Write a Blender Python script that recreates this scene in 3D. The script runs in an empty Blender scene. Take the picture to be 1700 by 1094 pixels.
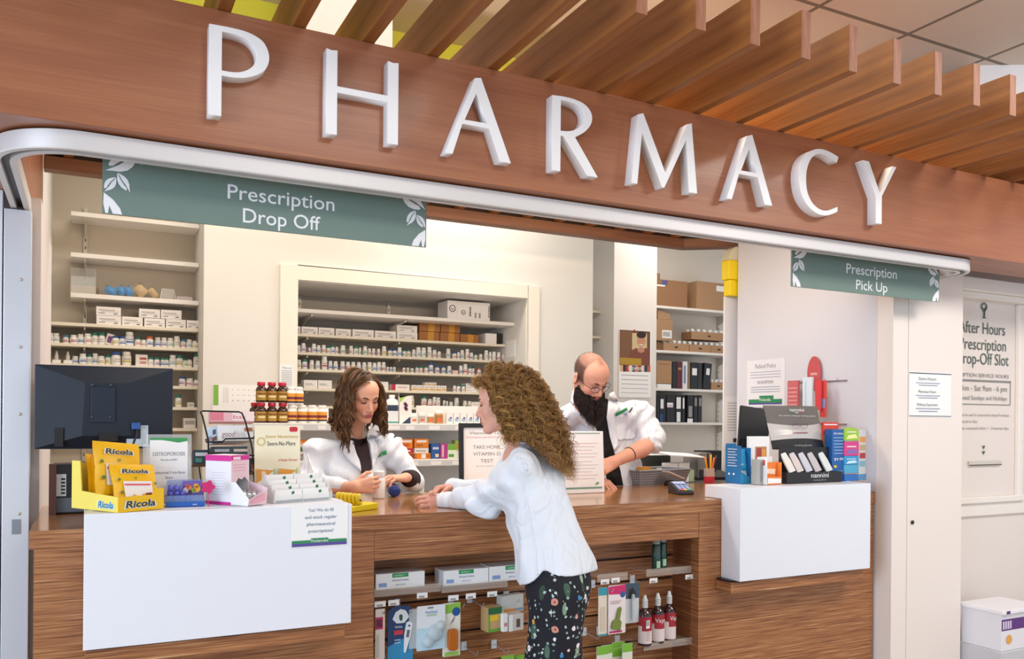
import bpy,bmesh,math,random
import numpy as np
from mathutils import Matrix,Vector

random.seed(7)
np.random.seed(7)
SC=bpy.context.scene
COL=SC.collection

# ------------------------------------------------------------------ camera
FPX,YAW,ROLL,PY0=1389.0,0.46867,-0.00836,694.5
CAM=np.array([0.0,-3.1,1.45])
cd=bpy.data.cameras.new('camera')
cd.sensor_width=36.0
cd.sensor_fit='HORIZONTAL'
cd.lens=FPX/1700.0*36.0
cd.shift_y=(PY0-547.0)/1700.0
cd.clip_start=0.05
cam=bpy.data.objects.new('camera',cd)
COL.objects.link(cam)
cam.location=CAM
cam.matrix_world=(Matrix.Translation(Vector(CAM))@Matrix.Rotation(-YAW,4,'Z')
                    @Matrix.Rotation(math.pi/2,4,'X')@Matrix.Rotation(-ROLL,4,'Z'))
SC.camera=cam

# ------------------------------------------------------------------ light
w=bpy.data.worlds.new('world')
SC.world=w
w.use_nodes=True
bg=w.node_tree.nodes['Background']
bg.inputs[0].default_value=(0.80,0.88,1.0,1)
bg.inputs[1].default_value=0.92

def area(name,loc,target,size,power,col,sy=None,spread=None):
    l=bpy.data.lights.new(name,'AREA')
    l.energy=power
    l.color=col
    l.size=size
    if sy:
        l.shape='RECTANGLE'
        l.size_y=sy
    if spread:
        l.spread=spread
    o=bpy.data.objects.new(name,l)
    COL.objects.link(o)
    o.location=loc
    d=Vector(target)-Vector(loc)
    o.rotation_euler=d.to_track_quat('-Z','Y').to_euler()
    return o

WARM,NEUT,COOL=(1.0,0.925,0.83),(1.0,0.94,0.88),(0.70,0.83,1.0)
area('shop_window_daylight',(-5.5,-3.4,1.8),(0.8,0.0,1.2),3.0,235,COOL,2.4)
area('shop_ceiling_panel_light',(1.3,-2.9,3.34),(1.3,-2.5,0),1.2,34,NEUT)
area('shop_ceiling_panel_light',(4.2,-2.2,3.34),(4.1,-1.8,0),1.0,62,NEUT)
area('pharmacy_ceiling_light',(0.6,2.0,3.32),(0.6,2.02,0),1.2,12,WARM,0.4)
area('pharmacy_ceiling_light',(2.4,2.0,3.32),(2.4,2.02,0),1.2,17,WARM,0.4)
area('pharmacy_ceiling_light',(4.6,2.4,3.32),(4.4,2.6,0),0.9,16,WARM)
area('canopy_downlight',(2.3,-0.28,3.3),(2.3,-0.3,0),0.5,8,(1.0,0.80,0.56),0.2)
area('canopy_downlight',(3.2,-0.28,3.3),(3.2,-0.3,0),0.5,7,(1.0,0.80,0.56),0.2)
area('added_bulkhead_fill',(1.1,-0.25,3.36),(1.1,0.9,3.0),2.6,13,(1.0,0.9,0.72),0.2)  # extra lamp added to lift the lime band and warm the slats
area('under_canopy_fill',(1.6,0.75,2.66),(1.6,0.85,0),2.6,29,WARM,0.25)  # unseen fill lamp below the slats, brightens the counter area and niche
area('added_slat_fill',(1.9,-0.08,2.5),(1.9,1.1,2.78),3.2,20,(1.0,0.80,0.58),0.06)  # unseen strip lamp, added behind the fascia to brighten the inner slats

SC.view_settings.view_transform='Standard'
SC.view_settings.look='None'
SC.view_settings.gamma=1.0
SC.view_settings.use_curve_mapping=False
SC.view_settings.exposure=0.24
SC.cycles.max_bounces=8
SC.cycles.transparent_max_bounces=12

# ------------------------------------------------------------------ pixel -> place
_cy,_sy=math.cos(YAW),math.sin(YAW)
_F=np.array([_sy,_cy,0.0]); _r=np.array([_cy,-_sy,0.0]); _u=np.array([0,0,1.0])
_c,_s=math.cos(ROLL),math.sin(ROLL)
_R=_c*_r+_s*_u; _U=-_s*_r+_c*_u
def ray(px,py): return _F+_R*(px-850)/FPX-_U*(py-PY0)/FPX
def at_y(px,py,y):
    d=ray(px,py); return CAM+d*((y-CAM[1])/d[1])
def at_x(px,py,x):
    d=ray(px,py); return CAM+d*((x-CAM[0])/d[0])
def at_z(px,py,z):
    d=ray(px,py); return CAM+d*((z-CAM[2])/d[2])
def ppm(px,y):            # metres per pixel (vertical) at column px in plane y
    return(y-CAM[1])/ray(px,650)[1]/FPX

# ------------------------------------------------------------------ materials
def lin(c):
    if isinstance(c,str):
        c=[int(c[i:i+2],16)/255 for i in(0,2,4)]
    return tuple((x/12.92 if x<=0.04045 else((x+0.055)/1.055)**2.4)for x in c)
_mats={}
def mat(col,rough=0.5,metal=0.0,name=None,spec=None,trans=0.0,alpha=1.0,coat=0.0,sheen=0.0,emit=None,estr=1.0,ior=None,bump=0.0,bscale=60):
    key=(str(col),rough,metal,name,trans,alpha,coat,sheen,str(emit),estr,bump,bscale)
    if key in _mats: return _mats[key]
    m=bpy.data.materials.new(name or 'm')
    m.use_nodes=True
    b=m.node_tree.nodes['Principled BSDF']
    b.inputs['Base Color'].default_value=(*lin(col),1)
    b.inputs['Roughness'].default_value=rough
    b.inputs['Metallic'].default_value=metal
    if trans: b.inputs['Transmission Weight'].default_value=trans
    if alpha<1: b.inputs['Alpha'].default_value=alpha
    if coat:
        b.inputs['Coat Weight'].default_value=coat
        b.inputs['Coat Roughness'].default_value=0.1
    if sheen: b.inputs['Sheen Weight'].default_value=sheen
    if ior: b.inputs['IOR'].default_value=ior
    if emit:
        b.inputs['Emission Color'].default_value=(*lin(emit),1)
        b.inputs['Emission Strength'].default_value=estr
    if bump:
        nt=m.node_tree
        tc=nt.nodes.new('ShaderNodeTexCoord'); n=nt.nodes.new('ShaderNodeTexNoise'); bp=nt.nodes.new('ShaderNodeBump')
        n.inputs['Scale'].default_value=bscale; n.inputs['Detail'].default_value=4
        bp.inputs['Strength'].default_value=bump; bp.inputs['Distance'].default_value=0.01
        nt.links.new(tc.outputs['Object'],n.inputs['Vector']); nt.links.new(n.outputs['Fac'],bp.inputs['Height'])
        nt.links.new(bp.outputs['Normal'],b.inputs['Normal'])
    _mats[key]=m
    return m

def wood(name,stops,scale,detail=6,rough=0.4,distort=0.6,coat=0.0,fine=None,bump=0.05):
    """streaky veneer: noise stretched along one axis, through a colour ramp; fine = (scale vector, amount)"""
    m=bpy.data.materials.new(name); m.use_nodes=True
    nt=m.node_tree; b=nt.nodes['Principled BSDF']
    tc=nt.nodes.new('ShaderNodeTexCoord'); mp=nt.nodes.new('ShaderNodeMapping')
    mp.inputs['Scale'].default_value=scale
    n=nt.nodes.new('ShaderNodeTexNoise'); n.inputs['Scale'].default_value=1.0
    n.inputs['Detail'].default_value=detail; n.inputs['Distortion'].default_value=distort
    n.inputs['Roughness'].default_value=0.6
    cr=nt.nodes.new('ShaderNodeValToRGB')
    el=cr.color_ramp.elements
    while len(el)<len(stops): el.new(0.5)
    for e,(p,c)in zip(el,stops):
        e.position=p; e.color=(*lin(c),1)
    L=nt.links.new
    L(tc.outputs['Object'],mp.inputs['Vector']); L(mp.outputs['Vector'],n.inputs['Vector'])
    fac=n.outputs['Fac']
    if fine:
        mp2=nt.nodes.new('ShaderNodeMapping'); mp2.inputs['Scale'].default_value=fine[0]
        n2=nt.nodes.new('ShaderNodeTexNoise'); n2.inputs['Scale'].default_value=1; n2.inputs['Detail'].default_value=3
        L(tc.outputs['Object'],mp2.inputs['Vector']); L(mp2.outputs['Vector'],n2.inputs['Vector'])
        mx=nt.nodes.new('ShaderNodeMix'); mx.inputs[0].default_value=fine[1]
        L(n.outputs['Fac'],mx.inputs[2]); L(n2.outputs['Fac'],mx.inputs[3]); fac=mx.outputs[0]
    L(fac,cr.inputs['Fac']); L(cr.outputs['Color'],b.inputs['Base Color'])
    b.inputs['Roughness'].default_value=rough
    if coat:
        b.inputs['Coat Weight'].default_value=coat; b.inputs['Coat Roughness'].default_value=0.12
    if bump:
        bp=nt.nodes.new('ShaderNodeBump'); bp.inputs['Strength'].default_value=bump; bp.inputs['Distance'].default_value=0.004
        L(fac,bp.inputs['Height']); L(bp.outputs['Normal'],b.inputs['Normal'])
    return m

# ------------------------------------------------------------------ mesh builder
_tx={}
def text_geo(s,spacing=1.0,bold=0.0):
    """outline of a line of built-in lettering, cap height about 0.7, baseline 0, returns verts2d, faces"""
    k=(s,spacing,bold)
    if k in _tx: return _tx[k]
    cu=bpy.data.curves.new('t','FONT'); cu.body=s; cu.size=1.0; cu.resolution_u=3
    cu.space_character=spacing; cu.offset=bold
    o=bpy.data.objects.new('t',cu); COL.objects.link(o)
    me=o.to_mesh()
    v=np.array([x.co[:2]for x in me.vertices])if len(me.vertices)else np.zeros((0,2))
    f=[tuple(p.vertices)for p in me.polygons]
    o.to_mesh_clear()
    bpy.data.objects.remove(o); bpy.data.curves.remove(cu)
    _tx[k]=(v,f)
    return _tx[k]

class MB:
    def __init__(s):
        s.v=[]; s.f=[]; s.mi=[]; s.sm=[]; s.mats=[]; s.M=None
    def m(s,mt):
        if mt not in s.mats: s.mats.append(mt)
        return s.mats.index(mt)
    def add(s,vs,fs,mt,smooth=False):
        o=len(s.v); i=s.m(mt)
        if s.M is not None:
            vs=[tuple(s.M@Vector(v))for v in vs]
        s.v.extend(tuple(map(float,v))for v in vs)
        for f in fs:
            s.f.append(tuple(int(k)+o for k in f)); s.mi.append(i); s.sm.append(smooth)
        return s
    def box(s,x0,x1,y0,y1,z0,z1,mt):
        vs=[(x,y,z)for z in(z0,z1)for y in(y0,y1)for x in(x0,x1)]
        return s.add(vs,[(0,2,3,1),(4,5,7,6),(0,1,5,4),(2,6,7,3),(0,4,6,2),(1,3,7,5)],mt)
    def cbox(s,c,d,mt):
        return s.box(c[0]-d[0]/2,c[0]+d[0]/2,c[1]-d[1]/2,c[1]+d[1]/2,c[2]-d[2]/2,c[2]+d[2]/2,mt)
    def quad(s,pts,mt):
        return s.add(pts,[tuple(range(len(pts)))],mt)
    def prism(s,pts,o,u,v,n,mt,side=None):
        """2d outline pts in axes u,v at origin o, thickened by vector n"""
        o,u,v,n=map(np.array,(o,u,v,n))
        a=[o+u*p[0]+v*p[1]for p in pts]; b=[q+n for q in a]; k=len(pts)
        s.add(a+b,[tuple(range(k))[::-1],tuple(range(k,2*k))],mt)
        return s.add(a+b,[(i,(i+1)%k,k+(i+1)%k,k+i)for i in range(k)],side or mt)
    def lathe(s,prof,mt,n=16,c=(0,0,0),axis='z',smooth=True,a0=0,a1=2*math.pi,cap=True):
        vs=[]; fs=[]; full=abs(a1-a0-2*math.pi)<1e-6; k=n if full else n+1
        for r,z in prof:
            for i in range(k):
                a=a0+(a1-a0)*i/n
                p=(r*math.cos(a),r*math.sin(a),z)
                if axis=='y': p=(p[0],p[2],p[1])
                if axis=='x': p=(p[2],p[0],p[1])
                vs.append((c[0]+p[0],c[1]+p[1],c[2]+p[2]))
        for j in range(len(prof)-1):
            for i in range(n):
                i2=(i+1)%k
                fs.append((j*k+i,j*k+i2,(j+1)*k+i2,(j+1)*k+i))
        s.add(vs,fs,mt,smooth)
        if cap and full:
            if prof[0][0]>1e-5: s.add(vs[:k],[tuple(range(k))[::-1]],mt)
            if prof[-1][0]>1e-5: s.add(vs[-k:],[tuple(range(k))],mt)
        return s
    def tube(s,pts,r,mt,n=8,closed=False,smooth=True):
        P=[np.array(p,float)for p in pts]; k=len(P)
        rs=r if hasattr(r,'__len__')else[r]*k
        up=None; rings=[]
        for i in range(k):
            t=(P[(i+1)%k]-P[i-1])if closed else(P[min(i+1,k-1)]-P[max(i-1,0)])
            t=t/(np.linalg.norm(t)+1e-9)
            if up is None: up=np.array([0,0,1.0])if abs(t[2])<0.9 else np.array([1.0,0,0])
            a=np.cross(t,up); a/=np.linalg.norm(a)+1e-9
            b=np.cross(a,t); up=b
            for q in range(n):
                an=2*math.pi*q/n
                rings.append(P[i]+rs[i]*(a*math.cos(an)+b*math.sin(an)))
        fs=[]
        for i in range(k if closed else k-1):
            j=(i+1)%k
            for q in range(n):
                q2=(q+1)%n
                fs.append((i*n+q,i*n+q2,j*n+q2,j*n+q))
        s.add(rings,fs,mt,smooth)
        if not closed:
            s.add(rings[:n],[tuple(range(n))[::-1]],mt); s.add(rings[-n:],[tuple(range(n))],mt)
        return s
    def rbox(s,x0,x1,y0,y1,z0,z1,r,mt,n=3,axis='z'):
        """box with rounded vertical (axis) edges"""
        dims={'z': (x0,x1,y0,y1,z0,z1),'y': (x0,x1,z0,z1,y0,y1),'x': (y0,y1,z0,z1,x0,x1)}[axis]
        a0,a1,b0,b1,c0,c1=dims
        pts=[]
        for cx,cy,st in((a1-r,b1-r,0),(a0+r,b1-r,1),(a0+r,b0+r,2),(a1-r,b0+r,3)):
            for i in range(n+1):
                an=(st+i/n)*math.pi/2
                pts.append((cx+r*math.cos(an),cy+r*math.sin(an)))
        if axis=='z': return s.prism(pts,(0,0,c0),(1,0,0),(0,1,0),(0,0,c1-c0),mt)
        if axis=='y': return s.prism(pts,(0,c0,0),(1,0,0),(0,0,1),(0,c1-c0,0),mt)
        return s.prism(pts,(c0,0,0),(0,1,0),(0,0,1),(c1-c0,0,0),mt)
    def text(s,t,o,u,v,h,mt,align='C',sx=1.0,depth=0.0,shear=0.0,spacing=1.0,width=None,bold=0.0):
        """lettering with cap height h; o = baseline point, u/v unit axes"""
        V,Fc=text_geo(t,spacing,bold)
        if not len(V): return s
        k=h/0.69
        wd=V[:,0].max()*k*sx
        if width: sx*=width/wd; wd=width
        off={'C': -wd/2,'L': 0,'R': -wd}[align]
        o,u,v=map(np.array,(o,u,v)); nrm=np.cross(u,v)
        pts=[o+u*(x*k*sx+off+shear*y*k)+v*(y*k)for x,y in V]
        s.add(pts,Fc,mt)
        return s
    def build(s,name,parent=None,loc=None,bevel=0,seg=2,rot=None,auto=None,world=False,lm=None):
        me=bpy.data.meshes.new(name)
        vs=s.v
        if world and parent is not None:
            L=np.array(parent.location); vs=[tuple(np.array(v)-L)for v in s.v]
        elif world and loc is not None:
            L=np.array(loc); vs=[tuple(np.array(v)-L)for v in s.v]
        me.from_pydata(vs,[],s.f)
        for mt in s.mats: me.materials.append(mt)
        me.polygons.foreach_set('material_index',s.mi)
        me.polygons.foreach_set('use_smooth',s.sm)
        me.update()
        bm=bmesh.new(); bm.from_mesh(me)
        bmesh.ops.remove_doubles(bm,verts=bm.verts,dist=1e-5)if bevel else None
        bmesh.ops.recalc_face_normals(bm,faces=bm.faces)if bevel else None
        bm.to_mesh(me); bm.free()
        o=bpy.data.objects.new(name,me)
        COL.objects.link(o)
        if parent is not None: o.parent=parent
        if loc is not None: o.location=loc
        if rot is not None: o.rotation_euler=rot
        if bevel:
            b=o.modifiers.new('b','BEVEL'); b.width=bevel; b.segments=seg; b.limit_method='ANGLE'; b.angle_limit=0.6
        if lm: o['label']=lm
        return o

def tag(o,label,cat,group=None,kind=None):
    o['label']=label; o['category']=cat
    if group: o['group']=group
    if kind: o['kind']=kind
    return o
def struct(o,label=None):
    o['kind']='structure'
    if label: o['label']=label
    return o
def thing(name,label,cat,loc=(0,0,0),rotz=0.0,group=None):
    o=bpy.data.objects.new(name,None); COL.objects.link(o)
    o.empty_display_size=0.05
    o.location=tuple(map(float,loc)); o.rotation_euler=(0,0,rotz)
    return tag(o,label,cat,group)
def dup(root,loc,rotz=None,label=None,group=None):
    r=root.copy(); COL.objects.link(r); r.location=tuple(map(float,loc))
    if rotz is not None: r.rotation_euler=(0,0,rotz)
    if label: r['label']=label
    if group: r['group']=group
    for ch in list(root.children):
        c=ch.copy(); COL.objects.link(c); c.parent=r
        for g in ch.children:
            d=g.copy(); COL.objects.link(d); d.parent=c
    return r
ORD=('first second third fourth fifth sixth seventh eighth ninth tenth eleventh twelfth thirteenth fourteenth fifteenth sixteenth '
       'seventeenth eighteenth nineteenth twentieth twenty-first twenty-second twenty-third twenty-fourth twenty-fifth twenty-sixth '
       'twenty-seventh twenty-eighth twenty-ninth thirtieth thirty-first thirty-second thirty-third thirty-fourth thirty-fifth '
       'thirty-sixth thirty-seventh thirty-eighth thirty-ninth fortieth forty-first forty-second forty-third forty-fourth forty-fifth '
       'forty-sixth forty-seventh forty-eighth forty-ninth fiftieth').split()
X,Y,Z=np.eye(3)
# ------------------------------------------------------------------ shared materials
M_fascia=wood('reddish stained veneer',[(0.25,'8A4E34'),(0.5,'A06342'),(0.75,'B07650')],(0.7,6,9),rough=0.42,fine=((3,60,160),0.35),coat=0.15)
M_slat=wood('orange brown cedar',[(0.2,'5A3213'),(0.42,'875124'),(0.6,'9C622E'),(0.8,'B27A40')],(28,0.8,22),rough=0.5,distort=1.2,fine=((160,3,120),0.3))
M_slatend=wood('cut cedar end grain',[(0.3,'8C553C'),(0.7,'A87258')],(60,40,6),rough=0.6)
M_beam=wood('brown beam wood',[(0.3,'6E4530'),(0.7,'8A5C42')],(1.5,1.5,26),rough=0.5)
M_veneer=wood('zebra streaked veneer',[(0.32,'4C2C1A'),(0.41,'7A4A2C'),(0.50,'A06840'),(0.58,'B58154'),(0.68,'D4AC80')],(2.6,2.6,150),detail=5,rough=0.42,distort=0.4,fine=((7,7,380),0.42))
M_veneerY=wood('zebra streaked veneer side',[(0.30,'4E2E1C'),(0.45,'7A4C30'),(0.58,'94623F'),(0.70,'B08560')],(2.6,2.6,150),detail=5,rough=0.42,fine=((5,5,300),0.4))
M_top=wood('polished counter top',[(0.25,'8A5A34'),(0.5,'A8733F'),(0.75,'B98550')],(1.2,14,8),rough=0.16,coat=0.5,fine=((4,90,60),0.35),bump=0.0)
M_white=mat('E7EBF4',0.35,name='white laminate')
M_letter=mat('F2F2F4',0.4,name='white letter acrylic')
M_wall=mat('DEDAD3',0.7,name='cream wall paint')
M_wallw=mat('E2DDD8',0.6,name='white wall paint')
M_shelf=mat('E8DFCC',0.45,name='cream shelf laminate')
M_shelfw=mat('EFEAE4',0.45,name='white shelf laminate')
M_bracket=mat('CFC9C0',0.4,0.3,name='bracket metal')
M_alu=mat('D6DCE6',0.4,0.25,name='brushed aluminium')
M_rail=mat('D9D6D6',0.42,0.25,name='satin track metal')
M_dark=mat('15161A',0.4,name='black plastic')
M_green=mat('6F857D',0.5,name='sage green sign')
M_ink=mat('3A3F4A',0.6,name='grey ink')
M_inkblue=mat('4A6A9A',0.6,name='blue ink')
M_paper=mat('F2F2F2',0.7,name='white paper')
M_acry=None
def acrylic(tint='F4F8F8',a=0.22,rough=0.05):
    return mat(tint,rough,name='clear acrylic',alpha=a)
M_acry=acrylic()

CEIL=3.39
def sbox(name,x0,x1,y0,y1,z0,z1,m,bevel=0,label=None):
    return struct(MB().box(x0,x1,y0,y1,z0,z1,m).build(name,bevel=bevel),label)

# ------------------------------------------------------------------ floor, ceiling
M_floor=mat('B9AFA2',0.35,name='polished floor',bump=0.02)
sbox('floor',-8,8,-8.5,4.2,-0.1,0.0,M_floor)
def tile_mat():
    m=bpy.data.materials.new('ceiling tile'); m.use_nodes=True
    nt=m.node_tree; b=nt.nodes['Principled BSDF']
    tc=nt.nodes.new('ShaderNodeTexCoord'); mp=nt.nodes.new('ShaderNodeMapping'); br=nt.nodes.new('ShaderNodeTexBrick')
    mp.inputs['Location'].default_value=(-3.037,0.25,0)
    br.offset=0.0
    br.inputs['Scale'].default_value=1.0
    br.inputs['Brick Width'].default_value=0.61; br.inputs['Row Height'].default_value=1.22
    br.inputs['Mortar Size'].default_value=0.012; br.inputs['Mortar Smooth'].default_value=0.0
    br.inputs['Color1'].default_value=(*lin('E8DCCD'),1); br.inputs['Color2'].default_value=(*lin('E4D8C9'),1)
    br.inputs['Mortar'].default_value=(*lin('8E8478'),1)
    L=nt.links.new
    L(tc.outputs['Object'],mp.inputs['Vector']); L(mp.outputs['Vector'],br.inputs['Vector']); L(br.outputs['Color'],b.inputs['Base Color'])
    b.inputs['Roughness'].default_value=0.9
    return m
M_tile=tile_mat()
sbox('ceiling',-8,8,-8.5,4.2,CEIL,CEIL+0.1,M_tile)
# lime band and boxed column above the canopy
sbox('wall_lime_bulkhead',-2.5,3.2,0.92,1.0,2.86,CEIL,mat('D2CA38',0.6,name='lime wall paint'))
sbox('column_upper',0.82,1.205,0.50,0.84,2.856,CEIL,M_wallw)
M_bulk=mat('F0F0F2',0.6,name='white bulkhead paint')
MBq=MB(); MBq.prism([(4.25,-0.15),(6.5,-1.45),(6.5,-1.2),(4.4,0.1)],(0,0,2.9),X,Y,(0,0,CEIL-2.9),M_bulk)
struct(MBq.build('wall_far_bulkhead'))
# round downlight glimpsed between the slats
dl=thing('downlight','round white downlight in the ceiling above the canopy slats','ceiling light',(2.62,-0.43,CEIL-0.012))
MB().lathe([(0.07,0.012),(0.095,0.004),(0.095,0.012)],M_white,24).build('trim_ring',dl)
MB().lathe([(0.0,0.006),(0.07,0.006)],mat('FFFFFF',0.5,emit='FFF6E6',estr=6.0,name='lamp glow'),24,cap=False).build('lens',dl)

# ------------------------------------------------------------------ walls of the pharmacy
WL=-0.167
sbox('wall_left',-2.5,WL,0.58,1.6,0,2.277,mat('DCD3D0',0.6,name='left wall paint'))
sbox('wall_left_inner',-0.5,-0.215,1.6,3.05,0,CEIL,M_wall)
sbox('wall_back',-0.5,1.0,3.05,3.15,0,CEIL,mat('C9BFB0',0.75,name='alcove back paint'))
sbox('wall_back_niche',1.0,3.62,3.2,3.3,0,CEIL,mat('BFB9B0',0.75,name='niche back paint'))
# partition with the niche: left block, right block, above, below
PX0,PX1,NX0,NX1,NZ1=0.65,3.572,1.243,2.972,2.358
M_part=mat('E2E0DA',0.6,name='partition paint')
mb=MB()
mb.box(PX0,NX0,2.55,3.2,0,CEIL,M_part); mb.box(NX1,PX1,2.55,3.2,0,CEIL,M_part)
mb.box(NX0,NX1,2.55,3.2,NZ1,CEIL,M_part)
struct(mb.build('wall_partition'))
mb=MB()   # flat casing round the niche
FX0,FX1,FZ1=1.124,3.078,2.46
for r in((FX0,NX0-0.004,0.0,FZ1),(NX1+0.004,FX1,0.0,FZ1),(NX0-0.004,NX1+0.004,NZ1+0.004,FZ1)):
    mb.box(r[0],r[1],2.525,2.549,r[2],r[3],mat('EDE7DA',0.5,name='niche casing paint'))
struct(mb.build('trim_niche',bevel=0.003))
# right back corner
sbox('wall_back_right',3.62,7.0,3.65,3.75,0,CEIL,mat('E9E1D4',0.7,name='back right paint'))
sbox('wall_pier',at_y(1016,500,2.95)[0],at_y(1087,500,2.95)[0],2.95,3.65,0,CEIL,M_wallw)
# wall at the right end of the counter, its boxed end and the after hours wall
RX=3.745
sbox('wall_right',RX,RX+0.12,0.0,1.075,0,CEIL,mat('D8D8DF',0.5,name='right wall paint'))
M_col=mat('EDE3DC',0.5,name='white panel paint')
CXS=at_y(1507.5,760,-0.10)[0]; CXR=at_y(1598,760,-0.10)[0]
mb=MB(); mb.box(RX,CXS-0.002,-0.10,-0.001,0,2.276,M_col)
struct(mb.build('trim_jamb'))
dr=MB().box(CXS+0.003,CXR,-0.10,0.05,0,2.276,M_col).build('door_1',bevel=0.002)
struct(dr,'narrow white panel door of the shutter pocket')
p=at_y(1517,856,-0.101)
MB().lathe([(0.011,0),(0.011,0.004),(0.006,0.006)],mat('1C1410',0.4,name='dark lock'),16,c=(0,0,0),axis='y').build('lock_hole',dr,loc=(p[0],-0.106,p[2]))
AY=0.06
M_ah=mat('E9DFD8',0.55,name='after hours panel paint')
sbox('wall_after_hours',CXR,6.6,AY,AY+0.1,0,2.6,M_ah)

# after hours panel: frame mouldings (trim), cornice, rail
def ah(px,py): return at_y(px,py,AY-0.002)
zt=ah(1650,446)[2]; zb=ah(1650,806)[2]
xr=ah(1684,600)[0]
mb=MB()
M_trimw=mat('F0E8E0',0.5,name='white trim paint')
mb.box(CXR,xr+0.4,AY-0.10,AY,2.20,2.277,M_trimw)
mb.box(CXR,xr+0.4,AY-0.07,AY,2.165,2.20,M_trimw)
struct(mb.build('trim_cornice',bevel=0.006))
mb=MB()
mb.box(xr,xr+0.045,AY-0.03,AY,zb-0.05,2.165,M_trimw)
mb.box(CXR,xr+0.05,AY-0.035,AY,zb-0.05,zb-0.012,M_trimw)
struct(mb.build('trim_panel',bevel=0.006))
zr=ah(1650,841)[2]
struct(MB().box(CXR,6.6,AY-0.018,AY,zr,zb-0.05,M_trimw).build('trim_dado',bevel=0.004))
AX=lambda px: ah(px,600)[0]
ahs=thing('after_hours_sign','after hours prescription drop-off slot notice lettered on the far right panel','sign',(AX(1636),AY-0.002,1.6))
mb=MB(); nd=mat('55645D',0.6,name='dark green ink'); ng=mat('8A8A86',0.6,name='light grey ink')
def tx(mb,s,px,py,hpx,m,wpx=None,Yp=AY-0.004,align='C',shear=0):
    o=at_y(px,py,Yp); h=hpx*ppm(px,Yp)
    wd=None
    if wpx: wd=at_y(px+wpx/2,py,Yp)[0]-at_y(px-wpx/2,py,Yp)[0]
    mb.text(s,o,X,Z,h,m,align=align,width=wd,shear=shear)
tx(mb,'After Hours',1629,541,19,nd,76)
tx(mb,'Prescription',1630,568,19,nd,78)
tx(mb,'Drop-Off Slot',1630,592,19,nd,88)
tx(mb,'PRESCRIPTION SERVICE HOURS',1624,613,6,ng,102)
tx(mb,'Mon - Sat 9am - 6 pm',1632,636,9,ng,80)
tx(mb,'Closed Sundays and Holidays',1631,651,7,ng,82)
tx(mb,'This slot can be used for prescription drop-off envelope',1628,678,4.5,ng,96)
tx(mb,'placed in slot',1608,689,4.5,ng,30)
tx(mb,'You will be contacted within 1 - 2 business days',1628,700,4.5,ng,96)
for yy in(730,739):
    q=at_y(1634,yy,AY-0.004); a=0.011
    mb.quad([(q[0]-a*1.4,AY-0.004,q[2]+a),(q[0]+a*1.4,AY-0.004,q[2]+a),(q[0],AY-0.004,q[2]-a)],nd)
# hours box outline
for(x0,x1,y0,y1)in((1590,1677,619,619.8),(1590,1677,658,658.8),(1676.4,1677,619,658)):
    a=at_y(x0,y1,AY-0.004); b=at_y(x1,y0,AY-0.004)
    mb.quad([(a[0],AY-0.004,a[2]),(b[0],AY-0.004,a[2]),(b[0],AY-0.004,b[2]),(a[0],AY-0.004,b[2])],ng)
mb.build('lettering',ahs,world=True)
# small tree mark above the words
mb=MB(); q=at_y(1631,502,AY-0.005)
mb.tube([(q[0],q[1],q[2]-0.045),(q[0]+0.002,q[1],q[2]-0.01),(q[0]+0.02,q[1],q[2]+0.02)],0.0045,nd,6)
mb.tube([(q[0]+0.002,q[1],q[2]-0.012),(q[0]-0.02,q[1],q[2]+0.012)],0.0035,nd,6)
mb.tube([(q[0]-0.012,q[1],q[2]-0.045),(q[0]+0.014,q[1],q[2]-0.045)],0.003,nd,6)
for i in range(9):
    a=i*0.7; mb.lathe([(0,0.001),(0.007,0.0)],nd,8,c=(q[0]+0.024*math.cos(a),q[1],q[2]+0.022+0.018*math.sin(a)),axis='y',cap=False)
mb.build('tree_emblem',ahs,world=True)
q=at_y(1636,756,AY-0.006)
ds=thing('drop_slot','slim pale mail slot below the two green arrows','mail slot',(q[0],AY-0.012,q[2]))
mb=MB(); hw=0.15
mb.box(-hw,hw,0.0,0.011,-0.012,0.014,mat('D8CDBE',0.35,0.4,name='slot plate')); mb.build('plate',ds,bevel=0.002)
MB().box(-hw,hw,-0.001,0.0,-0.012,-0.006,mat('5A4636',0.5,name='slot shadow gap')).build('flap',ds)

# ------------------------------------------------------------------ canopy: fascia, soffit, side and inner beams, slats
FY,FZ0,FZ1_=-0.42,2.277,2.687
cf=MB()
cf.box(-3.0,6.6,FY,FY+0.27,FZ0,FZ1_,M_fascia)
f=cf.build('canopy_fascia',bevel=0.003)
tag(f,'long reddish brown wooden fascia carrying the PHARMACY letters','fascia')
sb=MB().box(-1.4,-0.20,FY+0.272,0.578,FZ0,FZ1_,M_fascia)
sb.box(-0.42,-0.20,0.58,1.44,FZ0,FZ1_,M_fascia)
tag(sb.build('canopy_side_beam',bevel=0.003),'brown wooden canopy beam running back along the left wall','beam')
ib=MB(); pts=[(-0.20,1.47),(3.62,1.47),(4.05,1.18),(4.05,1.28),(3.66,1.55),(-0.20,1.55)]
ib.prism(pts,(0,0,2.625),X,Y,(0,0,0.061),M_beam)
ib.prism([(-0.20,1.503),(3.60,1.503),(4.03,1.21),(4.03,1.28),(3.66,1.55),(-0.20,1.55)],(0,0,2.6862),X,Y,(0,0,0.17),mat('2E1A10',0.7,name='shade toned backing'))  # added blocking board, coloured dark as the shade between the slats
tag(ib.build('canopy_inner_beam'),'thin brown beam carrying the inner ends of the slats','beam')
tag(MB().box(-0.20,3.95,0.18,1.16,FZ1_+0.168,FZ1_+0.186,M_beam).build('canopy_deck'),'brown boarding lying over the inner half of the canopy rafters','boarding')
SX0,SP,SW,SH=2.16,0.2275,0.042,0.165
ks=list(range(-14,14))
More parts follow.
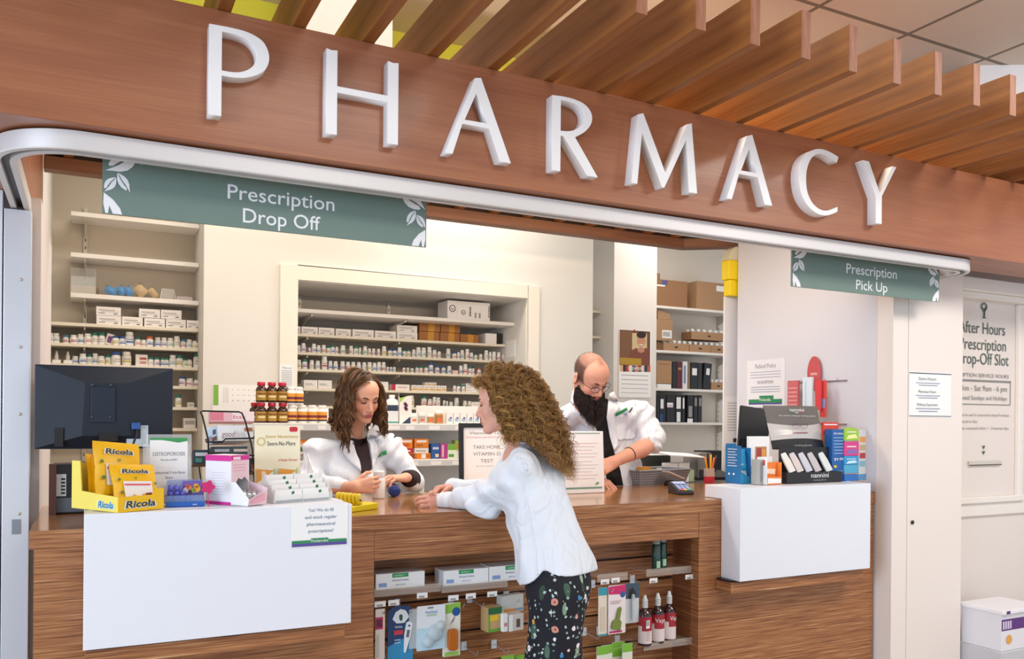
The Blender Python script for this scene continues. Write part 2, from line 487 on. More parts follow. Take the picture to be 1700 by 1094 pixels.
for i,k in enumerate(ks):
    x0=SX0+SP*k
    front=-0.995 if x0>-0.3 else-0.9
    if x0>3.6: front=-0.995
    L=(x0+SW/2,0.27,FZ1_+0.001)
    mb=MB()
    y1=1.50-max(0,(x0-3.55)*0.65)
    mb.box(-SW/2,SW/2,front-L[1],y1-L[1],0,SH,M_slat)
    o=mb.build('canopy_rafter',loc=L,bevel=0.0015,seg=1)
    e=MB().box(-SW/2+0.0012,SW/2-0.0012,front-L[1]-0.0012,front-L[1]-0.0002,0.0012,SH-0.0012,M_slatend).build('end_face',o)
    tag(o,f'orange brown timber canopy rafter, {ORD[i]} of the row from the left','rafter','canopy rafters over the fascia')

# ------------------------------------------------------------------ PHARMACY letters
LT=[('P','first letter',[[(0.312,2.618),(0.378,2.62),(0.429,2.617),(0.469,2.6),(0.484,2.575),(0.489,2.55),(0.484,2.525),(0.468,2.501),(0.432,2.48),(0.392,2.47),(0.349,2.47),(0.349,2.348),(0.312,2.348)],[(0.349,2.602),(0.39,2.602),(0.425,2.593),(0.444,2.573),(0.451,2.547),(0.446,2.526),(0.432,2.507),(0.408,2.492),(0.381,2.486),(0.349,2.486)]]),
 ('H','second letter',[[(0.664,2.618),(0.681,2.615),(0.7,2.618),(0.7,2.504),(0.867,2.504),(0.867,2.618),(0.885,2.615),(0.904,2.618),(0.904,2.348),(0.867,2.348),(0.867,2.483),(0.7,2.483),(0.7,2.348),(0.664,2.348)]]),
 ('A','between H and R',[[(1.18,2.622),(1.203,2.627),(1.321,2.348),(1.276,2.348),(1.234,2.456),(1.134,2.456),(1.099,2.348),(1.07,2.348)],[(1.185,2.569),(1.228,2.473),(1.143,2.472)]]),
 ('R','fourth letter',[[(1.486,2.619),(1.524,2.622),(1.575,2.622),(1.622,2.612),(1.648,2.592),(1.658,2.567),(1.652,2.539),(1.626,2.507),(1.583,2.482),(1.683,2.348),(1.635,2.348),(1.534,2.478),(1.522,2.478),(1.522,2.348),(1.486,2.348)],[(1.522,2.607),(1.556,2.608),(1.594,2.601),(1.616,2.584),(1.623,2.563),(1.616,2.538),(1.593,2.514),(1.56,2.499),(1.522,2.496)]]),
 ('M','fifth letter',[[(1.862,2.614),(1.886,2.622),(1.992,2.41),(2.095,2.614),(2.119,2.622),(2.149,2.348),(2.107,2.348),(2.092,2.552),(1.988,2.35),(1.976,2.35),(1.881,2.546),(1.861,2.348),(1.833,2.348)]]),
 ('A','between M and C',[[(2.402,2.617),(2.433,2.627),(2.546,2.348),(2.502,2.348),(2.463,2.456),(2.364,2.456),(2.327,2.348),(2.298,2.348)],[(2.416,2.566),(2.456,2.473),(2.375,2.472)]]),
 ('C','seventh letter',[[(2.93,2.609),(2.88,2.624),(2.84,2.629),(2.806,2.627),(2.769,2.615),(2.733,2.593),(2.707,2.561),(2.695,2.525),(2.693,2.482),(2.702,2.434),(2.722,2.395),(2.756,2.365),(2.797,2.347),(2.834,2.341),(2.871,2.346),(2.898,2.356),(2.926,2.369),(2.926,2.391),(2.893,2.374),(2.86,2.365),(2.829,2.364),(2.798,2.373),(2.767,2.394),(2.744,2.43),(2.736,2.476),(2.738,2.518),(2.749,2.553),(2.769,2.584),(2.795,2.602),(2.826,2.608),(2.858,2.605),(2.89,2.595),(2.919,2.582)]]),
 ('Y','last letter',[[(3.081,2.618),(3.121,2.618),(3.193,2.484),(3.273,2.618),(3.3,2.618),(3.206,2.472),(3.206,2.346),(3.166,2.346),(3.166,2.465)]])]
def outline_mesh(loops,y0,y1,m):
    """solid from outlines with holes, filled by a curve then thickened"""
    cu=bpy.data.curves.new('o','CURVE'); cu.dimensions='2D'; cu.fill_mode='BOTH'; cu.extrude=abs(y1-y0)/2
    cu.bevel_depth=0.0012; cu.bevel_resolution=1; cu.offset=-0.0012
    for lp in loops:
        sp=cu.splines.new('POLY'); sp.points.add(len(lp)-1); sp.use_cyclic_u=True
        for p,q in zip(sp.points,lp): p.co=(q[0],q[1],0,1)
    o=bpy.data.objects.new('o',cu); COL.objects.link(o)
    me=bpy.data.meshes.new_from_object(o)
    bpy.data.objects.remove(o); bpy.data.curves.remove(cu)
    me.transform(Matrix.Translation((0,(y0+y1)/2,0))@Matrix.Rotation(math.pi/2,4,'X'))
    me.materials.clear(); me.materials.append(m)
    return me
def smooth_loop(lp,sharp=0.75):
    """round the curved stretches of an outline: subdivide gentle corners once"""
    out=[]; n=len(lp)
    for i in range(n):
        a,b,c=(np.array(lp[i-1]),np.array(lp[i]),np.array(lp[(i+1)%n]))
        d1,d2=b-a,c-b
        ang=abs(math.atan2(d1[0]*d2[1]-d1[1]*d2[0],d1@d2))
        if 0.08<ang<sharp:
            l=min(np.linalg.norm(d1),np.linalg.norm(d2))*0.28
            out.append(tuple(b-d1/np.linalg.norm(d1)*l)); out.append(tuple(b+d2/np.linalg.norm(d2)*l))
        else: out.append(tuple(b))
    return out
for ch,where,loops in LT:
    xs=[p[0]for p in loops[0]]; cx=(min(xs)+max(xs))/2
    lp=[[(x-cx,z-2.348)for x,z in l]for l in loops]
    if ch in 'PRC': lp=[smooth_loop(smooth_loop(l))for l in lp]
    me=outline_mesh(lp,-0.045,0.0,M_letter)
    o=bpy.data.objects.new('sign_letter',me); COL.objects.link(o); o.location=(cx,FY-0.0005,2.348)
    tag(o,f'raised white letter {ch} on the brown fascia, {where}','letter','raised letters spelling PHARMACY')

# ------------------------------------------------------------------ curved shutter track and posts
def arc(cx,cy,r,a0,a1,n=10):
    return[(cx+r*math.cos(a0+(a1-a0)*i/n),cy+r*math.sin(a0+(a1-a0)*i/n))for i in range(n+1)]
path=[(-0.232,0.60)]+arc(-0.232+0.22,-0.345+0.22,0.22,math.pi,1.5*math.pi,40)+arc(4.04-0.13,-0.345+0.13,0.13,-math.pi/2,0,30)+[(4.04,-0.11)]
def sweep(mb,path,prof,m):
    P=[np.array(p)for p in path]; k=len(prof); vs=[]
    for i,p in enumerate(P):
        t=P[min(i+1,len(P)-1)]-P[max(i-1,0)]; t=t/np.linalg.norm(t); n=np.array([t[1],-t[0]])
        for(a,z)in prof: vs.append((p[0]+n[0]*a,p[1]+n[1]*a,z))
    fs=[(i*k+j,i*k+(j+1)%k,(i+1)*k+(j+1)%k,(i+1)*k+j)for i in range(len(P)-1)for j in range(k)]
    mb.add(vs,fs+[tuple(range(k))[::-1],tuple(range((len(P)-1)*k,len(P)*k))],m)
tr=thing('shutter_track','curved pale metal shutter track under the fascia','shutter track',(0,-0.345,2.21))
mb=MB(); sweep(mb,path,[(-0.03,2.215),(-0.012,2.215),(-0.012,2.245),(0.012,2.245),(0.012,2.215),(0.03,2.215),(0.032,2.219),(0.032,2.270),(-0.032,2.270),(-0.032,2.219)],M_rail)
mb.build('channel',tr,world=True)
mb=MB(); sweep(mb,path,[(-0.0115,2.236),(0.0115,2.236),(0.0115,2.2445),(-0.0115,2.2445)],M_dark); mb.build('groove',tr,world=True)
for xj in(0.60,3.33):
    pass
po=thing('shutter_post','tall pale metal shutter post at the left end of the opening','post',(-0.238,0.53,0))
mb=MB(); mb.box(-0.045,0.043,-0.03,0.03,0,2.21,M_alu); mb.build('profile',po,bevel=0.002)
for z in(0.35,1.08,1.45,1.70,1.95):
    mb=MB(); mb.lathe([(0.006,0.0),(0.006,-0.003),(0.0,-0.004)],M_bracket,10,c=(0.01,-0.03,z),axis='y'); mb.build('screw',po)
MB().box(-0.012,0.016,-0.0325,-0.0295,1.005,1.06,mat('8F99A5',0.4,0.5,name='lock plate')).build('lock_plate',po)
rp=MB().box(-1.2,-0.288,0.50,0.578,0,FZ0-0.002,mat('E6ECF4',0.5,name='white side panel')).build('wall_left_front')
struct(rp)

# ------------------------------------------------------------------ hanging signs
M_leaf=mat('EEF0F4',0.5,name='white print')
def leaf(mb,o,tip,wdt,y,m,split=True):
    """two-lobed leaf print from base o to tip"""
    o=np.array(o); tip=np.array(tip); d=tip-o; L=np.linalg.norm(d); d=d/L; n=np.array([-d[1],d[0]])
    def pt(t,s): return o+d*(t*L)+n*(s*wdt)
    prof=[(0,0),(0.12,0.22),(0.3,0.42),(0.5,0.5),(0.7,0.42),(0.88,0.2),(1,0)]
    up=[pt(t,s)for t,s in prof[1:-1]]; mid=[pt(0.85,0.05),pt(0.6,0.10),pt(0.35,0.07),pt(0.2,0.02)]
    a=[pt(0.1,0.1)]+up+[pt(1,0)]+mid
    lo=[pt(t,-s)for t,s in prof[1:-1]]; mid2=[pt(0.85,-0.03),pt(0.6,-0.0),pt(0.35,-0.06),pt(0.15,-0.05)]
    b=[pt(-0.06,-0.05)]+lo+[pt(1,0)]+mid2
    for q in(a,b): mb.quad([(p[0],y,p[1])for p in q],m)
def hanging_sign(x0,x1,lines,label,green):
    yS=-0.22; z0,z1=2.073,2.258
    t=thing('hanging_sign',label,'sign',((x0+x1)/2,yS,z0),group='green hanging counter signs')
    mb=MB(); mb.box(x0,x1,yS-0.004,yS+0.004,z0,z1,green); mb.build('panel',t,world=True)
    mb=MB(); cx=(x0+x1)/2; yy=yS-0.005
    mb.text(lines[0],(cx+0.012,yy,2.165),X,Z,0.047,M_leaf,width=0.36,bold=.006)
    mb.text(lines[1],(cx+0.012,yy,2.092),X,Z,0.047,M_leaf,width=lines[2],bold=.006)
    mb.build('lettering',t,world=True)
    for s,xe in((1,x0),(-1,x1)):
        mb=MB()
        P=lambda a,b: (xe+s*a,z0+b)
        leaf(mb,P(0.012,0.138),P(0.10,0.19),0.055,yy,M_leaf)
        leaf(mb,P(0.075,0.075),P(0.042,0.13),0.03,yy,M_leaf)
        leaf(mb,P(0.006,0.07),P(0.038,0.115),0.03,yy,M_leaf)
        mb.quad([(p[0],yy,p[1])for p in(P(0.004,0.064),P(0.03,0.045),P(0.05,0.02),P(0.056,0.001),P(0.03,0.001),P(0.02,0.025),P(0.016,0.001),P(0.009,0.001),P(0.003,0.03))],M_leaf)
        mb.build('leaf_print',t,world=True)
    for xx in(x0+0.11,x1-0.11):
        MB().tube([(xx,yS-0.006,2.236),(xx,yS-0.006,2.254),(xx,yS,2.262),(xx,yS,2.276)],0.0016,M_bracket,6).build('hanger',t,world=True)
hanging_sign(0.033,1.098,('Prescription','Drop Off',0.262),'green hanging sign reading Prescription Drop Off',M_green)
hanging_sign(2.904,3.936,('Prescription','Pick Up',0.225),'green hanging sign reading Prescription Pick Up',M_green)

# ------------------------------------------------------------------ counter
CZ=1.074
OX0,OX1,OZ=0.983,2.56,0.898
ct=thing('service_counter','long pharmacy counter of streaky brown wood with a shelf recess','counter',(1.8,0.4,0))
mb=MB(); mb.box(WL,RX-0.004,0.0,0.83,CZ-0.0015,CZ,M_top)
mb.build('worktop',ct,world=True)
mb=MB(); mb.box(WL,RX-0.004,0.0,0.83,CZ-0.06,CZ-0.0016,M_veneer); mb.build('top_slab',ct,world=True,bevel=0.0015)
xb0=WL+0.013; FRT=0.004
mb=MB()
mb.box(xb0,OX0,FRT,0.06,0.1,CZ-0.061,M_veneer)
mb.build('left_panel',ct,world=True)
MB().box(OX1,RX-0.01,FRT,0.06,0.1,CZ-0.061,M_veneer).build('right_panel',ct,world=True)
MB().box(OX0+0.0015,OX1-0.0015,FRT+0.002,0.06,OZ,CZ-0.061,M_veneer).build('header_panel',ct,world=True)
mb=MB(); mb.box(xb0,RX-0.01,0.0601,0.8,0.1,0.098+0.002,M_veneer)
RB=0.20  # depth of the recess
mb=MB()
z=0.1; k=0
edges=[0.1,0.245,0.39,0.535,0.68,0.79,OZ+0.02]
for a,b in zip(edges[:-1],edges[1:]):
    mb.box(OX0-0.02,OX1+0.02,RB,RB+0.02,a+0.005,b-0.005,M_veneer)
    mb.box(OX0-0.02,OX1+0.02,RB+0.012,RB+0.02,b-0.005,b+0.005,mat('2A1A10',0.6,name='slat wall groove'))
mb.build('slatwall',ct,world=True)
mb=MB(); mb.box(OX0-0.02,OX0,0.0602,RB+0.02,0.1,OZ,M_veneerY); mb.box(OX1,OX1+0.02,0.0602,RB+0.02,0.1,OZ,M_veneerY)
mb.box(OX0-0.02,OX1+0.02,0.0602,RB+0.02,OZ,OZ+0.02,M_veneer)
mb.build('recess_lining',ct,world=True)
MB().box(xb0,RX-0.01,0.08,0.78,0,0.1,M_dark).build('plinth',ct,world=True)
MB().box(xb0,RX-0.01,0.74,0.78,0.1,CZ-0.061,M_veneer).build('back_panel',ct,world=True)
MB().box(xb0,xb0+0.02,0.0602,0.74,0.1,CZ-0.061,M_veneerY).build('end_panel',ct,world=True)
# white raised fronts with their wooden ledges
def front_box(x0,x1,label,lx0,lx1):
    t=thing('display_plinth',label,'counter front',((x0+x1)/2,0,0.703))
    mb=MB(); mb.box(x0,x1,-0.13,-0.0005,0.703,1.135,M_white); mb.box(x0,x1,-0.0005,0.12,CZ+0.001,1.135,M_white)
    mb.build('white_box',t,world=True,bevel=0.0025)
    MB().box(lx0,lx1,-0.105,-0.0008,0.645,0.695,M_veneer).build('ledge',t,world=True,bevel=0.0015)
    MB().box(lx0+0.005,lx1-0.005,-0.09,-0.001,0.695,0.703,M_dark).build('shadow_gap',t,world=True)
    return t
front_box(-0.010,0.856,'big white display box on the counter front at left',-0.004,0.84)
front_box(2.690,3.552,'white display box on the counter front below the pick up sign',2.66,3.53)
# ------------------------------------------------------------------ shelf boards
def shelf(name_label,x0,x1,y0,y1,z,th,m,brackets=(),lip=None):
    t=thing('wall_shelf',name_label,'shelf',((x0+x1)/2,y1,z-th),group='wall shelves')
    MB().box(x0,x1,y0,y1,z-th,z,m).build('board',t,world=True,bevel=0.002,seg=1)
    for bx in brackets:
        d=y1-y0
        mb=MB(); mb.prism([(y1,z-th-0.001),(y0+d*0.12,z-th-0.001),(y0+d*0.12,z-th-0.016),(y0+d*0.45,z-th-0.03),(y1-0.015,z-th-0.085),(y1,z-th-0.085)],
                            (bx-0.004,0,0),Y,Z,(0.008,0,0),M_bracket)
        mb.build('bracket',t,world=True)
    return z
def upright(label,x,y,z0,z1):
    t=thing('shelf_upright',label,'shelf upright',(x,y,z0),group='slotted shelf uprights')
    H=z1-z0; zs_=[0.0]
    while zs_[-1]+0.05<H: zs_+=[zs_[-1]+0.03,zs_[-1]+0.05]
    zs_.append(H); xs_=(-0.011,-0.004,0.004,0.011); mb=MB(); ds=mat('6A655E',0.6,name='slot dark')
    vs=[(x,-0.014,z)for z in zs_ for x in xs_]
    fs,fd=[],[]
    for a in range(len(zs_)-1):
        for b in range(3): (fd if b==1 and a%2==1 and a<len(zs_)-2 else fs).append((a*4+b,a*4+b+1,a*4+b+5,a*4+b+4))
    mb.add(vs,fs,M_bracket); mb.f+=fd; mb.mi+=[mb.m(ds)]*len(fd); mb.sm+=[False]*len(fd)
    n0=len(mb.v); mb.v+=[(-0.011,0,0),(-0.011,0,H),(0.011,0,0),(0.011,0,H)]; L4=(len(zs_)-1)*4
    for f in([n0]+[a*4 for a in range(len(zs_))]+[n0+1],([n0+2]+[a*4+3 for a in range(len(zs_))]+[n0+3])[::-1],[n0+1,L4,L4+1,L4+2,L4+3,n0+3]):
        mb.f.append(tuple(f)); mb.mi.append(0); mb.sm.append(False)
    mb.build('rail',t)
AF,AB=2.80,3.048
az=[at_y(112,362.2,AF)[2],at_y(112.6,430.7,AF)[2],at_y(112.6,497.8,AF)[2],at_y(83,546.4,AF)[2],at_y(83,581,AF)[2],at_y(83,614.9,AF)[2],at_y(300,650,AF)[2],at_y(300,685,AF)[2],at_y(300,720,AF)[2]]
ax0=at_y(112.5,400,AF)[0]; ax1=0.648; ax00=-0.212
ub=[at_y(137,400,AB)[0],at_y(329,400,AB)[0]]
names=['topmost empty cream shelf in the left alcove','second shelf from the top in the left alcove, empty','alcove shelf holding clear trays and blue pouches','alcove shelf holding the stacked white cartons',
         'alcove shelf with the upper row of bottles','alcove shelf with the bottle row just above the monitor','alcove shelf peeking out beside the monitor, upper','alcove shelf peeking out beside the monitor, middle','alcove shelf peeking out beside the monitor, lowest']
for i,z in enumerate(az):
    shelf(names[i],ax0 if i<3 else ax00,ax1,AF,AB,z,0.028 if i<3 else 0.02,M_shelfw if i<3 else M_shelf,ub)
upright('slotted upright near the left end of the alcove',ub[0],AB+0.001,1.0,at_y(137,358,AB)[2])
upright('slotted upright at the right end of the alcove',ub[1]-0.006,AB+0.001,1.0,at_y(329,360,AB)[2])

NF,NB=2.89,3.198
nz=[at_y(539,519.9,2.74)[2],at_y(490,559.5,NF)[2],at_y(489.6,590,NF)[2],at_y(489.6,617.8,NF)[2],at_y(489.6,650,NF)[2],at_y(700,679,NF)[2]]
nx0,nx1=NX0+0.002,NX1-0.002
nu=[at_y(491,450,NB)[0]+0.01,at_y(641,450,NB)[0],at_y(833,500,NB)[0]]
nn=['top white shelf in the niche under the toner box','niche shelf carrying the cartons','niche shelf with the upper row of bottles','niche shelf with the lower row of bottles','niche shelf with small cartons behind the pharmacist','lowest visible niche shelf behind the pharmacist']
for i,z in enumerate(nz):
    shelf(nn[i],nx0,nx1,2.74 if i==0 else NF,NB,z,0.026 if i==0 else 0.018,M_shelfw if i==0 else M_shelf,nu)
for i,x in enumerate(nu): upright(['slotted upright at left inside the niche','slotted upright in the middle of the niche','slotted upright at right inside the niche'][i],x,NB+0.001,1.0,NZ1-0.01)
pp=MB().box(0,0.003,-0.08,0.08,0,0.135,M_paper).build('paper_note',loc=(NX1-0.0035,2.80,at_y(848,593,2.8)[2]))
tag(pp,'blank white paper stuck on the right inner side of the niche','paper')

# ------------------------------------------------------------------ pill bottles
M_bot=mat('F1F0EC',0.35,name='white bottle plastic')
CAPC={'w': ('F4F3EF','white'),'g': ('1E7F6B','green'),'b': ('2A5AA6','blue'),'o': ('E2683A','orange'),'l': ('3F8FC0','light blue'),'k': ('3A3238','dark')}
LBL=[('E9E6E0','C9C4C0'),('E6ECEC','8FA9B8'),('EFE6E2','C77A6A'),('E4EDE4','7FA98A'),('ECEADA','C9B45A'),('E9E2EC','8A6C9A'),('DDE6F0','4A6AA8'),('F0E4E4','B5404A')]
_bm={}
def bottle_mesh(v):
    if v not in _bm:
        mb=MB(); base,acc=LBL[v]
        mb.lathe([(0.0,0),(0.0185,0.0),(0.02,0.002),(0.02,0.010)],M_bot,14,cap=False)
        mb.lathe([(0.02,0.010),(0.0202,0.0105),(0.0202,0.042)],mat(base,0.5),14,cap=False)
        mb.lathe([(0.0203,0.016),(0.0203,0.024)],mat(acc,0.5),14,cap=False,a0=-2.6,a1=-0.7)
        mb.lathe([(0.0203,0.030),(0.0203,0.033)],mat('6A6A70',0.5),14,cap=False,a0=-2.4,a1=-0.9)
        mb.lathe([(0.0202,0.042),(0.02,0.046),(0.0175,0.052),(0.0145,0.055),(0.0145,0.058)],M_bot,14,cap=False)
        o=mb.build('pill_bottle'); _bm[v]=o.data; bpy.data.objects.remove(o)
    return _bm[v]
_cm={}
def cap_mesh(c):
    if c not in _cm:
        mb=MB(); m=mat(CAPC[c][0],0.45)
        prof=[(0.0165,0.0545),(0.0168,0.055),(0.0168,0.068),(0.0158,0.070),(0.0,0.070)]
        mb.lathe(prof,m,14,cap=False)
        o=mb.build('cap'); _cm[c]=o.data; bpy.data.objects.remove(o)
    return _cm[c]
rb_=random.Random(3)
def row(items,o,s,y,z,rowname,group,yj=0.02,kind='white pill bottle'):
    items=sorted(items,key=lambda q: q[0])
    for i,it in enumerate(items):
        x,wd,h,c=it[:4]
        px=o[0]+x/s; yy=y+rb_.uniform(0,yj)
        k=ppm(px,yy)
        X0=at_y(px,600,yy)[0]
        hr=h/s*k; wr=wd/s*k*1.0
        v=rb_.randrange(len(LBL))
        b=bpy.data.objects.new('pill_bottle',bottle_mesh(v)); COL.objects.link(b)
        b.location=(X0,yy,z+0.0005); b.scale=(wr/0.0404,wr/0.0404,hr/0.07); b.rotation_euler=(0,0,rb_.uniform(-0.5,0.6))
        cp=bpy.data.objects.new('cap',cap_mesh(c)); COL.objects.link(cp); cp.parent=b
        tag(b,f'{kind}, {CAPC[c][1]} cap, {ORD[i]} from left, {rowname}','bottle',group)
c8=((60,280),3.04)
row([(72,14,50,'w'),(95,32,50,'w'),(145,28,42,'l'),(184,34,44,'w'),(219,32,50,'w'),(255,34,54,'w'),(291,34,60,'g'),(325,32,60,'g'),(395,32,48,'b'),(428,32,48,'b'),(465,42,72,'w'),(508,30,46,'g'),(536,24,34,'w'),(568,34,52,'o'),(608,30,50,'w'),(640,28,50,'w'),(671,30,50,'w'),(704,32,60,'w'),(737,28,46,'l'),(767,28,46,'w'),(795,26,40,'w'),(815,16,44,'b')],
    *c8,AF+0.05,az[4],'upper bottle shelf of alcove','pill bottles in the left alcove')
row([(193,30,40,'w'),(231,34,52,'w'),(263,28,50,'g'),(293,28,56,'w'),(324,34,44,'w'),(359,32,50,'g'),(398,44,66,'b'),(451,46,70,'w'),(573,28,46,'g'),(604,28,46,'g'),(633,22,46,'g'),(652,26,46,'g'),(684,34,60,'w'),(718,36,60,'g'),(749,26,46,'g'),(770,24,40,'w'),(806,36,72,'g')],
    *c8,AF+0.05,az[5],'alcove shelf above the monitor','pill bottles in the left alcove')
c1=((40,580),3.645)
row([(952,38,58,'b'),(997,42,48,'w'),(1039,38,40,'w')],*c1,AF+0.05,az[6],'alcove shelf beside monitor corner','pill bottles in the left alcove',yj=0)
row([(930,38,72,'g')],*c1,AF+0.05,az[7],'lower alcove shelf beside monitor','pill bottles in the left alcove',yj=0)
c5=((320,400),3.42); c6=((640,440),3.906)
rc=[(594,24,40,'w'),(622,28,52,'w'),(657,14,30,'w'),(682,26,52,'w'),(708,24,45,'w'),(737,28,48,'w'),(764,22,40,'g'),(788,26,48,'g'),(811,18,40,'w'),(846,30,50,'w'),(893,24,50,'w'),(920,26,48,'g'),(943,16,42,'w'),(972,26,50,'w'),(997,20,40,'w'),(1021,20,40,'w'),(1048,20,40,'w'),(1080,28,55,'w'),(1113,26,42,'b'),(1140,26,42,'b'),(1168,26,52,'w'),(1194,24,42,'g'),(1219,24,42,'g'),(1248,22,45,'w'),(1275,30,58,'w'),(1305,28,56,'w'),(1337,28,62,'w')]
def c6to5(l): return[((640+x/3.906-320)*3.42,w_*0.8756,h*0.8756,c)for x,w_,h,c in l]
rc+=c6to5([(311,28,54,'w'),(341,24,44,'w'),(400,30,65,'w'),(440,30,45,'b'),(466,20,45,'w'),(490,26,60,'w'),(523,28,68,'w'),(550,24,45,'w'),(578,24,40,'g'),(610,24,40,'w'),(646,28,65,'w'),(672,20,55,'w'),(697,26,58,'w'),(727,26,55,'w'),(757,24,45,'w')])
row(rc,*c5,NF+0.05,nz[2],'upper bottle shelf of niche','pill bottles in the niche')
rd=[(597,28,52,'w'),(630,30,55,'g'),(670,26,52,'w'),(704,28,50,'w'),(742,32,78,'w'),(776,26,52,'w'),(806,26,50,'w'),(845,28,52,'w'),(876,26,50,'w'),(906,26,50,'w'),(937,26,50,'w'),(968,26,50,'w'),(998,28,52,'w'),(1026,26,50,'w'),(1052,24,55,'w'),(1078,26,55,'w'),(1101,16,38,'k'),(1120,16,38,'k'),(1139,16,38,'k'),(1194,18,35,'k'),(1216,18,38,'k'),(1240,18,33,'k'),(1268,22,38,'g'),(1291,22,38,'g'),(1320,24,40,'g'),(1347,28,62,'b')]
rd+=c6to5([(329,30,52,'b'),(370,28,52,'b'),(407,30,52,'w'),(482,26,58,'w'),(511,30,68,'w'),(542,26,52,'g'),(563,16,55,'k'),(600,26,44,'o')])
row(rd,*c5,NF+0.05,nz[3],'lower bottle shelf of niche','pill bottles in the niche')
row([(443,22,40,'w'),(468,26,46,'g'),(500,26,46,'g'),(604,26,40,'w')],*c6,NF+0.05,nz[4],'small carton shelf of niche','pill bottles in the niche',yj=0)
row([(160,44,78,'w'),(245,36,76,'g'),(283,30,56,'w'),(312,26,70,'w'),(337,30,66,'w'),(376,18,62,'k'),(395,16,58,'k'),(421,26,40,'w'),(456,32,66,'w'),(511,28,48,'w'),(540,24,46,'w')],*c6,NF+0.06,nz[5],'lowest niche shelf','pill bottles in the niche')

# ------------------------------------------------------------------ cartons
def carton(name,label,cat,x0,x1,y,d,z0,z1,faces,group=None,rot=0.0,flap=None,bevel=0.0015):
    """closed carton; faces = [(x0,x1,z0,z1 as fractions of the front, material)] printed panels"""
    wdt,hgt=x1-x0,z1-z0
    mb=MB(); body=faces[0]
    mb.box(-wdt/2,wdt/2,0,d,0,hgt,body)
    o=mb.build(name,loc=((x0+x1)/2,y,z0+0.0004),rot=(0,0,rot),bevel=bevel)
    tag(o,label,cat,group)
    if len(faces)>1:
        p=MB()
        for fi,f in enumerate(faces[1:]):
            e_=-.0006-.0003*fi
            if f[0]=='T':
                _,s,fx,fz,hz,wz,m=f
                p.text(s,(-wdt/2+fx*wdt,e_,fz*hgt),X,Z,hz*hgt,m,width=wz*wdt if wz else None)
            elif f[0]=='L':   # printed patch on the left end
                _,b0,b1,c0,c1,m=f
                xx=-wdt/2-0.0006
                p.quad([(xx,b1*d,c0*hgt),(xx,b0*d,c0*hgt),(xx,b0*d,c1*hgt),(xx,b1*d,c1*hgt)],m)
            else:
                a0,a1,c0,c1,m=f
                p.quad([(-wdt/2+a0*wdt,e_,c0*hgt),(-wdt/2+a1*wdt,e_,c0*hgt),(-wdt/2+a1*wdt,e_,c1*hgt),(-wdt/2+a0*wdt,e_,c1*hgt)],m)
        p.build('print',o)
    return o
def pxbox(px0,px1,y): return at_y(px0,600,y)[0],at_y(px1,600,y)[0]
M_ctn=mat('EFEAE6',0.6,name='white carton board'); M_lay=mat('B9B4B2',0.7,name='pale carton print'); M_blk=mat('2A2A2E',0.6,name='black print')
WC=[M_ctn,(0.1,0.75,0.55,0.68,M_lay),(0.2,0.9,0.40,0.46,M_lay),(0.1,0.35,0.22,0.30,mat('77757A',.6)),(0.7,0.86,0.16,0.26,mat('66646A',.6))]
def cartons(rects,o,s,y,d,zbase,group,labf,faces):
    """rects in crop pixels: (x0, x1, ytop, ybottom, level) ; stacked levels share heights"""
    zt={}
    for i,(x0,x1,y0,y1,lv)in enumerate(rects):
        a,b=pxbox(o[0]+x0/s,o[0]+x1/s,y); k=ppm(o[0]+x0/s,y); h=(y1-y0)/s*k
        z0=zbase+(lv if lv<0.01 else lv)
        carton('white_carton',labf[i],'carton',a+0.001,b-0.001,y,d,z0,z0+h-0.0008,faces,group)
k8=ppm(150,AF+0.03)/3.04
lv=47*k8+0.001
cartons([(297,424,773,820,0),(426,533,775,822,0),(538,645,779,824,0),(648,750,780,826,0),(753,822,784,829,0),(295,422,729,773,lv),(512,620,732,777,lv),(622,728,732,778,lv)],
        *c8,AF+0.03,0.16,az[3],'white cartons on the alcove shelf',
        ['white carton under the lone left top one, alcove carton shelf','white alcove carton, second from left in the bottom row','white alcove carton, third from left in the bottom row','white alcove carton, fourth from left in the bottom row','white alcove carton at the right end of the bottom row',
         'white alcove carton stacked on the leftmost one','white alcove carton in the top row, left of the touching pair','white alcove carton in the top row, right of the touching pair'],WC)
k5=ppm(600,NF+0.03)/3.42; lv=41*k5+0.001
cartons([(582,606,500,543,0),(610,704,502,546,0),(707,798,505,549,0),(805,892,510,552,0),(900,1022,512,556,0),(1028,1148,517,560,0),(1153,1270,524,565,0),(1153,1268,483,524,lv)],
        *c5,NF+0.03,0.18,nz[1],'white cartons on the niche shelf',
        ['narrow white carton end at the far left of the niche carton shelf','white niche carton, second from left','white niche carton, third from left','white niche carton, fourth from left','white niche carton, fifth from left','white niche carton, sixth from left','white niche carton at the bottom of the pair beside the brown boxes','white niche carton on top of the pair beside the brown boxes'],WC)
M_krB=mat('A0693A',0.7,name='brown carton board'); M_tape=mat('C48A1E',0.4,name='yellow tape')
lb=['brown taped box, lower left of the stack on the niche carton shelf','brown taped box, lower middle of the niche carton shelf','brown taped box standing single at the right of the niche stack','brown taped box, upper left of the niche stack','brown taped box, upper right of the niche stack']
k6=ppm(720,NF+0.03)/3.906; lv=60*k6+0.001
for i,(x0,x1,y0,y1,l)in enumerate([(210,343,430,489,0),(346,474,432,491,0),(477,596,438,494,0),(212,348,371,430,lv),(351,476,373,432,lv)]):
    a,b=pxbox(640+x0/3.906,640+x1/3.906,NF+0.03); h=(y1-y0)*k6
    carton('brown_box',lb[i],'box',a+0.001,b-0.001,NF+0.03,0.2,nz[1]+l,nz[1]+l+h-0.001,[M_krB,(0.42,0.72,0.0,1.0,M_tape)],'brown taped boxes in the niche')
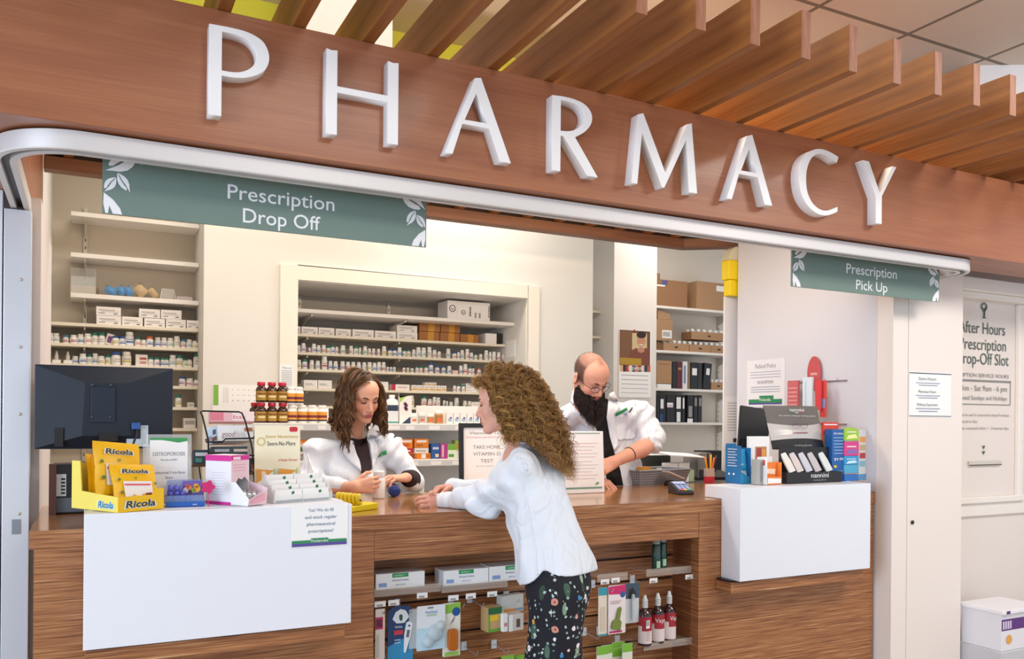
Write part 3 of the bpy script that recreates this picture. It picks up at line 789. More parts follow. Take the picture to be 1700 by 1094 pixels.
# toner carton on the top shelf, turned so two sides show
a=at_y(722,600,2.80)[0]; b=at_y(805,600,2.80)[0]
tz=nz[0]+0.0005
t=thing('toner_carton','long white printer toner carton on the top niche shelf','carton',(a+0.02,2.80,tz))
L=np.array([b-0.185,2.775,tz])
mb=MB(); mb.box(-0.15,0.205,0,0.20,0,0.14,M_ctn); o=mb.build('box_body',t,loc=tuple(L-np.array(t.location)),rot=(0,0,0.0),bevel=0.002)
p=MB(); zq=-0.0008
for(u0,u1,v0,v1)in((0.19,0.20,0.03,0.12),(0.11,0.125,0.02,0.06),(0.075,0.09,0.02,0.06),(0.03,0.045,0.03,0.105)):
    for kk in range(6):
        p.quad([(u0,zq,v0+(v1-v0)*kk/6),(u1,zq,v0+(v1-v0)*kk/6),(u1,zq,v0+(v1-v0)*(kk+.6)/6),(u0,zq,v0+(v1-v0)*(kk+.6)/6)],M_blk)
p.lathe([(0.014,0),(0.0185,0)],M_blk,20,c=(-0.02,zq,0.055),axis='y',cap=False)
p.text('hp',(-0.02,zq,0.049),X,Z,0.014,M_blk)
p.lathe([(0.021,0),(0.027,0)],M_blk,20,c=(-0.11,zq,0.08),axis='y',cap=False)
p.text('hp',(-0.11,zq,0.07),X,Z,0.02,M_blk)
p.build('print',o)
MB().box(-0.072,-0.0705,-0.0012,0.0,0,0.14,mat('D8D3CE',.6)).build('seam',o)
# open white and black box at the right end of the carton shelf
a,b=pxbox(640+640/3.906,640+770/3.906,NF+0.04)
t=thing('open_box','white and black box lying open at the right of the niche carton shelf','box',(a,NF+0.04,nz[1]+0.0005))
MB().box(0.0,0.10,0,0.2,0,0.085,M_ctn).build('sleeve',t,bevel=0.002)
MB().box(0.101,0.15,0.0,0.18,0.012,0.09,M_dark).build('inner_tray',t,bevel=0.002)
# cartons on the lower niche shelves
def ctn6(x0,x1,y0,y1,zb,label,faces,y=NF+0.04,d=0.1,name='medicine_carton',group='small cartons in the niche',cr=c6):
    o,s=cr
    a,b=pxbox(o[0]+x0/s,o[0]+x1/s,y); h=(y1-y0)/s*ppm(o[0]+x0/s,y)
    return carton(name,label,'carton',a,b-0.001,y,d,zb,zb+h,faces,group)
M_gln=mat('5FA58A',.6)
for i,(x0,x1)in enumerate(((627,705),(708,787),(1035,1107))):
    ctn6(x0,x1,805,853,nz[4],['white carton with a green line at the far left of its niche shelf','white carton with a green line, second on its niche shelf','white carton with a green line right of the pharmacist in the niche'][i],[M_ctn,(0.1,0.6,0.5,0.58,M_gln),(0.1,0.75,0.36,0.42,M_lay)],cr=c5)
ctn6(1122,1228,818,853,nz[4],'white carton with a crimson end in the niche',[M_ctn,(0,0.24,0,1,mat('B02A44',.5)),(0.35,0.85,0.45,0.6,mat('C9A0A0',.6))],cr=c5)
yb=[M_ctn,(0.1,0.9,0.1,0.45,mat('D9B25A',.5)),(0.2,0.8,0.6,0.75,M_lay)]
hx=38
for i in range(6):
    ctn6(165+i*hx,165+i*hx+36,778,816,nz[4],f'small white carton with a yellow base, {ORD[i]} in the niche bottom row',yb,d=0.07)
hh=38/3.906*ppm(700,NF+.04)+0.0008
for i in range(2):
    ctn6(252+i*38,252+i*38+36,757,776,nz[4]+hh,['small white carton lying on the yellow based cartons, left one','small white carton lying on the yellow based cartons, right one'][i],yb,d=0.06)
for i in range(3):
    ctn6(518,590,797,816,nz[4]+i*0.0228,['flat white carton at the bottom of the three stack','flat white carton in the middle of the three stack','flat white carton on top of the three stack'][i]+' in the niche',[M_ctn,(0.08,0.5,0.4,0.6,M_lay)])
ctn6(430,466,683,708,nz[3],'tiny pinkish carton among bottles on the lower bottle shelf',[mat('E8CFC6',.6)])
ctn6(556,632,880,922,nz[5],'white and blue carton at the right of the lowest niche shelf',[M_ctn,(0,1,0.1,0.25,mat('4A7AB0',.5)),(0.1,0.7,0.5,0.6,M_lay)])
ctn6(170,232,958,1016,az[5],'white and red carton on the alcove shelf above the monitor',[M_ctn,(0.35,0.9,0.55,0.75,mat('C05A5A',.6)),(0.35,0.9,0.2,0.4,mat('C98A8A',.6))],y=AF+.05,cr=((60+326/3.04+0.3,280),3.04),group='small cartons in the alcove')
ctn6(985,1027,333,362,az[7],'small white carton on the middle alcove shelf by the monitor',[M_ctn,(0.1,.9,.3,.6,M_lay)],y=AF+.05,cr=c1,group='small cartons in the alcove')
ctn6(963,1037,422,482,az[8],'square white carton on the lowest alcove shelf by the monitor',[M_ctn,(0.1,.9,.35,.75,M_lay)],y=AF+.05,cr=c1,group='small cartons in the alcove')
# droppers at the left of the alcove row
for i,x in enumerate((98,155)):
    px=60+x/3.04; q=at_y(px,600,AF+.06)
    t=thing('dropper_bottle',['white dropper bottle at the far left above the monitor','white dropper bottle second from left above the monitor'][i],'bottle',(q[0],AF+.06,az[5]+.0005),group='dropper bottles')
    MB().box(-0.024,0.024,-0.018,0.018,0,0.022,M_bot).build('base',t,bevel=0.004)
    MB().lathe([(0.012,0.022),(0.012,0.05),(0.007,0.058),(0.006,0.075),(0,0.076)],mat('DCD8D2',.4),12,cap=False).build('nozzle',t)
px=60+358/3.04; q=at_y(px,600,AF+.06)
t=MB(); t.M=Matrix.Rotation(0.25,4,'Y'); t.box(-0.022,0.022,0,0.03,0,0.07,M_ctn); t.box(-0.012,0.012,-0.001,0,0.012,0.055,mat('7A4A8A',.5))
o=t.build('leaning_carton',loc=(q[0],AF+.06,az[4]+.006),bevel=0.002); tag(o,'small white carton leaning on a bottle in the upper alcove row','carton')

# clear trays, pouches and bags on the third alcove shelf
ct8=lambda x,y=AF+.06: at_y(60+x/3.04,600,y)
q=ct8(230); t=thing('acrylic_tray','tall clear acrylic tray at the left of the alcove pouch shelf','tray',(q[0],AF+.05,az[2]+.0005))
mb=MB()
for a in(-0.072,0.07): mb.box(a,a+0.002,0,0.12,0,0.185,M_acry)
mb.box(-0.07,0.07,0.118,0.12,0,0.185,M_acry); mb.box(-0.07,0.07,0,0.118,0,0.003,M_acry); mb.box(-0.07,0.07,0,0.002,0,0.055,acrylic('E6D8C8',.2)); mb.box(-0.07,0.07,0.05,0.052,0,0.12,M_acry)
mb.build('panels',t)
q=ct8(655); t=thing('acrylic_stand','small clear acrylic stand at the right of the pouch shelf','stand',(q[0],AF+.06,az[2]+.0005))
mb=MB(); mb.tube([(-0.045,0,0),(-0.03,0.02,0.075),(0.04,0.02,0.075),(0.05,0,0)],0.003,acrylic('FBF6E8',.6),8); mb.box(-0.035,0.04,0.02,0.022,0.0,0.072,M_acry); mb.build('frame',t)
q=ct8(742); o=MB().box(-0.05,0.05,0,0.06,0,0.03,acrylic('E6D4DC',.55)).build('flat_tray',loc=(q[0],AF+.06,az[2]+.0005),bevel=.002); tag(o,'flat pinkish clear tray at the right end of the pouch shelf','tray')
M_blue=mat('5E92C4',0.4,name='blue pouch film'); M_kraft=mat('C8AE8A',0.7,name='tan pouch paper'); M_clr=acrylic('C8BCA8',.5)
def pouch(x,wdt,h,lean,m,label,yo=0):
    q=ct8(x)
    mb=MB(); n=6; vs=[]; fs=[]
    for j in range(n+1):
        for i in range(n+1):
            u,v=i/n-.5,j/n
            bul=0.022*(1-(2*u)**2)*(1-(2*v-1)**2)
            vs.append((u*wdt,bul,v*h))
    for j in range(n+1):
        for i in range(n+1):
            u,v=i/n-.5,j/n
            bul=0.022*(1-(2*u)**2)*(1-(2*v-1)**2)
            vs.append((u*wdt,-bul,v*h))
    N=(n+1)**2
    for j in range(n):
        for i in range(n):
            a=j*(n+1)+i
            fs.append((a,a+n+1,a+n+2,a+1)); fs.append((N+a,N+a+1,N+a+n+2,N+a+n+1))
    mb.M=Matrix.Rotation(lean,4,'Y'); mb.add(vs,fs,m,True)
    o=mb.build('pouch',loc=(q[0],AF+.10+yo,az[2]+.004+abs(math.sin(lean))*wdt/2)); tag(o,label,'pouch','pouches on the alcove shelf')
pouch(355,.10,.075,0.0,M_clr,'clear rolled pouch behind the blue ones in the alcove',.05)
pouch(362,.07,.05,0.35,M_blue,'blue pouch, leftmost in the alcove',-.02)
pouch(404,.06,.05,0.9,M_blue,'blue pouch, middle one in the alcove',-.02)
pouch(442,.06,.05,0.9,M_blue,'blue pouch, rightmost in the alcove',-.02)
pouch(470,.07,.075,0.6,M_clr,'clear pouch leaning behind the tan ones',.03)
pouch(500,.075,.07,0.75,M_kraft,'larger tan pouch leaning on the alcove shelf',0)
pouch(570,.07,.045,0.9,M_kraft,'smaller tan pouch lying on the alcove shelf',0)

# ------------------------------------------------------------------ gondola of vitamins in front of the partition
GY=2.16
g0=at_y(405,700,GY)[0]; g1=2.50
gz=[at_y(700,706,GY)[2],at_y(700,765,GY)[2],at_y(700,826,GY)[2]]
t=thing('store_gondola','white metal gondola shelving behind the pharmacist','gondola',((g0+g1)/2,GY+.35,0))
MB().box(g0,g1,GY+.33,GY+.36,0,gz[0]+.005,mat('D9DADC',.5,name='gondola back panel')).build('back_panel',t,world=True)
MB().box(g0,g1,GY,GY+.33,0,0.12,M_shelfw).build('base',t,world=True)
for z in gz:
    s_=MB().box(g0,g1,GY,GY+.329,z-.03,z,M_shelfw).build('shelf',t,world=True,bevel=.002)
    mb=MB(); mb.box(g0,g1,GY-.008,GY-.0005,z-.045,z-.006,mat('D5D6D8',.35,name='price channel')); pr=mb.build('price_rail',s_,loc=None)
    pr.location=tuple(-np.array(t.location))
    xx=g0+.06; rr=random.Random(int(z*100))
    while xx<g1-.1:
        wd_=rr.uniform(.05,.09); pt=MB().box(xx,xx+wd_,GY-.0095,GY-.0085,z-.040,z-.014,M_paper).build('price_ticket',s_); pt.location=tuple(-np.array(t.location)); xx+=wd_+rr.uniform(.02,.12)
c2=((230,620),4.209)
# brown bottles with red caps, two tiers on the left of the gondola top
M_brn=mat('3A1A10',0.15,name='amber glass',coat=.6); M_red=mat('C2203C',.35,name='red cap'); M_gold=mat('B08A3C',.5,name='gold label')
bt0=MB(); bt0.lathe([(0.0,0),(.030,0),(.033,.004),(.033,.078),(.029,.09),(.02,.098),(.02,.102)],M_brn,20,cap=False)
lab0=MB(); lab0.lathe([(.0335,.012),(.0335,.070)],M_gold,20,cap=False,a0=-2.9,a1=-.3); lab0.lathe([(.0338,.030),(.0338,.042)],mat('E8DCA8',.5),20,cap=False,a0=-2.3,a1=-.9); lab0.lathe([(.0338,.050),(.0338,.056)],mat('6A1A20',.5),20,cap=False,a0=-2.5,a1=-.7)
cap0=MB(); cap0.lathe([(.024,.1025),(.0245,.103),(.0245,.124),(.022,.126),(0,.126)],M_red,20,cap=False)
vt=bt0.build('vitamin_bottle'); lab0.build('gold_label',vt); cap0.build('cap',vt)
def put(proto,first,loc,label,group,cat='bottle',rotz=0,sc=None):
    if first[0]: o=proto; first[0]=False; o.location=loc
    else: o=dup(proto,loc)
    o.rotation_euler=(0,0,rotz); tag(o,label,cat,group)
    if sc: o.scale=sc
    return o
fl=[True]
gy=GY+.07
zs=gz[0]+.0005
# low white riser boxes under the tiers give the second tier its height
for i,x in enumerate((852,928,1003)):
    put(vt,fl,(at_y(230+x/4.209,600,gy)[0],gy,zs),f'amber vitamin bottle with red cap, {ORD[i]} in the front lower trio','amber bottles with red caps')
put(vt,fl,(at_y(230+808/4.209,600,gy+.08)[0],gy+.075,zs),'amber vitamin bottle with red cap peeking at the left of the lower trio','amber bottles with red caps')
dz=.1265
for i,x in enumerate((852,926,999)):
    put(vt,fl,(at_y(230+x/4.209,600,gy)[0],gy,zs+dz+.0008),f'amber vitamin bottle with red cap, {ORD[i]} of the upper trio','amber bottles with red caps')
# white bottles with orange and navy labels beside them
M_or=mat('D9762E',.5,name='orange label'); M_nv=mat('2A2A4A',.5)
b=MB(); b.lathe([(0,0),(.028,0),(.031,.004),(.031,.082),(.026,.09),(.022,.093)],M_bot,18,cap=False)
l2=MB(); l2.lathe([(.0315,.012),(.0315,.072)],mat('E8A23A',.5),18,cap=False,a0=-3.0,a1=-.1); l2.lathe([(.0318,.034),(.0318,.05)],mat('7A2A3A',.5),18,cap=False,a0=-3.0,a1=-.1); l2.lathe([(.0318,.012),(.0318,.022)],M_nv,18,cap=False,a0=-3.0,a1=-.1)
cc=MB(); cc.lathe([(.024,.0935),(.0245,.094),(.0245,.112),(.022,.114),(0,.114)],mat('F3F2F0',.4),18,cap=False)
wb=b.build('supplement_bottle'); l2.build('orange_label',wb); cc.build('cap',wb)
fl=[True]
for i,x in enumerate((1066,1140,1212,1284)):
    put(wb,fl,(at_y(230+x/4.209,600,gy)[0],gy+.005*i,zs),f'white bottle with orange label, {ORD[i]} of the lower row beside amber bottles','white bottles with orange labels')
for i,x in enumerate((1058,1115)):
    put(wb,fl,(at_y(230+x/4.209,600,gy)[0],gy+.005*i,zs+.1145),f'white bottle with orange label, {["left", "right"][i]} one of the upper pair','white bottles with orange labels')
o=MB().box(-.085,.085,0,.08,0,.10,M_ctn).build('white_carton',loc=(at_y(230+1235/4.209,600,gy+.15)[0],gy+.15,zs),bevel=.002); tag(o,'plain white carton behind the orange labelled bottles','carton')
# right half of the gondola top: jugs, jars, cards
c3=((480,590),3.907)
def jug(x,wd_,h,label,capm,lab):
    q=at_y(480+x/3.907,600,gy); k=ppm(480+x/3.907,gy)/3.907; r=wd_*k/2; H=h*k
    t=thing('supplement_jug',label,'bottle',(q[0],gy,zs),group='large supplement bottles')
    MB().lathe([(0,0),(r*.94,0),(r,.006),(r,H*.72),(r*.85,H*.82),(r*.42,H*.87),(r*.42,H*.90)],M_bot,20,cap=False).build('body',t)
    MB().lathe([(r*.46,H*.90),(r*.46,H*.985),(r*.4,H),(0,H)],capm,18,cap=False).build('cap',t)
    mb=MB(); mb.lathe([(r*1.01,H*.08),(r*1.01,H*.66)],lab[0],20,cap=False,a0=-2.9,a1=-.25)
    mb.lathe([(r*1.02,H*.44),(r*1.02,H*.64)],lab[1],20,cap=False,a0=-2.7,a1=-.45); mb.lathe([(r*1.02,H*.02),(r*1.02,H*.07)],mat('2F9A94',.5),20,cap=False); mb.build('label_band',t)
navy=mat('2B3A56',.5)
jug(585,66,150,'white supplement jug with navy label, half hidden by the pharmacist hair',M_bot,(mat('E6E8EC',.5),navy))
jug(662,84,185,'large white supplement jug with navy and teal label',M_bot,(mat('E6E8EC',.5),navy))
k=ppm(675,gy)
q=at_y(480+752/3.907,600,gy)
t=thing('product_card','tall white card with a green corner and purple figure beside the jug','card',(q[0],gy,zs))
W2,H2=84/3.907*k,178/3.907*k
MB().box(-W2/2,W2/2,0,.03,0,H2,M_ctn).build('box_body',t,bevel=.001)
mb=MB(); yq=-.0015
mb.quad([(-W2/2,yq,H2*.93),(W2*.1,yq,H2),(-W2/2,yq,H2)],mat('8CC63F',.5)); mb.quad([(-W2/2,yq,H2*.75),(-W2*.05,yq,H2*.97),(W2*.1,yq,H2),(-W2/2,yq,H2)],mat('9ACB54',.5))
mb.quad([(-W2*.3,yq,0),(W2/2,yq,0),(W2/2,yq,H2*.3)],navy)
for a,b_ in((-.05,.72),(.05,.66),(-.02,.58),(.06,.52)): mb.lathe([(0,0),(.012,0)],mat('7A4A6A',.5),10,c=(W2*a,yq-.0002,H2*b_),axis='y',cap=False)
mb.build('print',t)
def jar(x,wd_,h,label,c1,c2,z=None,y=None,group='small jars on the gondola'):
    y=y or gy; px=480+x/3.907; q=at_y(px,600,y); k=ppm(px,y)/3.907; r=wd_*k/2; H=h*k
    t=thing('supplement_jar',label,'jar',(q[0],y,(z or gz[0])+.0005),group=group)
    MB().lathe([(0,0),(r*.95,0),(r,.004),(r,H*.74),(r*.9,H*.8)],mat(c1,.45),16,cap=False).build('body',t)
    MB().lathe([(r*.92,H*.80),(r*.92,H*.97),(r*.85,H),(0,H)],M_bot,16,cap=False).build('lid',t)
    mb=MB(); mb.lathe([(r*1.01,H*.08),(r*1.01,H*.68)],mat(c2,.5),16,cap=False,a0=-2.8,a1=-.3); mb.lathe([(r*1.02,H*.2),(r*1.02,H*.42)],mat('E2683A',.5),16,cap=False,a0=-2.2,a1=-1.2); mb.build('label_band',t)
jar(805,48,68,'white jar, first in the jar row right of the tall card','F1F0EC','D8D4CC')
jar(857,48,74,'grey labelled jar, second in the jar row right of the tall card','E6E4E0','B8B4B0')
jar(912,50,66,'brown labelled jar, third in the jar row right of the tall card','EDE6DA','B98A5A')
jar(967,56,84,'big brown labelled jar, fourth in the jar row right of the tall card','C9A272','B07A44')
for i in range(5):
    px=480+(1040+i*44)/3.907; a,b=pxbox(px-5,px+5,gy)
    carton('pack_box',f'small white pack with a teal figure, {ORD[i]} of its row','carton',a,b,gy,.05,gz[0],gz[0]+.075,[M_ctn,(.2,.8,.2,.5,mat('9AB4C4',.5)),(.45,.8,.45,.62,mat('6A5AA0',.5))],'white packs on the gondola top')
carton('shelf_backer','long white card strip behind the jars on the gondola','card',at_y(690,600,gy+.1)[0],2.48,gy+.1,.004,gz[0],gz[0]+118/3.907*ppm(700,gy),[M_ctn])
# second gondola shelf: orange and coloured medicine boxes
def gbox(x0,x1,y0,y1,label,faces,lev=0.0,yy=None):
    y_=yy or gy-.02
    a,b=pxbox(480+x0/3.907,480+x1/3.907,y_); k=ppm(480+x0/3.907,y_)/3.907
    return carton('medicine_box',label,'box',a,b-.001,y_,.07,gz[1]+lev*k,gz[1]+(lev+y1-y0)*k-.0006,faces,'medicine boxes on the second gondola shelf')
O_=mat('E8892B',.45); R_=mat('C8283C',.45); W_=M_ctn; P_=mat('B8408A',.45); B_=mat('2E5FA6',.45); G_=mat('7DB544',.45)
gbox(722,802,612,642,'red box under the upper left orange box',[R_,(.1,.8,.3,.6,W_)],40)
gbox(720,801,553,612,'orange box on the red one at the left of the row',[O_,(.1,.9,.65,.9,W_),(.2,.7,.2,.5,mat('D9572A',.5))],70)
gbox(738,824,645,684,'orange striped box at the bottom left of the row',[mat('E07A28',.45),(.5,.9,.1,.9,mat('8A4A2A',.5))],0)
gbox(812,904,552,610,'orange box on top of the white box',[O_,(.15,.85,.6,.85,W_),(.1,.6,.15,.4,mat('B86A20',.5))],72)
gbox(812,904,610,645,'white box between the two orange boxes',[W_,(.1,.8,.3,.6,M_lay)],36)
gbox(825,918,645,682,'orange and white box at the bottom middle',[O_,(.35,.65,.1,.9,W_),(.7,.95,.2,.8,mat('B86A20',.5))],0)
gbox(922,978,585,682,'tall blue box with a pale circle',[B_,(.15,.85,.62,.78,mat('C9D8EE',.5)),(.45,.85,.1,.32,mat('F0D8A8',.5))],0)
gbox(980,1026,585,682,'tall magenta box between the blue and green ones',[P_,(.2,.5,.1,.9,mat('E8B8D4',.5))],0)
gbox(1028,1086,590,682,'green and white box right of the magenta one',[mat('E8EFD8',.5),(0,1,.6,1,G_),(.1,.7,.1,.3,mat('4A9A4A',.5))],0)
gbox(1075,1140,568,682,'light green box half hidden by the black frame',[mat('B5CC6A',.5),(.1,.8,.5,.8,mat('E9A23A',.5)),(0,1,0,.4,W_)],0,gy+.06)
# magazine like card at the left of the second shelf, and brushes below
gbox(66,118,545,640,'orange topped box left of the pharmacist',[mat('D8CDBE',.5),(0,1,.75,1,O_),(.1,.8,.2,.5,mat('3A6A4A',.5))],40,gy)
for i,(px,n)in enumerate(((747,8),(760,9))):
    pass
for i,x in enumerate((752,764,775)):
    q=at_y(x,820,GY+.06); o=MB(); rr=random.Random(i)
    o.lathe([(.006,0),(.006,.05)],M_dark,8)
    for a in range(26):
        th=rr.uniform(0,6.28); zz=rr.uniform(.02,.085); o.tube([(0,0,zz),(.02*math.cos(th),.02*math.sin(th),zz+.006)],.0012,M_dark,4)
    ob=o.build('bristle_brush',loc=(q[0],GY+.06,gz[2]+.0005)); tag(ob,['black bristle brush, left of three on the low gondola shelf','black bristle brush, middle of three on the low gondola shelf','black bristle brush, right of three on the low gondola shelf'][i],'brush','black brushes')
for i,x in enumerate((690,701)):
    q=at_y(x,820,GY+.04); t=thing('white_vial',['small white bottle on the low gondola shelf, left of the pair','small white bottle on the low gondola shelf, right of the pair'][i],'bottle',(q[0],GY+.04,gz[2]+.0005),group='small white bottles low on the gondola')
    MB().lathe([(0,0),(.022,0),(.022,.06),(.012,.07)],mat('E8EAD8',.4),14,cap=False).build('body',t); MB().lathe([(.013,.07),(.013,.09),(0,.09)],M_bot,12,cap=False).build('cap',t)

# ------------------------------------------------------------------ notices on the partition
q0=at_y(352,646,2.548); q1=at_y(425,692,2.548)
t=thing('wall_planner','wide white wall planner with a green end strip on the partition','poster',((q0[0]+q1[0])/2,2.546,q1[2]))
w_,h_=0.46,q0[2]-at_y(352,708,2.548)[2]
x0=q0[0]-t.location[0]
MB().box(x0,x0+w_,0,.0015,-.06,q0[2]-q1[2],M_paper).build('sheet',t)
mb=MB(); zz=q0[2]-q1[2]
mb.quad([(x0+.005,-.0006,zz-.135),(x0+.036,-.0006,zz-.135),(x0+.036,-.0006,zz-.004),(x0+.005,-.0006,zz-.004)],mat('7DB544',.6))
for i in range(9):
    for j in range(3):
        mb.quad([(x0+.12+i*.034,-.0006,zz-.035-j*.035),(x0+.128+i*.034,-.0006,zz-.035-j*.035),(x0+.128+i*.034,-.0006,zz-.031-j*.035),(x0+.12+i*.034,-.0006,zz-.031-j*.035)],mat(['D98A4A','8A8A6A','5A5A6A'][j],.6))
for i in range(4): mb.quad([(x0+.068+i*.009,-.0006,zz-.12),(x0+.070+i*.009,-.0006,zz-.12),(x0+.070+i*.009,-.0006,zz-.02),(x0+.068+i*.009,-.0006,zz-.02)],M_lay)
mb.build('print',t)
def notice(name,label,px0,py0,px1,py1,y,lines,cat='notice',m=M_paper,rule=None,skew=0):
    a=at_y(px0,py1,y); b=at_y(px1,py0,y); cx=(a[0]+b[0])/2
    W3,H3=b[0]-a[0],b[2]-a[2]
    t=thing(name,label,cat,(cx,y,a[2]))
    MB().box(-W3/2,W3/2,0,.0015,0,H3,m).build('sheet',t)
    mb=MB()
    for li,ln in enumerate(lines):
        e_=-.0006-.0002*li
        if ln[0]=='R': _,u0,u1,v0,v1,mm=ln; mb.quad([(-W3/2+u0*W3,e_,v0*H3),(-W3/2+u1*W3,e_,v0*H3),(-W3/2+u1*W3,e_,v1*H3),(-W3/2+u0*W3,e_,v1*H3)],mm)
        else: s_,u,v,hh_,ww,mm=ln; mb.text(s_,(-W3/2+u*W3,e_,v*H3),X,Z,hh_*H3,mm,width=ww*W3 if ww else None)
    mb.build('print',t)
    return t
il=mat('9AA4B8',.6)
notice('manual_page','narrow printed notice headed Manual on the niche casing',464,612,486,660,2.522,[('Manual',.5,.86,.07,.7,M_inkblue)]+[('R',.1,.9,.78-i*.06,.80-i*.06,il)for i in range(12)])

# ------------------------------------------------------------------ narrow bay and right back shelves
c7=((960,340),3.04)
NYB=3.15
bx0,bx1=PX1+0.005,at_y(1015.5,500,2.96)[0]-0.004
for i,yy in enumerate((527,655,785)):
    z=at_y(990,340+yy/3.04,NYB)[2]
    shelf(['top shelf in the narrow bay left of the calendar','middle shelf in the narrow bay left of the calendar','low shelf in the narrow bay behind the bearded man'][i],bx0,bx1,NYB,3.44,z,.02,M_shelf,(bx1-.02,))
sbox('wall_bay_back',bx0-.003,bx1+.002,3.45,3.55,0,CEIL,M_wall)
z=at_y(990,340+655/3.04,NYB)[2]
o=MB(); o.M=Matrix.Rotation(.12,4,'Y'); o.box(-.07,.1,0,.15,0,.012,M_dark); ob=o.build('black_folder',loc=(bx0+.08,NYB+.03,z+.013)); tag(ob,'thin black folder on the middle shelf of the narrow bay','folder')
RF,RB_=3.36,3.645
r0=at_y(1087,600,2.96)[0]+.0; r1=at_y(1201.5,600,RF)[0]+.55
rz=[at_y(1100,340+v/3.04,RF)[2]for v in(497,721,913,1085)]
for i,z in enumerate(rz):
    shelf(['upper shelf of the right back bay with cardboard boxes','second shelf of the right back bay with bottle trays','third shelf of the right back bay with upright binders','lowest shelf of the right back bay with black binders'][i],r0+.02,r1,RF,RB_,z,.024,M_shelfw,(at_y(1190,600,RB_)[0],))
upright('slotted upright in the right back bay',at_y(1190,600,RB_)[0],RB_+.001,1.0,2.6)
M_kr=mat('9A7250',.75,name='corrugated board'); M_kr2=mat('B08A66',.75,name='pale corrugated board'); M_kr3=mat('7E5638',.75,name='dark corrugated board')
def rbox_(x0,x1,y0,y1,z,label,m,name='cardboard_box',d=.22,yy=RF+.03,extra=(),lev=0,group='cardboard boxes in the right back bay'):
    a,b=pxbox(960+x0/3.04,960+x1/3.04,yy); k=ppm(960+x0/3.04,yy)/3.04
    return carton(name,label,'box',a,b-.001,yy,d,z+lev,z+lev+(y1-y0)*k,[m]+list(extra),group)
rbox_(375,405,318,497,rz[0],'tan cardboard box end at the far left behind the big box',M_kr2,yy=RF+.2,d=.08)
rbox_(380,543,362,497,rz[0],'wide cardboard box with a blue sticker on the upper right bay shelf',M_kr,extra=[(.2,.38,.8,.98,mat('5A5A8A',.6)),(0,.3,.74,.80,M_paper)],d=.15)
t=rbox_(590,735,366,508,rz[0],'cardboard box right of the wide one, set at an angle',M_kr2,extra=[(.68,.96,.7,.9,M_paper)],d=.2)
t=rbox_(388,470,545,652,rz[1],'cardboard box with peaked flaps and a white label',M_kr2,extra=[(.35,.95,.12,.5,M_paper),(.4,.85,.2,.42,M_lay)],lev=.095)
mb=MB(); Wd=82/3.04*ppm(1100,RF+.03)
mb.prism([(-Wd/2,0),(Wd/2,0),(Wd*.35,.055),(-Wd/2,.09)],(0,.0,107/3.04*ppm(1090,RF+.03)+.001),X,Z,(0,.2,0),M_kr2); mb.build('flap',t)
# bottle trays
def bottle_tray(x0,x1,label,lev,n,yy=RF+.03,zb=None):
    a,b=pxbox(960+x0/3.04,960+x1/3.04,yy); W4=b-a
    t=thing('bottle_tray',label,'tray',(a+W4/2,yy,(zb or rz[1])+lev+.0005),group='cardboard trays of white bottles')
    mb=MB(); d=.16; hh_=.075
    mb.box(-W4/2,W4/2,0,.003,0,hh_,M_kr2); mb.box(-W4/2,W4/2,d-.003,d,0,hh_,M_kr); mb.box(-W4/2,-W4/2+.003,.003,d-.003,0,hh_,M_kr); mb.box(W4/2-.003,W4/2,.003,d-.003,0,hh_,M_kr); mb.box(-W4/2+.003,W4/2-.003,.003,d-.003,0,.003,M_kr)
    mb.build('tray_walls',t)
    MB().rbox(-.02,.02,-.0008,-.0002,.03,.045,.007,M_dark,axis='y').build('hand_hole',t)
    loc=np.array(t.location)
    for i in range(n):
        for j in range(2):
            xx=-W4/2+(i+.5)*W4/n; o=bpy.data.objects.new('pill_bottle',bottle_mesh(0)); COL.objects.link(o)
            o.location=tuple(loc+np.array([xx,.035+j*.07,.0035])); s4=min(W4/n/.042,1.0); o.scale=(s4,s4,1.42)
            cp=bpy.data.objects.new('cap',cap_mesh('w')); COL.objects.link(cp); cp.parent=o
            tag(o,f'white bottle in the {label}, {["front", "back"][j]} row, {ORD[i]} from left','bottle','white bottles packed in trays')
bottle_tray(425,553,'left lower tray',0,5)
bottle_tray(556,664,'middle lower tray',0,4)
bottle_tray(666,745,'right lower tray',0,3)
bottle_tray(566,742,'top stacked tray',.128,6,yy=RF+.04)
bottle_tray(668,740,'small low tray',0,3,zb=rz[2])
for o in[o for o in bpy.data.objects if o.name.startswith('bottle_tray')]:
    o['label']='cardboard tray of white bottles, '+o['label'].replace(' tray','')+' in the right back bay'
rbox_(390,424,680,716,rz[1],'small dark cardboard box left of the bottle trays',M_kr3,d=.1)
# binders
def binder(x0,x1,ytop,ybot,z,label,m,spine=None,lean=0.0,yy=RF+.03,name='ring_binder'):
    a,b=pxbox(960+x0/3.04,960+x1/3.04,yy); k=ppm(960+x0/3.04,yy)/3.04; W4,H4=b-a,(ybot-ytop)*k
    t=thing(name,label,'binder',((a+b)/2,yy,z+.0005+abs(math.sin(lean))*W4*.5),group='binders in the right back bay')
    mb=MB(); mb.M=Matrix.Rotation(lean,4,'Y'); mb.box(-W4/2+.001,W4/2-.001,0,.24,0,H4,m); mb.build('cover',t,bevel=.003)
    if spine:
        mb=MB(); mb.M=Matrix.Rotation(lean,4,'Y')
        for e_,(u0,u1,v0,v1,mm)in enumerate(spine): e_=-.0008-.0003*e_; mb.quad([(-W4/2+u0*W4,e_,v0*H4),(-W4/2+u1*W4,e_,v0*H4),(-W4/2+u1*W4,e_,v1*H4),(-W4/2+u0*W4,e_,v1*H4)],mm)
        mb.build('spine_label',t)
BK=mat('1B1B1E',.45,name='black binder vinyl'); SPL=[(.25,.8,.5,.75,M_paper)]
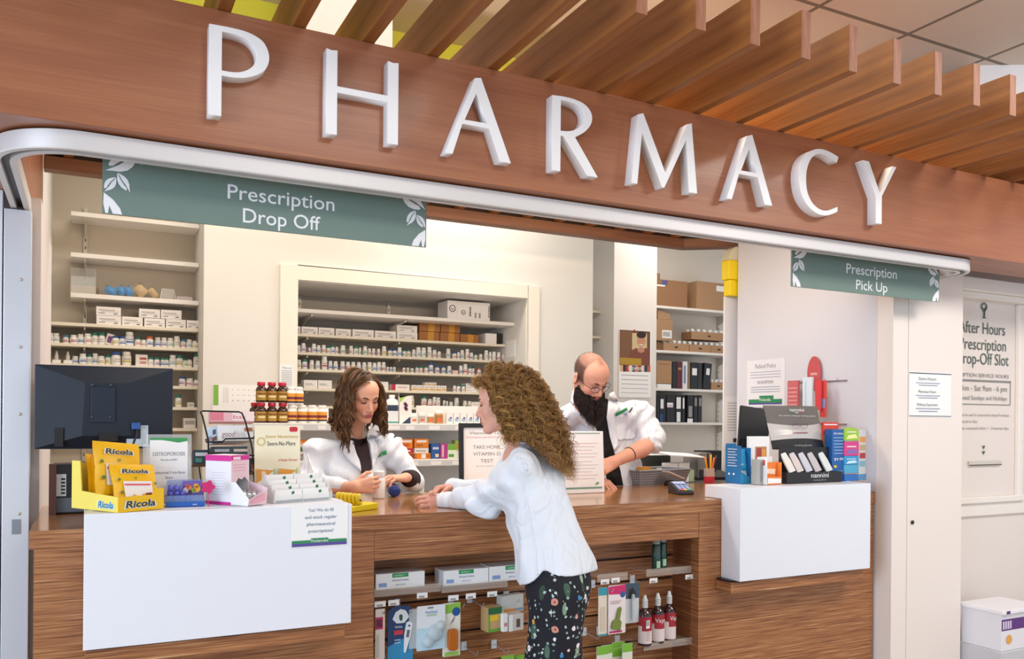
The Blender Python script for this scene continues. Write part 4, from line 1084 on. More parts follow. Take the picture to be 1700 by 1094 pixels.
rbox_(392,468,770,886,rz[2],'plain tan box standing left of the binders',M_kr2,d=.2,lev=.046,extra=[(.1,.9,.84,.86,M_kr3)])
rbox_(396,466,890,912,rz[2],'flat white packet under the tan box',M_paper,name='white_packet',d=.2,lev=0)
binder(470,494,775,912,rz[2],'black binder beside the tan box',BK)
binder(494,521,775,912,rz[2],'maroon bound book among the binders',mat('5A1A24',.45),[(.2,.8,.7,.78,mat('B08A6A',.5))],name='bound_book')
binder(523,548,773,912,rz[2],'white spined book among the binders',mat('E6E4E4',.5),[(.2,.6,.2,.85,mat('7A8AB4',.5))],name='bound_book')
binder(549,561,775,912,rz[2],'thin tan book among the binders',mat('8A7458',.6),name='bound_book')
binder(563,600,776,912,rz[2],'wide black binder with a tilted white label',BK,[(.2,.85,.52,.78,M_paper)])
binder(601,621,778,912,rz[2],'narrow dark grey binder beside the leaning one',mat('2E2E32',.5))
binder(624,662,782,914,rz[2],'black binder leaning right at the end of the row',BK,[(.3,.75,.55,.8,M_paper)],lean=.09)
for i,(x0,x1,sp)in enumerate(((394,408,None),(409,440,[(.1,.6,.5,.85,M_paper),(0,.5,0,.3,mat('2A4A8A',.5))]),(443,486,[(.05,.75,.55,.72,M_paper),(.1,.7,.6,.62,R_)]),(488,519,[(.15,.85,.5,.92,M_paper),(.2,.8,.02,.38,M_paper)]),(521,537,[(.2,.7,.5,.9,M_paper)]),(548,578,[(.2,.8,.2,.6,mat('9A9A96',.5)),(.0,.9,0,.14,M_paper)]),(580,600,[(.2,.8,.6,.9,mat('8A8A86',.5))]),(602,622,[(.2,.8,.6,.9,mat('8A8A86',.5))]))):
    binder(x0,x1,945,1083,rz[3],f'black binder, {ORD[i]} from left on the lowest right bay shelf',BK,sp)
# calendar on the pier
PY=2.945
t=thing('wall_calendar','wall calendar with a photo of a smiling person in brown on the white pier','calendar',tuple(at_y(1048,657,PY)))
ca=lambda x,y: at_y(960+x/3.04,340+y/3.04,PY-.002)
def crect(mb,x0,x1,y0,y1,m,off=0.0):
    a=ca(x0,y1); b=ca(x1,y0); yy=PY-.002-off
    mb.quad([(a[0],yy,a[2]),(b[0],yy,a[2]),(b[0],yy,b[2]),(a[0],yy,b[2])],m)
a=ca(202,962); b=ca(362,625)
MB().box(a[0],b[0],PY-.0015,PY,a[2],b[2],M_paper).build('sheet',t,world=True)
mb=MB()
crect(mb,203,356,628,800,mat('6A4630',.6)); crect(mb,203,262,628,800,mat('7A5438',.6),.0003); crect(mb,266,340,640,800,mat('C9B48A',.6),.0003); crect(mb,205,313,765,796,mat('B08A2A',.5),.0012)
def cell(cx,cy,rx,ry,m,off,n=20):
    P=[]
    for i in range(n):
        an=2*math.pi*i/n; q=ca(cx+rx*math.cos(an),cy+ry*math.sin(an)); P.append((q[0],PY-.002-off,q[2]))
    mb.quad(P[::-1],m)
P=[ca(*p)for p in((248,765),(256,728),(285,712),(310,725),(335,710),(352,728),(356,800),(313,800),(313,765))]
mb.quad([(p[0],PY-.0027,p[2])for p in P][::-1],mat('7A4434',.6))
cell(311,722,18,14,mat('B8826A',.6),.0009); cell(311,674,22,32,mat('C08A70',.6),.0011); cell(311,646,24,17,mat('2A1C16',.6),.0013)
crect(mb,301,321,694,697,mat('F0E8E0',.5),.0014)
for i,c in enumerate(('D9B08A','3A2A2A','B04A3A','E8D8C8','4A3A6A','C98A5A','7A2A2A','D9C8B8','2A3A4A','C0603A')): crect(mb,206+i*15.4,206+i*15.4+15,800,832,mat(c,.6),.0004)
for i in range(5): crect(mb,215,350,850+i*22,851.5+i*22,M_lay,.0003)
mb.text('Work?',ca(236,655),X,Z,.02,M_paper); mb.text('DREAMERS',ca(285,824)-Y*.003,X,Z,.028,M_paper,width=.16)
mb.build('print',t,world=True)
MB().lathe([(0,-.006),(.007,-.005),(.007,0)],R_,10,c=tuple(ca(275,624)-np.array(t.location)+np.array([0,0,.003])),axis='y',cap=False).build('push_pin',t)

# white wall stub behind the end of the right wall, with the yellow sharps bin fixed above it
CYF=1.14
x0=at_y(1200.5,600,CYF)[0]; zc=at_y(1210,487,CYF)[2]
sbox('wall_stub',x0,x0+.6,CYF,CYF+.012,0,zc,mat('E6E6EA',.5,name='stub paint'),bevel=.002)
k=ppm(1210,CYF); xa=at_y(1200,460,CYF)[0]-.02
t=thing('sharps_bin','yellow sharps disposal bin with a clear lid behind the right wall','bin',(xa+.09,CYF-.04,zc+.0008))
hb=(487-429)*k
M_yel=mat('F2D400',.35,name='yellow plastic')
mb=MB(); mb.prism([(-.075,-.012),(.085,-.012),(.085,.05),(-.075,.05)],(0,0,0),X,Y,(0,0,hb*.45),M_yel); mb.prism([(-.09,-.018),(.09,-.018),(.09,.055),(-.09,.055)],(0,0,hb*.45+.0004),X,Y,(0,0,hb*.55),M_yel)
mb.build('tub',t,bevel=.006)
mb=MB(); mb.prism([(-.092,0),(-.088,.02),(-.065,.07),(-.03,.09),(.092,.09),(.092,0)],(0,-.02,hb+.001),X,Z,(0,.078,0),acrylic('EFE6C0',.6)); mb.build('clear_lid',t,bevel=.005)
notice('instruction_sheet','long white instruction sheet taped beside the refund notice',1203,652,1226,735,CYF-.003,[('R',.2,.95,.86-i*.055,.875-i*.055,M_lay)for i in range(11)]+[('R',.6,.85,.08,.16,M_blk)])
BZ=1.1352          # top of the white display boxes
M_yl=mat('F5C400',.4,name='bright yellow print'); M_ylp=mat('F2DE62',.5,name='pale yellow card'); M_navy=mat('24304A',.5)
def cbx(name,label,cat,px0,px1,ytop,y,zb,d,faces,group=None,ybot=None,rot=0):
    a,b=pxbox(px0,px1,y); zt=at_y((px0+px1)/2,ytop,y)[2]
    return carton(name,label,cat,a,b,y,d,zb,zt,faces,group,rot)
def rotpx(A,B,D,zb):
    """box standing on level zb from the pixels of its near, right and left base corners -> origin, angle, width, depth"""
    a,b,d=at_z(*A,zb),at_z(*B,zb),at_z(*D,zb)
    u=(b-a)[:2]; v=(d-a)[:2]
    th=math.atan2(u[1],u[0]); th2=math.atan2(v[1],v[0])-math.pi/2
    th=(th+th2)/2
    return a,th,np.linalg.norm(u),np.linalg.norm(v)

# ------------------------------------------------------------------ yellow lozenge tray
a,th,wu,wv=rotpx((199,862.6),(270,853.5),(116,852.5),BZ)
wv=min(wv,0.26); wu=min(wu,.22)
t=thing('lozenge_tray','yellow cardboard display tray of lozenge bags on the left white box','display tray',a+Z*.0005,th)
hl=.055
mb=MB()
mb.prism([(0,0),(wu,0),(wu,hl*1.25),(wu*.82,hl*1.25),(wu*.74,hl*.9),(0,hl*.9)],(0,0,0),X,Z,(0,.004,0),M_yl)
mb.prism([(.004,0),(wv,0),(wv,.16),(wv*.82,.16),(wv*.78,hl*1.1),(.004,hl*.9)],(0,0,0),Y,Z,(.004,0,0),M_ylp)
mb.box(.004,wu,wv-.004,wv,0,.15,M_ylp); mb.box(wu-.004,wu,.004,wv-.004,0,hl*1.2,M_yl); mb.box(.004,wu-.004,.004,wv-.004,0,.003,M_ylp)
mb.build('tray_walls',t)
mb=MB(); mb.text('Ricola',(wu*.47,-.0012,.012),X,Z,.023,M_paper,shear=.2,width=wu*.72,bold=.05); mb.text('Ricola',(wu*.47,-.0018,.0135),X,Z,.021,mat('1F3A34',.5),shear=.2,width=wu*.66,bold=.03)
mb.text('Ricola',(-.0012,wv*.26,.010),-Y,Z,.024,M_paper,shear=.2,width=wv*.37,bold=.05); mb.text('Ricola',(-.0018,wv*.26,.0115),-Y,Z,.021,mat('2A8AB0',.5),shear=.2,width=wv*.33,bold=.03)
mb.build('lettering',t)
Mt=Matrix.Translation(Vector(a))@Matrix.Rotation(th,4,'Z')
def bag(lx,ly,lz,w_,h_,tilt,yaw,label,roll=0.0):
    mb=MB(); n=10; N=(n+1)**2
    def bulge(u,v): return .011*(max(0,1-(2*u)**2)**.6)*(max(0,1-(2*v-1)**2)**.6)+.0012*math.sin(u*40)*math.sin(v*30)
    vs=[]; fs=[]
    for sgn in(-1,1):
        for j in range(n+1):
            for i in range(n+1):
                u,v=i/n-.5,j/n
                vs.append((u*w_*(1+.02*math.sin(v*9)),sgn*bulge(u,v),v*h_))
    f1=[];
    for j in range(n):
        for i in range(n):
            q=j*(n+1)+i
            f1.append((q,q+1,q+n+2,q+n+1)); fs.append((N+q,N+q+n+1,N+q+n+2,N+q+1))
    mb.add(vs,f1+fs,mat('F5BE0C',.32,name='glossy yellow film'),True)
    M=Mt@Matrix.Translation((lx,ly,lz))@Matrix.Rotation(yaw,4,'Z')@Matrix.Rotation(tilt,4,'X')@Matrix.Rotation(roll,4,'Y')
    o=mb.build('lozenge_bag'); o.matrix_world=M; tag(o,label,'bag','yellow lozenge bags in the tray')
    p=MB(); yq=-.0142
    p.quad([(-w_*.30,yq+.002,h_*.16),(w_*.34,yq+.002,h_*.16),(w_*.34,yq,h_*.56),(-w_*.30,yq,h_*.56)],M_paper)
    p.quad([(-w_*.28,yq-.0005,h_*.46),(w_*.31,yq-.0005,h_*.46),(w_*.31,yq-.0005,h_*.50),(-w_*.28,yq-.0005,h_*.50)],mat('E05A6A',.5))
    p.text('Ricola',(0,yq+.001,h_*.75),X,Z,h_*.105,M_paper,shear=.2,width=w_*.66,bold=.05)
    p.text('Ricola',(0,yq+.0003,h_*.755),X,Z,h_*.095,mat('1F3A34',.5),shear=.2,width=w_*.61,bold=.03)
    for(u,v,c,r_)in((.2,.22,'8A2A2A',.013),(.12,.21,'E0A030',.011),(-.1,.20,'E8B040',.010),(.27,.24,'9A3A2A',.010),(-.36,.3,'5A7A3A',.008),(.42,.5,'6A8A3A',.007),(-.38,.6,'5A7A3A',.007),(.42,.3,'6A8A3A',.007),(.0,.64,'8A9A4A',.006)):
        p.lathe([(0,0),(r_*h_/.2,0)],mat(c,.5),10,c=(u*w_,yq-.0008,v*h_),axis='y',cap=False)
    p.build('print',o)
bag(wu*.55,.028,.012,.155,.15,-.42,-.06,'front yellow lozenge bag leaning on the tray lip',.06)
bag(wu*.36,.085,.05,.165,.18,-.28,.0,'tall yellow lozenge bag standing behind the front one',.10)
for i in range(4):
    bag(.072+.004*i,.095+.032*i,.016,.145,.165,-.30,.22,f'yellow lozenge bag in the left file of the tray, {ORD[i]} from the front',.18)

# ------------------------------------------------------------------ computer gear at the left
# monitor seen from behind
MY=.42
x0,x1=pxbox(55.5,287,MY); zt,zb=at_y(170,619,MY)[2],at_y(170,757,MY)[2]
t=thing('computer_monitor','black computer monitor seen from behind at the left of the counter','monitor',((x0+x1)/2,MY,CZ+.0005))
W5,z0_,z1_=x1-x0,zb-CZ,zt-CZ; hw=W5/2
M_mon=mat('0B2033',.55,name='dark monitor plastic'); M_mon2=mat('08192A',.55,name='dark monitor hump')
mb=MB(); mb.box(-hw,hw,.03,.045,z0_,z1_,M_mon); mb.build('panel',t,bevel=.003)
vs=[(-hw+.004,.03,z1_-.004),(hw-.004,.03,z1_-.004),(hw-.004,.03,z0_+.004),(-hw+.004,.03,z0_+.004),
      (-hw*.30,-.012,z1_-.065),(hw*.30,-.012,z1_-.065),(hw*.34,-.012,z0_+.05),(-hw*.34,-.012,z0_+.05)]
MB().add(vs,[(0,1,5,4),(1,2,6,5),(2,3,7,6),(3,0,4,7),(4,5,6,7)],M_mon2).build('rear_hump',t)
o=MB().box(-hw*.22,hw*.13,-.018,-.0125,z0_+.10,z1_-.08,M_mon).build('mount_plate',t,bevel=.002)
for sx,sz in((-.10,.24),(.03,.24),(-.10,.12),(.03,.12)):
    MB().lathe([(.006,0),(.006,-.002),(0,-.003)],mat('3A4A58',.4,.5),10,c=(sx*W5,-.018,z0_+sz),axis='y').build('screw',o)
MB().box(-hw*.72,-hw*.60,.0,.03,z0_+.01,z0_+.08,M_dark).build('port_cover',t)
MB().box(-hw*.1,hw*.17,-.016,-.0125,z0_+.03,z0_+.062,M_dark).build('port_recess',t)
MB().box(hw*.30,hw*.62,-.001,.0285,z0_+.008,z0_+.09,mat('BFD0DC',.6,name='service sticker')).build('sticker',t)
mb=MB(); mb.tube([(hw*.45,-.004,z0_+.085),(hw*.44,-.02,z0_+.05),(hw*.38,-.03,z0_+.01),(hw*.25,-.02,z0_-.04),(hw*.2,.0,.02)],.004,M_dark,8); mb.build('cable',t)
MB().box(hw*.37,hw*.50,-.02,-.002,z0_+.075,z0_+.10,mat('2A5AA0',.4)).build('video_plug',t,bevel=.002)
MB().prism([(.02,.05),(.08,.05),(.08,.075),(.02,.075)],(0,0,.008),X,Y,(0,0,z0_+.12),M_dark).build('stand_neck',t)
MB().rbox(-.035,.15,.02,.15,0,.008,.03,M_dark).build('stand_base',t)
# small computer tower under it
c1z=lambda x,y: (40+x/3.645,580+y/3.645)
yT=at_z(*c1z(240,1043),CZ)[1]
a,b=pxbox(98.5,141,yT); zt=at_y(110,783,yT)[2]
t=thing('mini_computer','black desktop computer with white port labels under the left monitor','computer',((a+b)/2,yT,CZ+.0005))
hw2=.065
MB().box(-hw2,hw2,0,.12,0,zt-CZ,M_dark).build('case',t,bevel=.004)
mb=MB(); H6=zt-CZ; mb.quad([(-hw2+.012,-.0008,H6*.36),(-hw2+.045,-.0008,H6*.36),(-hw2+.045,-.0008,H6*.8),(-hw2+.012,-.0008,H6*.8)],mat('C8D4DC',.6)); mb.build('port_label',t)
mb=MB()
for i in range(5): mb.quad([(-hw2+.028,-.0016,H6*(.40+i*.07)),(-hw2+.042,-.0016,H6*(.40+i*.07)),(-hw2+.042,-.0016,H6*(.44+i*.07)),(-hw2+.028,-.0016,H6*(.44+i*.07))],M_blk)
mb.build('port_marks',t)
MB().box(-hw2+.008,hw2-.02,-.003,-.001,H6*.04,H6*.32,mat('5A6470',.5,.3,name='port plate')).build('port_plate',t)
# dark post leaning between wall and tower
q=at_y(90,840,.5); o=MB().box(-.012,.012,0,.03,0,.19,mat('4A2418',.4,name='brown folder')).build('standing_folder',loc=(q[0],.46,CZ+.0005)); tag(o,'brown folder standing between the left wall and the computer','folder')

# ------------------------------------------------------------------ bone scan sign in clear stand
yO=.075
x0,x1=pxbox(249,312,yO)
t=thing('counter_sign','white bone scan notice with a green top in a clear stand','sign',((x0+x1)/2,yO,BZ+.0003))
W7=x1-x0; H7=at_y(280,736,yO)[2]-BZ; tl=.10
mb=MB(); mb.M=Matrix.Rotation(-tl,4,'X'); mb.box(-W7/2,W7/2,0,.001,.004,H7,M_paper)
mb.build('sheet',t)
mb=MB(); mb.M=Matrix.Rotation(-tl,4,'X'); yq=-.0008
mb.quad([(-W7/2,yq,H7*.965),(W7/2,yq,H7*.965),(W7/2,yq,H7),(-W7/2,yq,H7)],mat('3F9A5A',.5)); mb.quad([(W7*.0,yq,H7*.95),(W7*.25,yq,H7*.925),(W7/2,yq,H7*.95),(W7/2,yq,H7*.967),(-W7*.2,yq,H7*.967)],mat('3F9A5A',.5))
gi=mat('7A7E84',.6)
mb.text('OSTEOPOROSIS',(0,yq,H7*.73),X,Z,H7*.055,gi,width=W7*.86); mb.text('Are you at Risk?',(0,yq,H7*.655),X,Z,H7*.034,gi,width=W7*.45)
mb.text('Professional 5 min Bone',(0,yq,H7*.46),X,Z,H7*.04,gi,width=W7*.86); mb.text('Scan',(0,yq,H7*.385),X,Z,H7*.04,gi); mb.text('Ask us',(0,yq,H7*.12),X,Z,H7*.03,gi)
mb.build('lettering',t)
mb=MB(); mb.M=Matrix.Rotation(-tl,4,'X'); mb.box(-W7/2-.012,W7/2+.014,.0015,.0035,0.003,H7+.012,M_acry); mb.box(-W7/2-.012,W7/2+.014,.0,.09,0.0,.003,M_acry)
mb.build('clear_stand',t)
q=at_y(298,800,.22); t=thing('acrylic_holder','taller empty clear brochure holder behind the bone scan notice','holder',(q[0]-.02,.2,CZ+.0005))
mb=MB(); mb.box(-.10,.06,0,.002,0,.225,M_acry); mb.box(-.10,.06,.045,.047,0,.27,M_acry); mb.box(-.10,-.098,.002,.045,0,.2,M_acry); mb.box(.058,.06,.002,.045,0,.2,M_acry); mb.build('panels',t)

# ------------------------------------------------------------------ blue tub of purple lip balms
c2p=lambda x,y: (230+x/4.209,620+y/4.209)
a,th,wu,wv=rotpx(c2p(330,985),c2p(475,962),c2p(195,970),BZ)
a=at_z(*c2p(200,978),BZ); b=at_z(*c2p(474,965),BZ); wu=np.linalg.norm((b-a)[:2]); th=math.atan2(b[1]-a[1],b[0]-a[0]); wv=.075
t=thing('balm_tub','blue display tub of purple ball shaped lip balms','display tub',a+Z*.0004,th)
h8=180/4.209*ppm(300,a[1])
M_bl=mat('1F5FB8',.3,name='blue plastic'); M_bla=mat('8AA8E0',.08,name='clear blue plastic',alpha=.35)
MB().box(0,wu,0,wv,0,h8*.2,M_bl).build('base',t,bevel=.003)
mb=MB(); mb.text('eos',(wu*.74,-.0012,h8*.06),X,Z,.007,M_paper); mb.build('lettering',t)
mb=MB(); mb.box(0.002,wu-.002,.001,.003,h8*.2,h8*.45,M_bla); mb.box(0.002,.004,.003,wv,h8*.2,h8*.95,M_bla); mb.box(wu-.004,wu-.002,.003,wv,h8*.2,h8*.8,M_bla); mb.box(.004,wu-.004,wv-.002,wv,h8*.2,h8,M_bla); mb.build('clear_bin',t)
MB().box(wu*.42,wu*.92,wv*.45,wv*.46,h8*.42,h8*.98,mat('6A5AA8',.5,name='picture card')).build('picture_card',t)
mb=MB()
for u,v,c,r_ in((.52,.62,'E8D8E0',.010),(.60,.72,'E07A4A',.009),(.70,.6,'8AA84A',.009),(.80,.66,'F0B030',.012),(.78,.78,'E8A030',.009),(.62,.56,'4A3A5A',.007),(.55,.8,'C05A6A',.007)):
    mb.lathe([(0,0),(r_,0)],mat(c,.5),10,c=(wu*u,wv*.45-.001,h8*v),axis='y',cap=False)
mb.build('picture',t)
M_pb=mat('5A5CC0',.25,name='purple balm plastic')
rr=random.Random(5); nb=0; Mb=Matrix.Translation(Vector(a))@Matrix.Rotation(th,4,'Z')
sph=None
for lv in range(3):
    for i in range(4 if lv<2 else 2):
        for j in range(2):
            px_=.013+i*.0205+.002*lv; py_=.018+j*.028
            if px_>wu*(.95 if lv<1 else .55): continue
            pos=Mb@Vector((px_,py_,h8*.2+.0105+lv*.0185))
            if sph is None:
                m_=MB(); m_.lathe([(0,-.0095),(.006,-.0085),(.009,-.005),(.0102,0),(.009,.005),(.006,.0085),(0,.0095)],M_pb,14,cap=False); sph=m_.build('lip_balm'); o=sph
            else: o=sph.copy(); COL.objects.link(o)
            o.location=pos; tag(o,f'purple ball lip balm in the blue tub, {["bottom", "middle", "top"][lv]} layer, {["front", "back"][j]} row, {ORD[i]} from left','lip balm','lip balms in the blue tub')

# ------------------------------------------------------------------ pink and white candy dispenser box
A_,B_,D_=c2p(655,955),c2p(790,935),c2p(445,930)
a=at_z(*A_,BZ); th=.62; wl=.0;
d_=at_z(335.5,838,BZ)
t_,wu,wv=th,.085,.125
t=thing('candy_dispenser','pink and white dispenser box spilling foil sweets','dispenser',a+Z*.0004,th)
Hd=(948-600)/4.209*ppm(385,a[1]); M_pk=mat('D9309A',.45,name='hot pink print'); M_pkl=mat('F2D2DC',.5,name='pale pink card'); M_wc=mat('F1F1F5',.5,name='white card')
mb=MB()
mb.box(0,.003,0,wv,0,Hd,M_wc); mb.box(0.003,wu,wv-.003,wv,0,Hd,M_wc); mb.box(wu-.003,wu,0,wv-.003,0,Hd,M_wc); mb.box(.003,wu-.003,.0,wv-.003,0,.003,M_wc); mb.box(.003,wu-.003,0,wv-.003,Hd-.003,Hd,M_wc)
mb.prism([(.003,Hd*.46),(wu*.3,Hd*.46),(wu*.4,Hd*.54),(wu*.6,Hd*.5),(wu*.75,Hd*.56),(wu-.003,Hd*.46),(wu-.003,Hd-.003),(.003,Hd-.003)],(0,0,0),X,Z,(0,.003,0),M_pkl)
mb.build('carton',t)
mb=MB(); e=.0008
mb.quad([(-e,0,Hd*.88),(-e,wv,Hd*.88),(-e,wv,Hd),(-e,0,Hd)][::-1],M_pk); mb.quad([(-e,0,0),(-e,wv,0),(-e,wv,Hd*.06),(-e,0,Hd*.06)][::-1],M_pk); mb.quad([(0,-e,Hd*.9),(wu,-e,Hd*.9),(wu,-e,Hd),(0,-e,Hd)],M_pk)
mb.quad([(wu*.1,-e*2,Hd*.91),(wu*.5,-e*2,Hd*.91),(wu*.5,-e*2,Hd*.97),(wu*.1,-e*2,Hd*.97)],mat('F8E0EC',.5))
for i in range(9): mb.quad([(-e,wv*(.22+.05*(i%2)),Hd*(.2+i*.055)),(-e,wv*.75,Hd*(.2+i*.055)),(-e,wv*.75,Hd*(.208+i*.055)),(-e,wv*(.22+.05*(i%2)),Hd*(.208+i*.055))][::-1],mat('C8C0D8',.6))
for i in range(3): mb.quad([(wu*.1,-e,Hd*(.68+i*.06)),(wu*.8,-e,Hd*(.68+i*.06)),(wu*.8,-e,Hd*(.69+i*.06)),(wu*.1,-e,Hd*(.69+i*.06))],mat('E59AB8',.5))
mb.build('print',t)
mb=MB()   # folded out chute
mb.prism([(0,0),(wu,0),(wu,.085),(0,.05)],(0,0,0.0005),X,-Y,(0,0,.002),M_wc)
mb.prism([(.0,.0),(.0,Hd*.46),(-.02,Hd*.47),(-.085,Hd*.14),(-.08,0)],(0,0,0.0005),Y,Z,(.002,0,0),M_wc)
mb.prism([(.0,.0),(.0,Hd*.46),(-.09,Hd*.34),(-.085,0)],(wu-.002,0,0.0005),Y,Z,(.002,0,0),M_pkl)
mb.quad([(0.002,-.078,.003),(wu-.002,-.083,.003),(wu-.002,-.088,Hd*.32),(0.002,-.084,Hd*.14)],M_pkl)
mb.build('chute',t)
mb=MB(); mb.quad([(0.012,-.0832,Hd*.05),(wu-.01,-.0875,Hd*.08),(wu-.01,-.089,Hd*.24),(0.012,-.086,Hd*.12)],mat('E8A8B8',.5)); mb.build('chute_print',t)
Mb=Matrix.Translation(Vector(a))@Matrix.Rotation(th,4,'Z'); fs_=None; M_foil=mat('C8CCD4',.2,.7,name='silver foil')
rr=random.Random(11); k=0
for lv in range(2):
    for i in range(3):
        for j in range(3):
            pos=Mb@Vector((.018+i*.024,-.068+j*.024,.014+lv*.02+.004*j))
            if fs_ is None:
                m_=MB(); m_.lathe([(0,-.009),(.008,-.006),(.0115,0),(.008,.006),(0,.009)],M_foil,7,smooth=False,cap=False); fs_=m_.build('foil_sweet'); o=fs_
            else: o=fs_.copy(); COL.objects.link(o)
            o.location=pos; o.rotation_euler=(rr.random()*3,rr.random()*3,0); k+=1
            tag(o,'silver foil wrapped sweet in the mouth of the pink dispenser','sweet','foil sweets in the pink dispenser')
# magenta rosette
q=at_z(*c2p(490,945),BZ); o=MB(); P=[(.021*(1+.16*math.cos(5*i*2*math.pi/40))*math.cos(i*2*math.pi/40),.021*(1+.16*math.cos(5*i*2*math.pi/40))*math.sin(i*2*math.pi/40))for i in range(40)]
o.prism(P,(0,0,0),X,Z,(0,.006,0),mat('C8246E',.5,name='magenta felt')); q=at_y(*c2p(492,828),a[1]-.02)
ob=o.build('flower_tag',loc=(q[0],a[1]-.03,q[2]),bevel=.002); tag(ob,'magenta flower shaped tag in front of the white dispenser side','tag')
MB().tube([(0,.003,-.021),(.002,.003,BZ+.001-q[2])],.0016,mat('C8246E',.5),6).build('pick',ob)

# ------------------------------------------------------------------ wire rack with snack bar cartons
yR=.20
rx0,rx1=pxbox(333,424,yR)
t=thing('wire_rack','black wire tiered rack carrying snack bar boxes','rack',((rx0+rx1)/2,yR,CZ+.0005))
T=np.array(t.location); P=lambda px,py,dy=0: tuple(at_y(px,py,yR+dy)-T)
M_wire=mat('17181B',.35,.3,name='black wire')
def W_(px,py,dy=0): return P(*c2p(px,py),dy)
bt=.0006
mb=MB(); r_=.0032
p0,p1=W_(432,305),W_(735,320)
L0=(p0[0]+.035,-.02,bt+.003); R0=(p1[0]+.045,-.02,bt+.003)
mb.tube([L0,W_(490,500),W_(445,330),W_(432,305),W_(450,298),W_(700,300),W_(722,308),W_(745,360),W_(800,560),R0],r_,M_wire,8)
mb.build('front_frame',t)
mb=MB(); mb.tube([(L0[0],.12,bt+.003),(L0[0]-.03,.10,.20),(R0[0]-.04,.10,.20),(R0[0],.12,bt+.003)],r_,M_wire,8); mb.build('rear_frame',t)
mb=MB(); mb.tube([L0,(L0[0],.12,bt+.003)],r_,M_wire,8); mb.build('foot_rail',t); mb=MB(); mb.tube([R0,(R0[0],.12,bt+.003)],r_,M_wire,8); mb.build('foot_rail',t)
mb=MB(); mb.tube([W_(480,515),W_(590,512),W_(610,490),W_(800,483),W_(815,470),W_(822,440,0)],r_,M_wire,8); mb.build('shelf_lip',t)
mb=MB(); mb.tube([W_(480,515),W_(470,500,.11),W_(800,490,.11),W_(822,480)],r_,M_wire,8); mb.build('shelf_rail',t)
mb=MB(); mb.tube([W_(490,590),W_(845,605)],r_,M_wire,8); mb.build('lower_lip',t)
def tiltbox(name,label,pxl,pxr,pyt,pyb,y,d,m,prints=(),tilt=.18,rotz=0.0,open_=False,hmul=1):
    pa=at_y(pxl,pyb,y); pb=at_y(pxr,pyb,y); wq=pb[0]-pa[0]; hq=(pyb-pyt)*ppm(pxl,y)*hmul
    mb=MB()
    if open_:
        mb.box(0,wq,0,.002,0,hq,m); mb.box(0,.002,.002,d,0,hq,mat('CFE2F0',.5)); mb.box(wq-.002,wq,.002,d,0,hq,m); mb.box(.002,wq-.002,d-.002,d,0,hq*1.2,m); mb.box(.002,wq-.002,.002,d-.002,0,.002,m)
        mb.quad([(wq*.3,.004,hq*.82),(wq*.75,.004,hq*.8),(wq*.75,d-.004,hq*.8),(wq*.3,d-.004,hq*.82)],mat('6A5F5A',.6))
    else: mb.box(0,wq,0,d,0,hq,m)
    o=mb.build(name,loc=tuple(pa),rot=(-tilt,0,rotz),bevel=0 if open_ else .0012); tag(o,label,'box','snack boxes on the wire rack')
    p=MB()
    for pi_,pr in enumerate(prints):
        e_=-.0008-.0003*pi_
        if pr[0]=='T': _,s_,u,v,hh_,ww,mm=pr; p.text(s_,(u*wq,e_,v*hq),X,Z,hh_*hq,mm,width=ww*wq,shear=.15)
        elif pr[0]=='E':
            _,u0,u1,v0,v1,mm=pr; p.quad([(e_,u1*d,v0*hq),(e_,u0*d,v0*hq),(e_,u0*d,v1*hq),(e_,u1*d,v1*hq)],mm)
        else: u0,u1,v0,v1,mm=pr; p.quad([(u0*wq,e_,v0*hq),(u1*wq,e_,v0*hq),(u1*wq,e_,v1*hq),(u0*wq,e_,v1*hq)],mm)
    if prints: p.build('print',o)
    return o
M_snk=mat('E4E8EE',.5,name='pale snack carton'); M_alm=mat('A8663A',.6,name='almond print')
tiltbox('snack_carton','open pale blue and white snack bar carton on the upper tier',*[v for v in(230+560/4.209,230+826/4.209,620+395/4.209,620+505/4.209)],yR+.006,.115,M_snk,[('T','good',.28,.25,.38,.35,mat('9A6A7A',.5)),('T','fats',.62,.25,.38,.28,mat('C4C8CE',.5)),(.75,.98,.6,.85,M_alm),('E',.1,.5,.1,.35,mat('8A5A3A',.5)),('E',.15,.4,.5,.8,mat('5A5A7A',.5)),('E',.55,.95,.3,.5,mat('B8A0B4',.5))],rotz=.24,open_=True)
tiltbox('snack_carton','closed pink and white snack carton behind the upper tier',230+500/4.209,230+810/4.209,620+296/4.209,620+372/4.209,yR+.13,.05,mat('E6B4BA',.5),[(0,.3,.1,.9,mat('D87A88',.5)),(.5,1,.1,.95,mat('F0DCDC',.5)),('T','bar',.65,.3,.35,.3,mat('C05A6A',.5))])
tiltbox('snack_carton','dark navy snack carton at the left of the lower tier',230+392/4.209,230+505/4.209,620+570/4.209,620+668/4.209,yR+.004,.1,mat('1E3446',.5),[(.1,.9,.55,.8,mat('C8D4DC',.5)),(.1,.5,.1,.4,mat('2F8A7A',.5))])
tiltbox('snack_carton','dark snack carton with almonds at the right of the lower tier',230+770/4.209,230+906/4.209,620+620/4.209,620+720/4.209,yR-.01,.1,mat('2A2E48',.5),[(.2,1,.05,.55,M_alm),(.4,.95,.7,.85,mat('D8D4D0',.5))])
tiltbox('snack_carton','grey lettered snack carton in the middle of the lower tier',230+512/4.209,230+768/4.209,620+545/4.209,620+640/4.209,yR+.03,.08,mat('3A4A52',.5),[(.1,.5,.6,.8,mat('B8C4CA',.5)),(.62,1,.6,.8,mat('D8CDBE',.5))])

